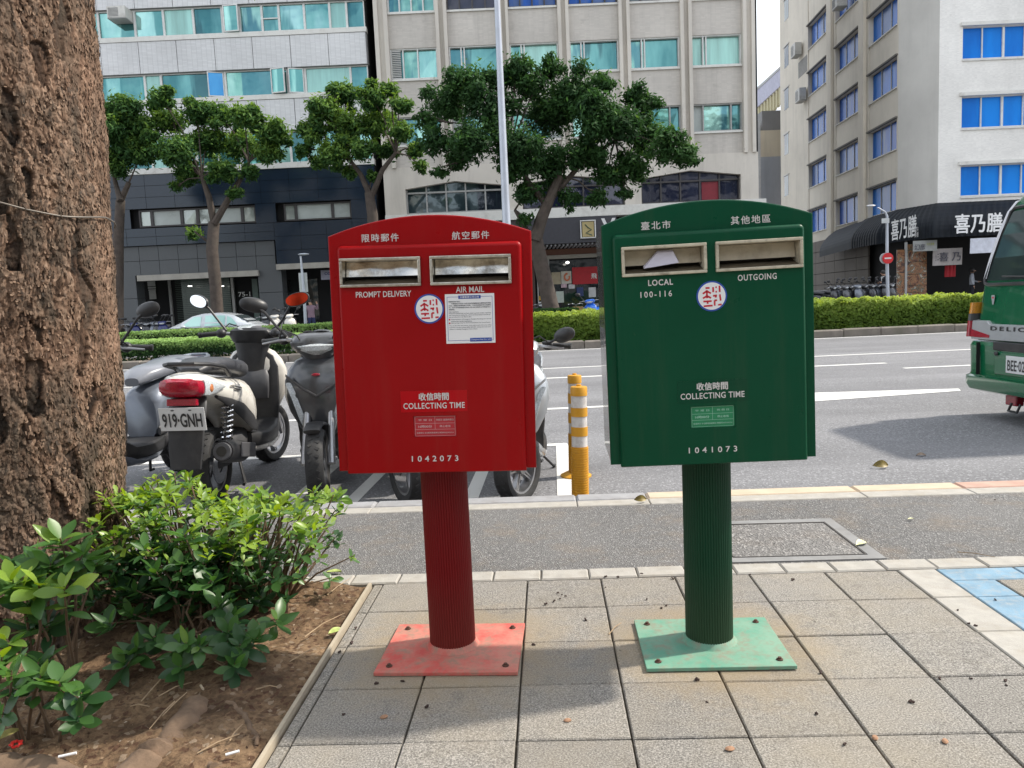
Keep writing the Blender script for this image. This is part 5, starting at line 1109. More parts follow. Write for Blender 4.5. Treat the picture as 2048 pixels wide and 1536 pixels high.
# base storey with gabled ribbon windows
XE = xof(1516, 380); zw = zof(1380, 405); zwl = zw; zsg = zof(1150, 436); rib = [(xof(812, 400), xof(1012, 400)), (xof(1045, 400), xof(1250, 400)), (xof(1282, 380), xof(1481, 380))]
zpk = zof(1387, 341); zend = zof(1481, 349)
ex2 = [X0+.0]+[v for r in rib for v in r]+[XE]
for i in range(0, len(ex2), 2): MB().box(ex2[i], ex2[i+1], YF-.1, YF+.5, zwl, zend-.15).build('pier', W_PIL, b2)
poly = [(X0, zbase)]+[(X0, zend-.15)]
for a, b_ in rib: poly += [(a, zend-.15), (a, zend), ((a+b_)/2, zpk), (b_, zend), (b_, zend-.15)]
poly += [(XE, zend-.15), (XE, zbase)]; xzprism(MB(), poly[::-1] if False else poly, YF-.1, YF+.5).build('base_wall', W_PIL, b2)
for ri, (a, b_) in enumerate(rib):
    mg = G_DARK if ri == 0 else G_NIGHT; mb = MB(); nmu = 5; h = lambda x: zend+(zpk-zend)*(1-abs(x-(a+b_)/2)/((b_-a)/2))
    xzprism(MB(), [(a, zwl), (b_, zwl), (b_, zend), ((a+b_)/2, zpk), (a, zend)], YF+.22, YF+.26).build('ribbon_glass', mg, b2)
    for q in range(nmu+1):
        x = a+.04+(b_-a-.08)*q/nmu; mb.box(x-.035, x+.035, YF+.12, YF+.215, zwl+.1, h(x)-.03)
    mb.box(a, b_, YF+.12, YF+.215, zwl, zwl+.1); mb.box(a, b_, YF+.11, YF+.215, zend-.22, zend-.14); mb.build('ribbon_frame', M_FDARK if ri else M_FGREY, b2)
    if ri == 2: MB().box(a+(b_-a)*.62, a+(b_-a)*.80, YF+.20, YF+.218, zwl+.1, zend-.25).build('red_curtain', mat('red_curtain', (.20, .02, .03), .7), b2)
MB().box(X0, XE+.3, YF-.3, YF+.5, zsg+.02, zwl).build('ledge', W_SILL, b2)
zsb = zof(1120, 488)
B(b2, 'sign_board', M_SIGN, xof(1040, 460), xof(1560, 470)-8, zsb, zsg, YF, .35); B(b2, 'wall', mat('brown_shop_wall', (.06, .05, .05), .7), X0, xof(1040, 460), 3.6, zsg, YF, .2)
lg = Bp(b2, 'logo_board', mat('logo_tan', (.42, .34, .16), .5), 1164, 444, 1188, 473, YF-.36, .06); MB().tube([at(1170, 449, YF-.43), at(1176, 455, YF-.43), at(1183, 459, YF-.43), at(1172, 466, YF-.43), at(1184, 470, YF-.43)], .03, 5).build('logo_stroke', mat('logo_green', (.05, .09, .06), .5), lg); x0, x1, z0, z1 = rc(1161, 442, 1191, 475, YF-.4)
MB().tube([(x0, YF-.42, z0), (x1, YF-.42, z0), (x1, YF-.42, z1), (x0, YF-.42, z1)], .045, 6, closed=True).build('logo_tube', M_FRAME, lg)
text('V', mat('sign_white', (.7, .7, .7), .5), b2, at(1217, 452, YF-.37), FRONT, h=.75, bold=.03, name='shop_lettering')
# shop front under it
YS = YF+1.9; MB().box(X0, XE, YS+.05, YS+.2, 0, 5).build('rear_wall', M_INT, b2); mb = MB(); zc = zsb-.02
for k in range(46): x = X0+14.0*.45+k*.2; mb.box(x, x+.09, YF-.2, YS, zc-.08, zc)
mb.build('slatted_soffit', mat('soffit_slat', (.30, .30, .32), .5), b2); MB().box(X0, XE, YF, YS, zc, zc+.05).build('soffit', M_INT, b2)
zb_ = zof(1120, 514, YS)
B(b2, 'lintel', mat('brown_lintel', (.16, .07, .045), .6), X0, XE, zb_+.1, zc-.1, YS, .08); B(b2, 'lintel', W_CREAM, X0, XE, zb_-.10, zb_+.09, YS, .16)
Bp(b2, 'wood_pillar', mat('brown_pillar', (.075, .045, .038), .6), 1063, 520, 1073, 640, YS, .2); Bp(b2, 'shop_glass', G_SHOP, 1098, 522, 1260, 636, YS, .03)
for px_ in (1074, 1097): MB().box(xof(px_, 560, YS), xof(px_+2.4, 560, YS), YS-.12, YS-.035, .05, zb_-.1).build('door_frame', M_FGREY, b2)
B(b2, 'shop_sill', mat('pale_step', (.34, .34, .32), .7), xof(1098, 622, YS), xof(1265, 622, YS), .62, .82, YS-.04, .15)
Bp(b2, 'beige_poster', mat('beige_poster', (.33, .28, .19), .6), 1103, 545, 1122, 568, YS-.04, .02); ps = Bp(b2, 'white_poster', mat('cream_poster', (.46, .44, .38), .6), 1122, 543, 1143, 567, YS-.04, .02)
MB().tube([at(1134+5*math.cos(a), 554+7*math.sin(a), YS-.07) for a in [R(d) for d in range(-20, 300, 30)]], .05, 5).build('orange_swirl', mat('orange_print', (.5, .14, .06), .5), ps)
rb = Bp(b2, 'red_banner', mat('red_banner', (.36, .008, .015), .5), 1144, 535, 1215, 566, YS-.05, .02); text('飛', M_WHT, rb, at(1188, 552, YS-.09), FRONT, h=.26, bold=.02)
Bp(b2, 'pink_sticker', mat('pink_print', (.42, .30, .34), .5, var=.5, scale=6), 1122, 568, 1134, 575, YS-.04, .02); Bp(b2, 'pale_sticker', mat('pale_print_b', (.45, .44, .45), .5, var=.5, scale=7), 1137, 569, 1150, 577, YS-.04, .02)
Bp(b2, 'green_poster', mat('green_poster', (.42, .47, .42), .6), 1112, 583, 1128, 605, YS-.04, .02); Bp(b2, 'blue_board', mat('blue_board', (.02, .035, .12), .5), 1153, 575, 1167, 592, YS-.3, .03)
Bp(b2, 'white_board', mat('paper_board', (.5, .5, .5), .6), 1177, 575, 1192, 594, YS-.04, .02); Bp(b2, 'yellow_shelf', mat('yellow_goods', (.45, .27, .03), .5), 1077, 592, 1088, 600, YS-.04, .1); Bp(b2, 'pale_shelf', M_FRAME, 1077, 604, 1089, 606, YS-.04, .15)
MB().ell(tuple(at(1135, 525, YF+.8)), .09, .09, .06).build('ceiling_lamp', glow('lamp_light2', (1, .97, .9), 4), b2)

# ---- corner building on the right
b3 = empty('corner_building', (26, 44, 0), label='beige and white corner building at the right with bright blue windows over a black awning', cat='building')
PB = (xof(1877, 250, 37), 37.0); PA = (at(1796, 250, 39.3).x, 39.3); PC = (at(1561, 250, 59.5).x, 59.5)
def face(par, name, m, A, Bq, s0, s1, z0, z1, out=0, d=.1):
    """slab on the vertical plane A-B between s0..s1 along it; normal to the left of A->B is inside"""
    ux, uy = Bq[0]-A[0], Bq[1]-A[1]; L = math.hypot(ux, uy); ux /= L; uy /= L; nx, ny = (-uy, ux)
    if (nx*A[0]+ny*A[1]) > 0: nx, ny = -nx, -ny          # towards the viewer's side of the street
    P = lambda s, o, z: (A[0]+ux*s+nx*o, A[1]+uy*s+ny*o, z)
    v = [P(s0, out, z0), P(s1, out, z0), P(s1, out, z1), P(s0, out, z1), P(s0, out-d, z0), P(s1, out-d, z0), P(s1, out-d, z1), P(s0, out-d, z1)]
    return MB().add(v, [(0,1,2,3), (7,6,5,4), (0,4,5,1), (3,2,6,7), (1,5,6,2), (0,3,7,4)]).build(name, m, par)
# front: blue bands
zr3 = [(zof(1985, 50, 37), zof(1985, 115.5, 37)), (zof(1985, 190, 37), zof(1985, 254, 37)), (zof(1985, 328, 37), zof(1985, 390, 37))]; pt3 = zr3[0][0]-zr3[1][0]; zr3 = [(zr3[0][0]+pt3, zr3[0][1]+pt3)]+zr3
zaw = zof(1985, 402, 37); xw = xof(1923, 250, 37); XE3 = 44; ZT3 = 26
MB().box(PB[0]+.5, XE3, 37.6, 55, 4, ZT3).build('structure_core', M_INT, b3); MB().add([(PB[0]+.6, 37.7, 0), (PA[0]+.7, 39.6, 0), (PC[0]+.7, 59.4, 0), (XE3, 59.4, 0), (XE3, 37.7, 0)]+[(PB[0]+.6, 37.7, ZT3), (PA[0]+.7, 39.6, ZT3), (PC[0]+.7, 59.4, ZT3), (XE3, 59.4, ZT3), (XE3, 37.7, ZT3)], [(5,6,7,8,9)]).build('roof', W_BEIGE, b3)
MB().box(PB[0], xw, 37, 37.5, zaw-.3, ZT3).build('wall', W_WHITE, b3)
zz = [zaw-.3]+[v for r in zr3[::-1] for v in (r[1], r[0])]+[ZT3]
for k in range(0, len(zz), 2): MB().box(xw, XE3, 37, 37.5, zz[k], zz[k+1]).build('wall', W_WHITE, b3)
for zt, z0 in zr3:
    n = 14; dx = .985
    for i in range(0, n, 2): window(b3, xw+i*dx, xw+(i+2)*dx, z0, zt, 37.22, M_FRAME, G_BLUE, .05, .1, mull=(xw+(i+1)*dx,))
    MB().box(xw-.12, XE3, 36.88, 37.3, zt+.002, zt+.16).build('window_hood', W_SILL, b3); MB().box(xw-.02, XE3, 36.94, 37.2, z0-.10, z0-.002).build('window_sill', M_FRAME, b3)
# chamfer
L1 = math.hypot(PA[0]-PB[0], PA[1]-PB[1]); face(b3, 'wall', m_wall('grey_render', (.66, .64, .60), None, .15, streak=.3), PB, PA, 0, L1, zaw-.3, ZT3, 0, .3)
# side face
L2 = math.hypot(PC[0]-PA[0], PC[1]-PA[1])
def sz(px, py): return hit(px, py, PA, PC)
cols = [(1737, 1794), (1671, 1717), (1616.5, 1653.5)]; cols = [(sz(b_, 200)[0], sz(a, 200)[0]) for a, b_ in cols]; cols = [(max(.15, a), b_) for a, b_ in cols]
zw3 = [(sz(1737, 270)[1], sz(1737, 325)[1]), ]
tops = [sz(1736, 156)[1], sz(1736, 270)[1]]; bots = [sz(1737, 210)[1], sz(1737, 322)[1]]; pz = (sz(1736, 38)[1]-sz(1735, 380)[1])/3; z_t = sz(1736, 38)[1]; hgt = z_t-sz(1739, 93)[1]
rows3 = [(z_t+pz*(1-k), z_t+pz*(1-k)-hgt) for k in range(5)]; rows3.append((z_t-pz*4, z_t-pz*4-hgt))
zst = rows3[4][1]-.9; edges = [0]+[v for c in cols for v in c]+[L2]
for i in range(0, len(edges), 2):
    face(b3, 'wall', W_BEIGE, PA, PC, edges[i], edges[i+1], zst if i < 7 else 0, ZT3, 0, .4)
    if 0 < i < len(edges)-2:
        w = edges[i+1]-edges[i]; face(b3, 'pilaster_rib', W_BEIGE, PA, PC, edges[i]+w*.25, edges[i+1]-w*.25, zst, ZT3, .16, .158)
zz = [zst]+[v for r in rows3[4::-1] for v in (r[1], r[0])]+[ZT3]
for (a, b_) in cols:
    for k in range(0, len(zz), 2): face(b3, 'wall', W_BEIGE, PA, PC, a+.004, b_-.004, zz[k], zz[k+1], -.04, .36)
    for (zt, z0) in rows3[:5]:
        if zt > ZT3-.5: continue
        w = face(b3, 'window', M_FDARK, PA, PC, a, b_, z0, zt, -.26, .05); n = 3
        for q in range(n):
            s0, s1 = a+(b_-a)*q/n+.06, a+(b_-a)*(q+1)/n-.04; face(w, 'pane', [G_BLUED, G_BLUED, G_BLUE][(q+int(z0*3+a)) % 3] if a < 3 else G_BLUED, PA, PC, s0, s1, z0+.06, zt-.06, -.235, .02)
        for q in range(1, n): face(w, 'mullion', M_FGREY, PA, PC, a+(b_-a)*q/n-.03, a+(b_-a)*q/n+.03, z0+.03, zt-.03, -.2, .05)
        face(b3, 'window_hood', mat('sill_stain', (.16, .15, .13), .8), PA, PC, a-.1, b_+.1, zt+.002, zt+.08, .10, .2); face(b3, 'window_sill', W_SILL, PA, PC, a, b_, z0-.05, z0, .04, .15)
for k, py in enumerate((10, 105, 190, 281, 364)):
    s0, z = sz(1573, py); face(b3, 'stair_window', G_DARK, PA, PC, s0-.5, s0+.5, z-1.0, z+.45, .012, .05); face(b3, 'window_hood', W_SILL, PA, PC, s0-.7, s0+.7, z+.46, z+.54, .06, .1)
face(b3, 'patched_render', mat('patch_grey', (.30, .29, .27), .8), PA, PC, sz(1606, 140)[0]-.9, sz(1606, 140)[0]+1.0, sz(1600, 155)[1], sz(1600, 123)[1], .008, .01)
# stone clad ground floor on the side street
for i in range(9):
    for j in range(6):
        s0 = cols[1][0]-1.5+i*1.75
        if s0+1.7 > L2: continue
        hz = (zst+.2)/6; face(b3, 'stone_slab', W_STONE, PA, PC, s0+.02, s0+1.73, .05+j*hz, .05+(j+1)*hz-.03, .02, .1)
face(b3, 'rear_wall', M_INT, PA, PC, 0, L2, 0, zst, -.3, .1); MB().box(PB[0]-.2, XE3, 39.2, 39.4, 0, zaw).build('rear_wall', M_INT, b3)
for (px_, py_) in ((1600, 100), (1609, 190)):       # split units on the side wall
    s0, z = sz(px_+2, py_); ux, uy = (PC[0]-PA[0])/L2, (PC[1]-PA[1])/L2
    o = ac_unit(None, 0, 0, 0, .95, .8, .45); o.matrix_world = Matrix.Translation((PA[0]+ux*s0-.1, PA[1]+uy*s0, z-.4)) @ Matrix.Rotation(math.atan2(uy, ux)-PI, 4, 'Z')
    tag(o, 'outdoor air conditioner on the side wall of the corner building, '+('upper' if py_ < 150 else 'lower')+' of two', 'air conditioner')
o = ac_unit(None, 0, 0, 0, .8, .6, .6); s0, z = sz(1690, 8); o.matrix_world = Matrix.Translation((PA[0]+ux*s0, PA[1]+uy*s0, z-.2)) @ Matrix.Rotation(math.atan2(uy, ux)-PI, 4, 'Z'); tag(o, 'air conditioner on a bracket at the very top of the picture, right building', 'air conditioner')
# awning
M_AWN = mat('black_awning', (.010, .013, .018), .6, var=.2, scale=3, spec=.2); M_AWN2 = mat('navy_awning_sheet', (.008, .013, .022), .6, var=.2, scale=2, spec=.2)
aw = empty('awning', (PB[0], 37, 0), label='black ribbed awning with white brush lettering round the foot of the corner building', cat='awning')
def awn(A, Bq, zt, zb, out, ribs, name, m, par):
    ux, uy = Bq[0]-A[0], Bq[1]-A[1]; L = math.hypot(ux, uy); ux /= L; uy /= L; nx, ny = (-uy, ux)
    if nx*A[0]+ny*A[1] > 0: nx, ny = -nx, -ny
    n = ribs*4; rings = []
    for i in range(n+1):
        s_ = L*i/n; rr = .035*(1 if (i % 4) in (1, 2) else 0); rw = []
        for k in range(9):
            t = k/8; o = out*math.sin(t*PI*.5)**.8 if t < .55 else out*(math.sin(.55*PI*.5)**.8+.12*(t-.55)/.45); z = zt+(zb-zt)*t
            rw.append((A[0]+ux*s_+nx*(o+rr), A[1]+uy*s_+ny*(o+rr), z))
        rings.append(rw)
    v = [p for r in rings for p in r]; return MB().add(v, [(i*9+k, (i+1)*9+k, (i+1)*9+k+1, i*9+k+1) for i in range(n) for k in range(8)]).build(name, m, par), (ux, uy, nx, ny)
zAb = zof(1960, 472, 36)
def W0(o, root): o.parent = root; o.matrix_parent_inverse = Matrix.Translation(root.location).inverted(); return o
def awn2(P, zts, zbs, outs, n, rib, name, m):
    """sheet hung from wall points P (with outward offsets mitred at the corners)"""
    P = [Vector((p[0], p[1])) for p in P]; N = []
    def nrm(a, b): d = (b-a).normalized(); q = Vector((-d.y, d.x)); return q if q.x+q.y < 0 else -q
    for i in range(len(P)):
        q = [nrm(P[j], P[j+1]) for j in (i-1, i) if 0 <= j < len(P)-1]; s_ = sum(q, Vector((0, 0))).normalized(); N.append(s_/max(.5, s_.dot(q[0])))
    cols_ = []
    for i in range(len(P)-1):
        for k in range(n[i]+(i == len(P)-2)):
            t = k/n[i]; p = P[i].lerp(P[i+1], t); nn = N[i].lerp(N[i+1], t); zt, zb, o = (a_[i]*(1-t)+a_[i+1]*t for a_ in (zts, zbs, outs)); rr = rib*(1 if (k % 4) in (1, 2) else 0); rw = []
            for q in range(10): u = q/9; oo = o*math.sin(min(1, u*1.25)*PI*.5)**.85; rw.append((p.x+nn.x*(oo+rr), p.y+nn.y*(oo+rr), zt+(zb-zt)*u))
            cols_.append(rw)
    v = [p for r in cols_ for p in r]; return W0(MB().add(v, [(i*10+k, (i+1)*10+k, (i+1)*10+k+1, i*10+k+1) for i in range(len(cols_)-1) for k in range(9)]).build(name, m, None), aw)
PE = (PA[0]+ux*8.6, PA[1]+uy*8.6); PM = (PA[0]+ux*3.0, PA[1]+uy*3.0); zt_ = zaw+.02
awn2([PM, PA, PB, (XE3, 37.0)], [zt_]*4, [zAb]*4, [1.15, 1.15, 1.25, 1.3], [40, 40, 330], .03, 'ribbed_sheet', M_AWN)
awn2([PE, PM], [zt_-.25, zt_], [zAb-.15, zAb], [1.0, 1.17], [10], 0, 'side_sheet', M_AWN2)
TW_ = mat('brush_white', (.80, .80, .80), .5)
W0(text('喜乃膳', TW_, aw, at(1957, 446, 35.42), (PI/2, 0, 0), w=2.15, h=.85, bold=.02), aw)
c = hit(1809, 456, (PA[0]-1.15, PA[1]), (PA[0]-1.15+ux*8, PA[1]+uy*8)); W0(text('喜乃膳', TW_, aw, (PA[0]-1.2+ux*c[0], PA[1]+uy*c[0], c[1]), (PI/2, 0, math.atan2(-uy, -ux)), w=2.6, h=.95, bold=.02), aw)
c = hit(1836, 464, (PA[0]-1.15, PA[1]), (PA[0]-1.15+ux*8, PA[1]+uy*8)); W0(text('功夫\n茶樓', mat('dim_white', (.4, .4, .4), .5), aw, (PA[0]-1.22+ux*c[0], PA[1]+uy*c[0], c[1]), (PI/2, 0, math.atan2(-uy, -ux)), w=.4, h=.45, bold=.02), aw)
# food pictures, cloths and small signs below
def m_food(name, seed):
    s = NT(name); n = s.noise(2.4+seed*.2, 3, .6, dist=1.6); m = s.n('Mapping'); m.inputs['Location'].default_value = (seed*7, 0, seed*3); s.l(s.tc.outputs['Object'], m.inputs[0]); n = s.noise(2.2, 4, .6, vec=m.outputs[0], dist=2.2)
    s.set(col=s.ramp(n, (.30, (.012, .01, .01)), (.42, (.10, .035, .02)), (.5, (.30, .14, .06)), (.58, (.05, .05, .03)), (.66, (.42, .38, .32)), (.8, (.3, .1, .04))), rough=.4); return s.m
fp_ = empty('food_pictures', (19.5, 36.9, 0), label='tall column of dim food photographs beside the restaurant door under the black awning', cat='poster')
for i, (a, b_, c_, d_) in enumerate(((1812, 489, 1852, 523), (1812, 524, 1852, 548), (1812, 549, 1852, 570), (1812, 571, 1852, 584), (1812, 585, 1852, 606), (1793, 500, 1809, 532), (1793, 533, 1809, 558), (1793, 559, 1809, 580), (1793, 581, 1809, 606))):
    W0(Bp(fp_, 'food_photo', m_food('food_print_%d' % i, i), a, b_, c_, d_, 36.9, .06), fp_)
W0(Bp(fp_, 'dividing_post', M_FGREY, 1809, 485, 1812, 606, 36.88, .09), fp_)
for nm, m, bx, Y, lab, ct in (('shop_sign', mat('grey_sign', (.30, .31, .30), .5), (1826, 482, 1874, 501), 36.2, 'grey board with dark lettering hanging under the corner of the black awning', 'sign'),
        ('cloth_banner', mat('grey_cloth', (.36, .33, .32), .8), (1866, 498, 1924, 529), 36.4, 'grey cloth banner with black brush characters in the restaurant doorway', 'banner'),
        ('red_cloth', mat('red_cloth', (.36, .01, .02), .7), (1890, 531, 1911, 553), 36.9, 'red cloth hanging in the restaurant doorway below the grey banner', 'cloth'),
        ('white_flag', mat('white_cloth', (.62, .64, .72), .7), (1941, 477, 2010, 504), 35.6, 'white cloth strip strung below the black awning, left of the van window', 'banner')):
    x0, x1, z0, z1 = rc(*bx, Y); mb = MB(); n = 14; v = []
    for i in range(n+1):
        for k in range(5): v.append((x0+(x1-x0)*i/n, Y+.03*math.sin(i*1.3+k*.2)*(nm != 'shop_sign'), z1+(z0-z1)*k/4))
    f = [(i*5+k, i*5+k+1, (i+1)*5+k+1, (i+1)*5+k) for i in range(n) for k in range(4)]; v2 = [(a, b_+.02, c_) for a, b_, c_ in v]; mb.add(v, f); mb.add(v2, [q[::-1] for q in f]); o = mb.build(nm, m, None, smooth=True, label=lab, cat=ct)
    if nm == 'cloth_banner': text('喜 乃', M_INK, o, at(1900, 513, Y-.06), FRONT, w=1.0, h=.42, bold=.01); text('小三', M_INK, o, at(1874, 514, Y-.06), FRONT, w=.2, h=.35)
    if nm == 'shop_sign': text('幻彦', M_INK, o, at(1840, 494, Y-.06), FRONT, w=.5, h=.28, bold=.01); text('功夫茶樓', mat('yellow_print', (.30, .32, .05), .5), o, at(1861, 488, Y-.06), FRONT, w=.35, h=.12)
# side-street end: stepped rear buildings
b4 = empty('rear_building', (17, 66, 0), label='stepped building closing the side street, grey-blue below and lilac tiles above', cat='building')
def R4(nm, m, a, b_, c_, d_, Y, dp=6): x0, x1, z0, z1 = rc(a, b_, c_, d_, Y); W0(MB().box(x0, x1, Y, Y+dp, z0, z1).build(nm, m, b4), b4)
R4('lower_wall', m_wall('blue_grey_wall', (.42, .44, .48), None, .2), 1505, 315, 1580, 640, 64); R4('cream_wall', m_wall('cream_wall', (.72, .64, .50), None, .1), 1505, 262, 1580, 314.6, 64.05)
R4('concrete_box', m_wall('dark_concrete', (.27, .265, .26), None, .3), 1524, 222, 1580, 261.5, 64.1); R4('grey_column', W_TILE, 1508, 243, 1523, 470, 63.5)
for i in range(9):
    t = i/8; x0 = 1509+i*6; y0 = 184-t*44; W0(Bp(b4, 'balcony', mat('lilac_tile', (.42, .42, .52), .6, var=.15, scale=3), x0, y0, x0+5.6, y0+34, 78-t*8, 1.5), b4); W0(Bp(b4, 'yellow_wall', mat('yellow_wall', (.46, .42, .26), .7), x0, y0+34.4, x0+6, y0+70, 78.4-t*8, .4), b4)
W0(Bp(b4, 'eaves', M_FGREY, 1506, 182, 1512, 186, 79), b4)
for i in range(9): W0(Bp(b4, 'eaves', M_FGREY, 1508+i*6, 180-i*5.5, 1515+i*6, 185-i*5.5, 78-i, 2), b4)
# near-side buildings behind the viewer: they show in the glass and shade the boxes
for nm, x0, x1, y, h_, m, lb in (('tower_block', -34, -12, -24, 20, m_wall('cream_block', (.50, .46, .40), None, .2), 'cream office block on the near side of the street, behind the camera'), ('tower_block', -11, 16, -26, 14, m_wall('grey_block', (.42, .42, .42), None, .2), 'grey office block on the near side of the street, behind the camera'), ('tower_block', 18, 48, -24, 24, m_wall('white_block', (.66, .66, .64), None, .2), 'white tower on the near side of the street, behind the camera')):
    t = MB().box(x0, x1, y-12, y, 0, h_).build(nm, m, None, label=lb, cat='building'); z = 4.0
    while z < h_-2:
        MB().box(x0+.8, x1-.8, y, y+.04, z, z+1.6).build('window_band', G_DARK, t); mb = MB(); x = x0+.8
        while x < x1-.8: mb.box(x, x+.12, y+.05, y+.2, z, z+1.6); x += 2.4
        mb.build('mullions', M_FRAME, t, kind='stuff'); z += 3.3
for r_ in (b1, b2, b3): wbuild(r_)

# ================================================================== van
M_VAN = mat('green_van_paint', (.003, .115, .045), .22, var=.05, coat=.7, scale=2); M_VSIL = mat('silver_garnish', (.42, .43, .44), .35, metal=.3, var=.05); M_VW = mat('van_white_trim', (.72, .72, .76), .35, var=.03)
M_VG = m_glass('van_rear_glass', (.02, .03, .03), (.05, .07, .07), .25, wave=.1)
vc = at(1932, 775, 7.62); van = empty('parked_van', (vc.x-.06, 5.92, -.12), label='green van at the right edge seen from its rear corner, plate starting BEE', cat='van')
VW, VL = 1.70, 4.4
VP = [(.255, .07, .06), (.275, .02, .02), (.32, .0, .0), (.40, .0, .0), (.415, .03, .015), (.44, .035, .02), (.70, .03, .02), (.735, .05, .025), (.745, .085, .05), (.93, .10, .045), (1.10, .12, .045), (1.28, .14, .05), (1.5, .185, .07), (1.75, .25, .10), (1.98, .33, .13), (2.09, .41, .17), (2.16, .52, .24), (2.20, .72, .36)]
def vx(z): return float(np.interp(z, [p[0] for p in VP], [p[1] for p in VP]))
def vi(z): return float(np.interp(z, [p[0] for p in VP], [p[2] for p in VP]))
def vring(z, xr, ins, rc_=.13):
    x0, x1, y0, y1 = xr, VL-max(0, (z-.95))*.9-ins, ins, VW-ins; o = []
    for cx, cy, a0 in ((x0+rc_, y0+rc_, PI), (x1-rc_, y0+rc_, 1.5*PI), (x1-rc_, y1-rc_, 0), (x0+rc_, y1-rc_, .5*PI)):
        for k in range(7): a = a0+.5*PI*k/6; o.append((cx+rc_*math.cos(a), cy+rc_*math.sin(a), z))
    return o
MB().loft([vring(*p) for p in VP if p[0] <= .74]).build('rear_bumper', M_VAN, van, smooth=True, angle=30)
MB().loft([vring(*p) for p in VP if p[0] >= .74]).build('body', M_VAN, van, smooth=True, angle=40)
def vpatch(name, m, y0, y1, z0, z1, off, par=None, th=.012, n=6, bevel=.0, top=None, ny=1):
    """sheet laid on the rear face; y measured from the near side, inset grows with height"""
    mb = MB(); v = []; top = top or (y0, y1)
    for i in range(n+1):
        z = z0+(z1-z0)*i/n; t = i/n; a, b_ = y0+(top[0]-y0)*t, y1+(top[1]-y1)*t
        for yy in (a, b_): v += [(vx(z)-off, yy, z), (vx(z)-off+th, yy, z)]
    f = []
    for i in range(n):
        a = i*4; f += [(a, a+4, a+6, a+2), (a+1, a+3, a+7, a+5), (a, a+1, a+5, a+4), (a+2, a+6, a+7, a+3)]
    f += [(0, 2, 3, 1), (n*4, n*4+1, n*4+3, n*4+2)]
    return mb.add(v, f).build(name, m, par or van, bevel=bevel)
rg_ = vpatch('rear_window', M_VG, .16, VW-.17, 1.31, 1.95, .006, top=(.27, VW-.27), th=.01)
mb = MB(); P = []
for (y_, z_) in ((.14, 1.32), (.15, 1.29), (.2, 1.275), (VW-.21, 1.275), (VW-.16, 1.29), (VW-.145, 1.32), (VW-.25, 1.95), (VW-.30, 1.98), (.30, 1.98), (.25, 1.95)): P.append((vx(z_)-.006, y_, z_))
mb.tube(P, .018, 6, closed=True); mb.build('window_seal', M_BLK, van, smooth=True)
# white pillar trim at the far corner and its twin
for s_ in (0, 1):
    mb = MB(); v = []
    for z in np.linspace(1.33, 2.05, 9):
        i_ = vi(z); ya, yb = (VW-i_-.125, VW-i_-.03) if s_ else (i_+.125, i_+.03); xx = vx(z); v += [(xx-.018, ya, z), (xx+.012, yb, z), (xx+.12, yb+(.045 if s_ else -.045), z)]
    mb.add(v, [(i*3+k, i*3+k+1, i*3+k+4, i*3+k+3) for i in range(8) for k in range(2)]); mb.build('pillar_trim', M_VW, van, smooth=True)
gr = MB().loft([[(vx(z)-o, y, z) for y, z, o in q] for q in ([(.0+.10, .755, .03), (VW-.07, .755, .03), (VW-.07, .93, .03), (VW-.30, .93, .03), (VW-.34, .90, .03), (.36, .90, .03), (.30, .93, .03), (.10, .93, .03)], [(.09, .745, -.03), (VW-.06, .745, -.03), (VW-.06, .94, -.03), (VW-.30, .94, -.03), (VW-.34, .91, -.03), (.36, .91, -.03), (.30, .94, -.03), (.09, .94, -.03)])]).build('tailgate_garnish', M_VSIL, van, bevel=.006)
def vtext(s_, y, z, w, h, m, off=.034, par=None, bold=.03, sp=1.0):
    o = put(text_mesh(s_, m, bold, 'lettering', w, h, sp), 'lettering', par or van, (vx(z)-off, y, z)); o.rotation_euler = (PI/2, 0, -PI/2); return o
vtext('DELICA', 1.02, .865, .62, .04, M_BLK, par=None, sp=1.4); vtext('D:5', .55, .80, .2, .06, M_BLK)
tl = MB().loft([ring((vx(z)+.02, VW-.035, z), (1, 0, 0), (0, 1, 0), .07, .032, 3, 12) for z in (.775, .80, .93)]).build('tail_lamp', M_TAIL, van, smooth=True)
MB().loft([ring((vx(z)+.02, VW-.042, z), (1, 0, 0), (0, 1, 0), .07, .032, 3, 12) for z in (1.0, 1.02, 1.09, 1.105)]).build('amber_lamp', m_lens('van_amber', (.75, .30, .02)), tl, smooth=True)
MB().loft([ring((vx(z)+.02, VW-.038, z), (1, 0, 0), (0, 1, 0), .07, .032, 3, 12) for z in (.932, .998)]).build('smoked_lamp', M_DGREY, tl, smooth=True)
MB().add([(vx(.78)-.036, VW-.07, .775), (vx(.78)-.036, VW-.36, .775), (vx(.8)-.036, VW-.36, .80), (vx(.84)-.036, VW-.07, .85), (vx(.78)-.02, VW-.07, .775), (vx(.78)-.02, VW-.36, .775), (vx(.8)-.02, VW-.36, .80), (vx(.84)-.02, VW-.07, .85)], [(0,1,2,3), (7,6,5,4), (0,4,5,1), (1,5,6,2), (2,6,7,3), (3,7,4,0)]).build('red_reflector', M_TAIL, tl)
MB().box(-.0+.02, .10, .42, VW-.47, .665, .745).build('step_pad', M_BLK, van, bevel=.012)
MB().box(.022, .05, .5, VW-.5, .45, .655).build('plate_recess', M_VAN, van, bevel=.006)
pl = MB().box(.012, .018, .66, 1.02, .475, .63).build('number_plate', M_PLATE, van, bevel=.003); o = put(text_mesh('BEE·0261', M_BLK, .02, 'plate_number', .31, .10), 'plate_number', van, (.0105, .84, .545)); o.rotation_euler = (PI/2, 0, -PI/2)
put(MB().ell((0, 0, 0), .012, .03, .02).mesh('camera', M_BLK, True), 'rear_camera', van, (.01, 1.16, .64)); MB().box(-.006, .03, VW-.27, VW-.265, .42, .73).build('panel_gap', M_INT, van)
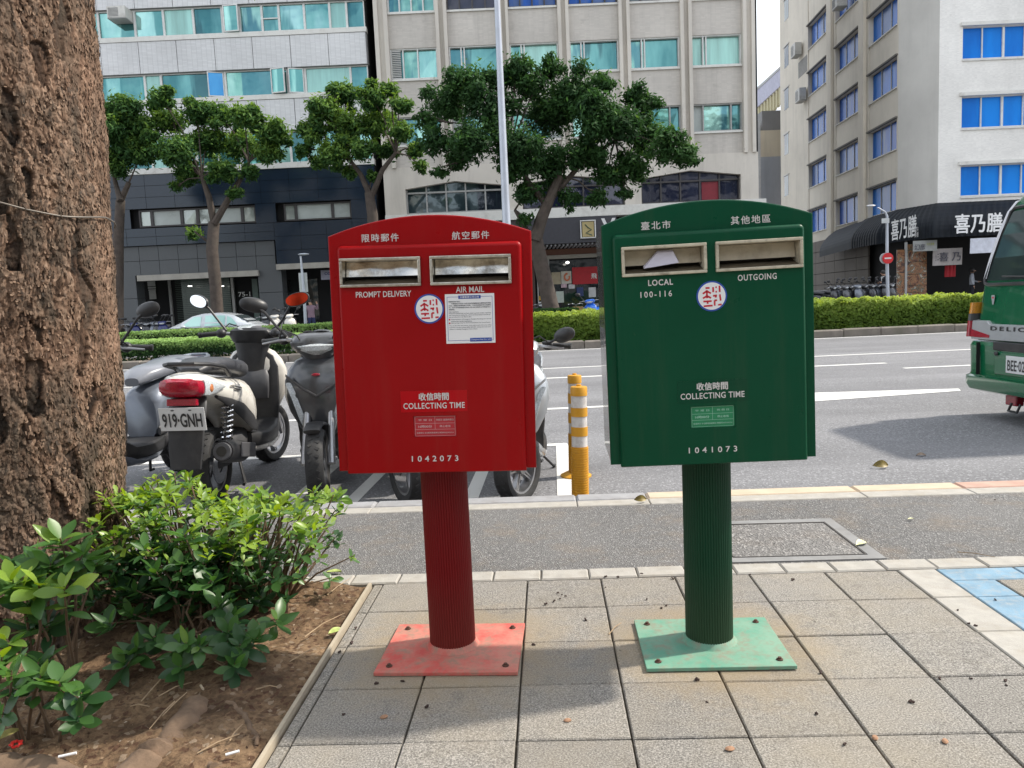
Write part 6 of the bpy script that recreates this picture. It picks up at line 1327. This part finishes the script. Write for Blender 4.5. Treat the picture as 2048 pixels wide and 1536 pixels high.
rf = MB().box(.20, .28, VW-.55, VW-.39, .135, .235).build('fog_reflector', M_TAIL, van, bevel=.012); MB().box(.23, .25, VW-.48, VW-.46, .235, .30).build('stem', M_BLK, rf)
bd = MB().add([(vx(1.13)-.012, VW-.32+a*.028, 1.13+b_*.045) for a, b_ in ((-1, .6), (-.8, 1), (.8, 1), (1, .6), (.3, -1), (-.3, -1))][::-1], [(0,1,2,3,4,5)]).build('shield_sticker', M_VSIL, van); vtext('■', VW-.32, 1.15, .03, .012, M_REDI, .016)
for xw_ in (.85, 3.5):
    for yw in (.02, VW-.22):
        M = Matrix.Translation((xw_, yw+.1, .32)) @ YX; w_ = MB().lathe([(.2, -.1), (.30, -.1), (.325, -.07), (.325, .07), (.30, .1), (.2, .1)], M, 30, closed=True).build('wheel', M_TYRE, van, smooth=True); MB().lathe([(0, -.09), (.2, -.08), (.2, .08), (0, .09)], M, 24).build('rim', M_ALU, w_)
MB().box(.35, 3.9, .25, VW-.25, .16, .30).build('underbody', M_BLK, van); MB().tube([(.10, .55, .24), (.5, .55, .25)], .03, 10).build('exhaust_pipe', M_ALU, van); MB().tube([(.05, .98, .20), (.02, .98, .13), (.02, .86, .13), (.05, .86, .20)], .012, 6).build('tow_hook', M_BLK, van)
wi = MB().tube([(vx(1.33)-.03, .85, 1.33), (vx(1.34)-.04, 1.25, 1.345)], .008, 6).build('wiper', M_BLK, van)
for s_ in (0, 1):
    mb = MB(); yy = (VW-.055) if s_ else .055; mb.add([(.75, yy, 1.30), (3.3, yy, 1.30), (3.0, yy+(-.08 if s_ else .08), 1.86), (.95, yy+(-.08 if s_ else .08), 1.86)], [(0,1,2,3)]); mb.build('side_window', M_VG, van)

# ================================================================== bollards
M_YEL = mat('yellow_bollard', (.62, .30, .015), .5, var=.12, scale=20, dirt=.45, dscale=20, dirtc=(.2, .12, .04)); M_BW = mat('reflective_white', (.62, .60, .58), .45, var=.08, scale=30, dirt=.6, dscale=25, dirtc=(.3, .24, .2))
def bollard(px, Yb, ys, r, disc, label, top):
    x = at(px, 900, Yb).x; zs = [at(px, y, Yb).z for y in ys]; z0 = -.12; t = empty('bollard', (x, Yb, z0), (0, R(1.2), 0), label=label, cat='bollard', group='yellow and white flexible bollards at the kerb'); H = [z-z0 for z in zs]
    cols_ = [M_YEL, M_BW]*4; hs = H
    for i in range(len(hs)-1):
        a, b_ = hs[i+1], hs[i]; c = cols_[i]; rr = r*(1.03 if c is M_YEL else .97)
        MB().lathe([(0, a+.0005), (rr, a+.0005), (rr, b_), (rr*.94, b_+(.006 if i == 0 else 0)), (0, b_+(.012 if i == 0 else 0))], Matrix(), 28).build('yellow_band' if c is M_YEL else 'reflective_band', c, t, smooth=True)
    MB().lathe([(0, hs[0]), (r*.35, hs[0]), (r*.3, hs[0]+.02), (0, hs[0]+.022)], Matrix(), 14).build('top_knob', M_YEL, t, smooth=True)
    pr = [(0, 0)]; hh = hs[-1]; n = 24
    for i in range(n): a = hh*i/n; pr += [(r*1.08, a), (r*1.08, a+hh/n*.55), (r*1.0, a+hh/n*.6), (r*1.0, a+hh/n*.95)]
    pr += [(r*1.05, hh), (0, hh)]; MB().lathe(pr, Matrix(), 28).build('ribbed_sleeve', M_YEL, t, smooth=True, angle=30)
    MB().lathe([(0, 0), (disc, 0), (disc, .012), (r*1.4, .035), (0, .035)], Matrix(), 28).build('foot', M_YEL, t, smooth=True); return t
bollard(1157, 4.86, (775, 791, 814.5, 832, 853, 871, 892.5), .052, .075, 'nearer yellow and white banded bollard standing at the kerb beside the pale bay line', 1)
bollard(1150, 5.62, (752, 766, 786, 806, 825, 845, 866), .050, .115, 'farther yellow and white bollard on a round foot, mostly hidden by the nearer one', 1)

# ================================================================== hedges
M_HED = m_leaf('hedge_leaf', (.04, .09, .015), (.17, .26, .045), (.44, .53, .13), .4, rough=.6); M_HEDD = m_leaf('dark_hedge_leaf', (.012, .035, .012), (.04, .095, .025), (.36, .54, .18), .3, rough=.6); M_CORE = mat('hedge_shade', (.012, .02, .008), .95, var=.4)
def hedge(x0, x1, y0, y1, z0, z1, n, size, m, label, seed, fluff=.07, core=True, tlo=.1, thi=.95):
    r = np.random.default_rng(seed); X = r.uniform(x0, x1, n); top = r.random(n) < .55; Yv = np.where(top, r.uniform(y0, y1, n), y0+np.abs(r.normal(0, .07, n))); zt = z1+fluff*(fbm(X*1.3, Yv*1.3, 3, seed)-.5)*2+fluff*.8*(fbm(X*5, Yv*5, 2, seed+3)-.5)*2
    Z = np.where(top, zt-np.abs(r.normal(0, .05, n)), z0+(zt-z0)*r.random(n)**.8); Yv += .10*(fbm(X*2.2, Z*2.2, 3, seed+5)-.5); N = r.normal(size=(n, 3))*.6+np.where(top[:, None], np.array([0, -.2, 1.]), np.array([0, -1., .5]))
    N /= np.linalg.norm(N, axis=1)[:, None]; A = np.cross(N, r.normal(size=(n, 3))); A /= np.linalg.norm(A, axis=1)[:, None]; Bv = np.cross(N, A); s = size*(.6+.8*r.random(n))[:, None]; P = np.stack([X, Yv, Z], -1)
    hz = np.clip((Z-z0)/(z1-z0), 0, 1.1); T = np.clip(tlo+(thi-tlo)*(hz**2*.75+.35*r.random(n)-.1+.5*(fbm(X*1.1, Z*2, 2, seed+9)-.5)), 0, 1)  # tint rises with height: sunlit tops put into the leaf colour
    V = np.stack([P-A*s*.5, P-Bv*s*.3, P+A*s*.5, P+Bv*s*.3], 1).reshape(-1, 3); t = empty('hedge', ((x0+x1)/2, y0, z0), label=label, cat='hedge')
    under(put(npmesh('foliage', V, np.arange(len(V)).reshape(-1, 4), m, np.repeat(T, 4), False), 'foliage', kind='stuff'), t); under(MB().box(x0, x1, y0+.14, y1-.05, z0+(.0 if core else .3), z1-fluff-.06).build('shade_core', M_CORE, kind='stuff'), t); return t  # near-black box behind the leaves stands in for the hedge's inner shade
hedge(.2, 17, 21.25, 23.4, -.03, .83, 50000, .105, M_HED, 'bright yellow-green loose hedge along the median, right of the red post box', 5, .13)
hedge(-16, -2.2, 21.2, 23.5, .0, .60, 32000, .075, M_HEDD, 'low clipped dark hedge, its lit top put into the leaf colour, along the median at the left', 8, .03, False, .0, 1.5)
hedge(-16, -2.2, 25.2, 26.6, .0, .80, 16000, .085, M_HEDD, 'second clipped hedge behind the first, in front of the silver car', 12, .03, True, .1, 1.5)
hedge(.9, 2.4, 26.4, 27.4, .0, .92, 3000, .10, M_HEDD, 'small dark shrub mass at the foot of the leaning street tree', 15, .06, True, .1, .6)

# ================================================================== street trees
M_TRK = mat('street_tree_bark', (.075, .058, .048), .9, var=.35, scale=5, bump=.7, bscale=14, dirt=.4, dirtc=(.05, .05, .04))
def px_tree(label, Y, trunk, limbs, blobs, n, size, seed, m=M_LCROWN, tint=(.15, .9)):
    k = Y/1538; b0 = at(trunk[0][0], trunk[0][1], Y); root_ = empty('street_tree', (b0.x, Y, .0), label=label, cat='tree')
    mb = MB(); rn = random.Random(seed)
    mb.tube([(b0.x, Y, -.05)]+[at(x, y, Y+rn.uniform(-.1, .1)) for x, y, _ in trunk], [trunk[0][2]*k]+[w*k*.88 for *_, w in trunk], 12)
    under(mb.build('trunk', M_TRK, smooth=True), root_); mb = MB()
    BL = []; SAT = []
    for (x, y, r_) in blobs:
        yy = Y+rn.uniform(-1, 1)*min(2.2, r_*k*1.3); q = at(x, y, yy); r0_ = r_*k; BL.append((q.x, yy, q.z, r0_*.88))
        for _ in range(5): d_ = Vector((rn.gauss(0, 1), rn.gauss(0, 1), rn.gauss(0, .7))).normalized()*r0_*rn.uniform(.6, 1.0); SAT.append((q.x+d_.x, yy+d_.y, q.z+d_.z, r0_*rn.uniform(.28, .5)))
    tops = [at(trunk[-1][0], trunk[-1][1], Y)]
    for lb in limbs:
        P = [at(x, y, Y+rn.uniform(-.2, .2)) for x, y, _ in lb]; mb.tube(P, [w*k*.8 for *_, w in lb], 8); tops.append(P[-1])
    for b_ in BL:
        q = Vector(b_[:3]); tp = min(tops, key=lambda t_: (t_-q).length); mid = tp.lerp(q, .5)+Vector((0, 0, .12*(q-tp).length)); mb.tube([tp, mid, q], [.04, .028, .012], 5)
        for _ in range(2): e = q+Vector((rn.uniform(-1, 1), rn.uniform(-1, 1), rn.uniform(-.6, .8)))*b_[3]*.8; mb.tube([mid.lerp(q, .5), e], [.03, .012], 5)
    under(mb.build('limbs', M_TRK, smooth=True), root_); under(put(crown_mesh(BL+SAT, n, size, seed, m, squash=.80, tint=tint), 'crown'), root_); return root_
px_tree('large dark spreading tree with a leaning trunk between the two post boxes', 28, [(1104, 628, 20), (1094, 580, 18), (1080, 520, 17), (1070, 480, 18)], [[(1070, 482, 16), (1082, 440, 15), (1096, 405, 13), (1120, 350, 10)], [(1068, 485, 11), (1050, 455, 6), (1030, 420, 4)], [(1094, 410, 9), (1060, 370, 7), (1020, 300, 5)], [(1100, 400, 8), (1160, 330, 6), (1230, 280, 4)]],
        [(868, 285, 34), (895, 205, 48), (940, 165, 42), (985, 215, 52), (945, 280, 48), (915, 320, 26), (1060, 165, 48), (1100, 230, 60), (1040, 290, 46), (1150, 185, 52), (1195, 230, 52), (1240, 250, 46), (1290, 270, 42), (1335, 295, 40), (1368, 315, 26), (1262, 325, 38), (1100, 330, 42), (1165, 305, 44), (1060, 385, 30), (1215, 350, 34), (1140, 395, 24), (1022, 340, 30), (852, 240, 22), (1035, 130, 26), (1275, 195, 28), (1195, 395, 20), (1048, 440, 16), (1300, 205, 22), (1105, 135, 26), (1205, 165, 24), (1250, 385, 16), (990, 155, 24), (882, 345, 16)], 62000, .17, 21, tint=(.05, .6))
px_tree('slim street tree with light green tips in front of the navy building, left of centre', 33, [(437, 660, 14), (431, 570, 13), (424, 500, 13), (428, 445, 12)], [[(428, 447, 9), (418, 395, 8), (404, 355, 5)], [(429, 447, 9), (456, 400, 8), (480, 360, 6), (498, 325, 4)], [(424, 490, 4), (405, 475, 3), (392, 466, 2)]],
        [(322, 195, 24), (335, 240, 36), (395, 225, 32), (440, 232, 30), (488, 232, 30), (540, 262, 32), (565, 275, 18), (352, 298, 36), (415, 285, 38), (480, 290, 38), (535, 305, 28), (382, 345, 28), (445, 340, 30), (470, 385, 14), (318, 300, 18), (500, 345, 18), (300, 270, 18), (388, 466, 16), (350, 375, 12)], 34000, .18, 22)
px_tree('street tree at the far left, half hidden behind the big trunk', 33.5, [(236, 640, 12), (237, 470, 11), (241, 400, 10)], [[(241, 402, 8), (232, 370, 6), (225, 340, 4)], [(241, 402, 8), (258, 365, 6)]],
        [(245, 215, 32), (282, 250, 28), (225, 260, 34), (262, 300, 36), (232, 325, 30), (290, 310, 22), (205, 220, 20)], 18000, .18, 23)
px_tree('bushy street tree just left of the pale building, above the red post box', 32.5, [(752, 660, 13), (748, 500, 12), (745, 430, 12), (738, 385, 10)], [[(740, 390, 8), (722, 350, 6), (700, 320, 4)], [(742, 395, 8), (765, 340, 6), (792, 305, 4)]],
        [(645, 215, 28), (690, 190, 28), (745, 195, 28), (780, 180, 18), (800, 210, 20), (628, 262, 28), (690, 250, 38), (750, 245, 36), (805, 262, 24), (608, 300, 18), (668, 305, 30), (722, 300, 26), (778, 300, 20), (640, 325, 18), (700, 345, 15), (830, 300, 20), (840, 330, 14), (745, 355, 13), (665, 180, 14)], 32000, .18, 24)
# sprig hanging into the top edge of the picture
it = []; q = at(514, -6, 3.4); [whorl((q.x+a, 3.4, q.z+.01), (0, 0, -1), 3, .05, .9, it, up=.9) for a in (-.01, .012)]
tag(put(merge_leaves(it, 'leaf_sprig', M_LNEAR), 'leaf_sprig'), 'tiny bright leaf tip hanging into the top edge of the picture', 'leaf')

# ================================================================== poles and signs
M_GALV = mat('galvanised_pole', (.45, .48, .54), .38, metal=.35, var=.06, scale=1.5, dirt=.15)
def pole(name, label, cat, P, rr, m=M_GALV): return tag(MB().tube(P, rr, 20).build(name, m, smooth=True), label, cat)
lp = empty('street_lamp', (at(1018, 640, 22).x, 22, 0), label='tall silver tapering lamp post rising from behind the red post box', cat='street lamp')
pa, pb = at(1022, 655, 22), at(994, 0, 22); v = (pb-pa).normalized(); W0(MB().tube([pa-v*.4, pa+v*3, pb, pb+v*2.5], [.135, .118, .078, .06], 20).build('post', M_GALV, smooth=True), lp)
for t in (.18, .42, .66): c = pa.lerp(pb, t); W0(MB().tube([c, c+v*.05], .128-t*.05, 20).build('joint_ring', M_GALV, smooth=True), lp)
e = pb+v*2.5; W0(MB().tube([e, e+Vector((0, -1.2, .5)), e+Vector((0, -2.4, .6))], [.05, .04, .03], 8).build('arm', M_GALV, smooth=True), lp); W0(MB().ell(tuple(e+Vector((0, -2.8, .6))), .15, .4, .08).build('lamp_head', M_GALV, smooth=True), lp)
sp = empty('footpath_lamp', (at(611, 650, 27).x, 27, 0), label='short grey lamp post with blank sign back, left of the red post box', cat='street lamp')
W0(MB().tube([at(612, 665, 27), at(609, 600, 27), at(601.5, 512, 27)], [.055, .052, .035], 10).build('post', M_GALV, smooth=True), sp); W0(MB().ell(tuple(at(607, 508.5, 27)), .20, .12, .035).build('lamp_head', M_GALV, smooth=True), sp)
W0(Bp(sp, 'sign_back', mat('sign_back_grey', (.50, .52, .52), .5), 597, 546, 616.5, 584, 27.1, .02), sp); W0(Bp(sp, 'small_plate', mat('sign_back_grey', (.4, .4, .4)), 602, 591, 613, 600, 27.1, .02), sp)
np_ = empty('street_sign', (at(1776, 645, 32.5).x, 32.5, 0), label='grey lamp pole with a red no-entry disc beside the row of scooters at the right', cat='street lamp')
W0(MB().tube([at(1777, 650, 32.5), at(1774, 520, 32.5), at(1774, 432, 32.5), at(1770, 424, 32.5), at(1755, 415, 32.5)], [.075, .065, .05, .04, .03], 10).build('post', M_GALV, smooth=True), np_)
W0(MB().ell(tuple(at(1742, 411.5, 32.5)), .20, .10, .045, Matrix(), 12, 6).build('lamp_head', mat('pale_grey_plastic', (.6, .62, .64), .4), smooth=True), np_); W0(Bp(np_, 'name_plate', mat('plate_pale', (.5, .52, .52), .5), 1763, 437, 1778, 446, 32.35, .03), np_)
c = at(1775.5, 516.5, 32.3); M = Matrix.Translation(c) @ Matrix.Rotation(PI/2, 4, 'X') ; dsc = W0(MB().lathe([(0, 0), (.225, 0), (.225, .02), (0, .02)], M, 28).build('no_entry_disc', mat('sign_red', (.55, .015, .02), .4)), np_); W0(MB().lathe([(0, -.03), (.225, -.03), (.225, -.01), (0, -.01)], Matrix.Translation((-.09, .03, 0)) @ M, 28).build('disc_back', M_VSIL), np_)
W0(MB().box(c.x-.14, c.x+.14, c.y-.028, c.y-.021, c.z-.03, c.z+.03).build('white_bar', M_WHT), np_)

# ================================================================== far vehicles
def sedan(loc, label):
    t = empty('parked_car', loc, label=label, cat='car'); L = 4.55; m = mat('silver_car_paint', (.50, .53, .56), .25, metal=.25, var=.03, coat=.6)
    prof = [(0, .55, .50), (.03, .72, .35), (.25, .86, .25), (.9, .92, .22), (1.3, .94, .22), (3.4, .98, .22), (4.2, 1.0, .24), (4.45, .93, .30), (4.55, .75, .42)]
    MB().loft([ring((x, 0, (zt+zb)/2), (0, 1, 0), (0, 0, 1), .86 if 0.2 < x < 4.3 else .74, (zt-zb)/2, 5, 24) for x, zt, zb in prof]).build('body', m, t, smooth=True, angle=50)
    gh = [(1.15, .93, .94), (1.6, 1.16, .93), (2.0, 1.36, .92), (2.4, 1.44, .92), (3.0, 1.45, .92), (3.5, 1.36, .92), (3.95, 1.16, .93), (4.2, 1.0, .95)]
    MB().loft([[(x, -.80, zb), (x, -.78, zb+(zt-zb)*.3), (x, -.62, zt-.02), (x, -.5, zt), (x, .5, zt), (x, .62, zt-.02), (x, .78, zb+(zt-zb)*.3), (x, .80, zb)] for x, zt, zb in gh]).build('cabin', m, t, smooth=True, angle=30)
    G = m_glass('pale_car_glass', (.20, .38, .34), (.45, .68, .62), .4)
    for pts in ([(1.62, .97), (2.35, .97), (2.38, 1.33), (2.1, 1.33)], [(2.5, .97), (3.25, .97), (3.25, 1.34), (2.52, 1.36)], [(3.33, .97), (3.72, .99), (3.5, 1.24), (3.33, 1.32)]):
        MB().add([(x, -.80+.165*max(0, (z-1.03))/.42-.008*0-.012, z) for x, z in pts], [(0,1,2,3)]).build('side_window', G, t)
    MB().add([(3.60, -.60, 1.335), (3.60, .60, 1.335), (4.10, .66, 1.075), (4.10, -.66, 1.075)], [(0,1,2,3)]).build('rear_window', M_VG, t); MB().add([(1.25, -.66, .99), (1.25, .66, .99), (1.95, .58, 1.345), (1.95, -.58, 1.345)], [(0,1,2,3)]).build('windscreen', G, t)
    MB().box(4.36, 4.53, -.80, -.60, .72, .90).build('tail_lamp', M_TAIL, t, bevel=.02); MB().box(4.36, 4.53, .60, .80, .72, .90).build('tail_lamp', M_TAIL, t, bevel=.02)
    for xw_ in (.85, 3.6):
        for s_ in (-1, 1): M = Matrix.Translation((xw_, s_*.76, .32)) @ YX; w_ = MB().lathe([(.2, -.1), (.31, -.1), (.32, 0), (.31, .1), (.2, .1)], M, 24, closed=True).build('wheel', M_TYRE, t, smooth=True); MB().lathe([(0, -.09), (.2, -.08), (.2, .08), (0, .09)], M, 20).build('rim', M_ALU, w_)
    MB().ell((1.75, -.92, .98), .10, .09, .06).build('door_mirror', m, t, smooth=True); return t
sedan((at(533, 650, 29.5).x-4.55, 29.5, -.12), 'pale silver saloon car parked beyond the left hedge')
S0 = {}
def farsc(key, paint, label, x, y, yaw, group, lean=0, sc=1.0, zc=.03):
    if key not in S0: o = scooter(label, paint, (x, y, zc), yaw, group=group, detail=False, lean=lean, scale=sc); S0[key] = o
    else: o = copy_tree(S0[key]); o.scale = (sc,)*3; o.location = (x, y, zc); o.rotation_euler = (lean, 0, yaw); o['label'] = label; o['group'] = group
    return o
gr_ = 'scooters parked in a row before the stone wall at the right'
ORD = ['leftmost', 'second', 'third', 'fourth', 'fifth', 'sixth', 'seventh', 'eighth', 'ninth', 'tenth', 'eleventh']
for i in range(10):
    p = at(1628+i*12.5, 610, 34+(.25 if i % 2 else 0)); farsc(('rd', 'rs', 'rg')[i % 3], (M_DARKP, M_GBLUE, M_GREYP)[i % 3], ORD[i]+' dark scooter from the green post box in the row by the stone wall', p.x, p.y, R(-62+rnd.uniform(-6, 6)), gr_, R(rnd.uniform(4, 9)), 1.08, .17)
gl = 'scooters parked before the navy building, left of the silver car'
for i in range(7):
    p = at(256+i*13.5, 640, 33.4); farsc(('rd', 'rg', 'bl', 'rd', 'rs', 'rd', 'bl')[i], (M_DARKP, M_GREYP, mat('navy_scooter_paint', (.012, .02, .12), .3, coat=.4), M_DARKP, M_GBLUE, M_DARKP, M_BLUE)[i], ORD[i]+' scooter from the big trunk in the row left of the silver car', p.x, p.y, R(-70+rnd.uniform(-15, 15)), gl, R(5), 1.0)
for px_, key, m, lb in ((541, 'rd', M_DARKP, 'dark scooter just right of the silver car'), (560, 'wh', M_WHITE, 'white scooter with its shield facing the road, right of the silver car'), (588, 'wh', M_WHITE, 'white scooter parked just left of the short lamp post'), (1077, 'rd', M_DARKP, 'dark scooter behind the leaning tree trunk')):
    p = at(px_, 640, 33.6); farsc(key, m, lb, p.x, p.y, R(-80), 'scooters parked outside the shops', R(5), 1.05)
p = at(1193, 610, 29.5); farsc('bb', M_BLUE, 'bright blue scooter standing before the red shop banner, left of the green post box', p.x, p.y, R(-105), 'scooters parked outside the shops', R(4), 1.1)
# bicycle with a basket
bc = at(1142, 640, 29.8); by = empty('bicycle', (bc.x, 29.8, .03), (0, 0, R(-80)), label='bicycle with a tan front basket parked beyond the bright hedge', cat='bicycle')
for x in (0, 1.02): M = Matrix.Translation((x, 0, .33)) @ YX; w_ = MB().lathe([(.31, -.015), (.335, -.015), (.335, .015), (.31, .015)], M, 28, closed=True).build('wheel', M_TYRE, by, smooth=True)
mb = MB(); [mb.tube(q, .016, 6) for q in ([(0, 0, .33), (.35, 0, .28), (.25, 0, .75)], [(.35, 0, .28), (.85, 0, .72), (.25, 0, .68)], [(1.02, 0, .33), (.84, 0, .78), (.82, 0, .98)])]; mb.build('frame', M_GREYP, by, smooth=True)
MB().tube([(.75, -.28, 1.02), (.85, -.15, 1.04), (.83, 0, 1.0), (.85, .15, 1.04), (.75, .28, 1.02)], .014, 6).build('handlebar', M_CHR, by, smooth=True); MB().ell((.24, 0, .80), .13, .08, .03).build('saddle', M_BLK, by, smooth=True)
MB().loft([[(1.02+a, b_, z) for a, b_ in q] for z, q in ((.66, ((-.09, -.12), (.11, -.12), (.11, .12), (-.09, .12))), (.92, ((-.11, -.17), (.17, -.17), (.17, .17), (-.11, .17))))]).build('basket', mat('tan_basket', (.52, .32, .14), .7, var=.2, scale=30), by)

# ================================================================== people
M_SKIN = mat('skin', (.46, .28, .20), .55, var=.05); M_HAIR = mat('black_hair', (.012, .010, .009), .5)
def person(loc, yaw, label, top, trs, pose, shirt=None, hair=M_HAIR):
    """pose: dict of joints (metres, facing -Y)"""
    t = empty('person', loc, (0, 0, yaw), label=label, cat='person')
    J = dict(pel=(0, 0, .95), che=(0, 0, 1.28), nk=(0, -.01, 1.46), hd=(0, -.03, 1.60), ht=(0, -.03, 1.70), sl=(-.17, 0, 1.40), sr=(.17, 0, 1.40), el=(-.24, .02, 1.12), er=(.24, .02, 1.12), wl=(-.23, -.08, .88), wr=(.23, -.08, .88), hl=(-.23, -.10, .80), hr=(.23, -.10, .80),
             pl=(-.09, 0, .90), pr=(.09, 0, .90), kl=(-.10, -.02, .50), kr=(.10, -.02, .50), al=(-.11, .02, .09), ar=(.11, .02, .09), tl=(-.12, -.14, .04), tr=(.12, -.14, .04)); J.update(pose)
    names = list(J); E = [('pel', 'che'), ('che', 'nk'), ('nk', 'hd'), ('hd', 'ht'), ('che', 'sl'), ('che', 'sr'), ('sl', 'el'), ('sr', 'er'), ('el', 'wl'), ('er', 'wr'), ('wl', 'hl'), ('wr', 'hr'), ('pel', 'pl'), ('pel', 'pr'), ('pl', 'kl'), ('pr', 'kr'), ('kl', 'al'), ('kr', 'ar'), ('al', 'tl'), ('ar', 'tr')]
    Rr = dict(pel=(.16, .12), che=(.17, .12), nk=(.06, .06), hd=(.085, .10), ht=(.06, .075), sl=(.075, .075), sr=(.075, .075), el=(.05, .05), er=(.05, .05), wl=(.035, .035), wr=(.035, .035), hl=(.035, .03), hr=(.035, .03), pl=(.10, .10), pr=(.10, .10), kl=(.068, .068), kr=(.068, .068), al=(.045, .045), ar=(.045, .045), tl=(.04, .035), tr=(.04, .035))
    me = bpy.data.meshes.new('body'); me.from_pydata([J[n] for n in names], [(names.index(a), names.index(b_)) for a, b_ in E], [])
    o = bpy.data.objects.new('body', me); COL.objects.link(o); sk = o.modifiers.new('skin', 'SKIN'); ss = o.modifiers.new('sub', 'SUBSURF'); ss.levels = ss.render_levels = 2
    for i, n in enumerate(names): me.skin_vertices[0].data[i].radius = Rr[n]; me.skin_vertices[0].data[i].use_root = n == 'pel'
    dg = bpy.context.evaluated_depsgraph_get(); me2 = bpy.data.meshes.new_from_object(o.evaluated_get(dg)); bpy.data.objects.remove(o)
    for m in (top, trs, M_SKIN, M_BLK): me2.materials.append(m)
    hw = [Vector(J['wl']), Vector(J['wr'])]
    for p_ in me2.polygons:
        c = p_.center; k = 1 if c.z < .93 else 0
        if c.z > 1.485 and abs(c.x-J['hd'][0]) < .16 and (c-Vector(J['hd'])).length < .2: k = 2
        if min((c-h_).length for h_ in (Vector(J['hl']), Vector(J['hr']))) < .065: k = 2
        if c.z < .10: k = 3
        p_.material_index = k; p_.use_smooth = True
    b_ = put(me2, 'body', t); hd = Vector(J['hd'])
    put(MB().ell((0, .02, .03), .098, .112, .105).mesh('hair', hair, True), 'hair', t, hd); mb = MB(); mb.ell((0, -.112, -.01), .014, .018, .022); mb.build('nose', M_SKIN, t, loc=hd, smooth=True)
    for s_ in (-1, 1):
        h_ = Vector(J['hl' if s_ < 0 else 'hr']); w_ = Vector(J['wl' if s_ < 0 else 'wr']); d = (h_-w_).normalized(); sd = d.cross(Vector((0, 0, 1))); sd = sd.normalized() if sd.length > .1 else Vector((0, 1, 0)); mb = MB()
        for q in range(4): mb.tube([h_+sd*(q-1.5)*.018, h_+sd*(q-1.5)*.02+d*.04, h_+sd*(q-1.5)*.02+d*.065+Vector((0, 0, -.015))], [.009, .0085, .006], 5)
        mb.tube([w_+sd*.03, h_+sd*.05+d*.01], [.011, .008], 5); mb.build('hand', M_SKIN, t, smooth=True)
    if shirt: MB().add([(-.05, -.135, 1.42), (.05, -.135, 1.42), (.0, -.150, 1.22)], [(0, 2, 1)]).build('shirt_front', shirt, t); MB().tube([(-.06, .02, 1.46), (-.05, -.07, 1.44), (0, -.10, 1.42), (.05, -.07, 1.44), (.06, .02, 1.46)], .018, 6).build('collar', shirt, t)
    return t
M_SUIT = mat('navy_suit', (.012, .014, .022), .8); p = at(1768, 620, 33.2)
pp = person((p.x, 33.2, .17), R(-68), 'person in a dark suit looking down at a phone, beside the no-entry pole', M_SUIT, M_SUIT, dict(hd=(0, -.08, 1.59), ht=(0, -.10, 1.68), er=(.25, -.02, 1.14), wr=(.10, -.24, 1.18), hr=(.05, -.29, 1.21), el=(-.25, -.02, 1.14), wl=(-.12, -.22, 1.15), hl=(-.05, -.28, 1.18)), shirt=mat('white_shirt', (.7, .7, .7), .7))
ph = pp.matrix_basis @ Vector((0, -.33, 1.245)); tag(MB().box(-.035, .035, -.005, .005, -.07, .07).build('phone', M_BLK, loc=ph, rot=(.7, 0, R(-68)), bevel=.004), 'black phone held by the person in the dark suit', 'phone')
p = at(1943, 600, 37.6); person((p.x, 37.6, .16), R(60), 'person in a pale grey shirt standing in the restaurant doorway left of the van', mat('pale_grey_shirt', (.34, .36, .40), .8), M_SUIT, dict(wr=(.14, -.25, 1.05), hr=(.12, -.33, 1.06), er=(.25, -.04, 1.12)))
p = at(623, 640, 34.5); person((p.x, 34.5, .03), R(20), 'person in a mauve top standing in shade just right of the short lamp post', mat('mauve_top', (.22, .15, .19), .8), mat('blue_jeans', (.02, .03, .09), .8), dict(er=(.30, -.05, 1.28), wr=(.28, -.12, 1.50), hr=(.26, -.14, 1.58)))
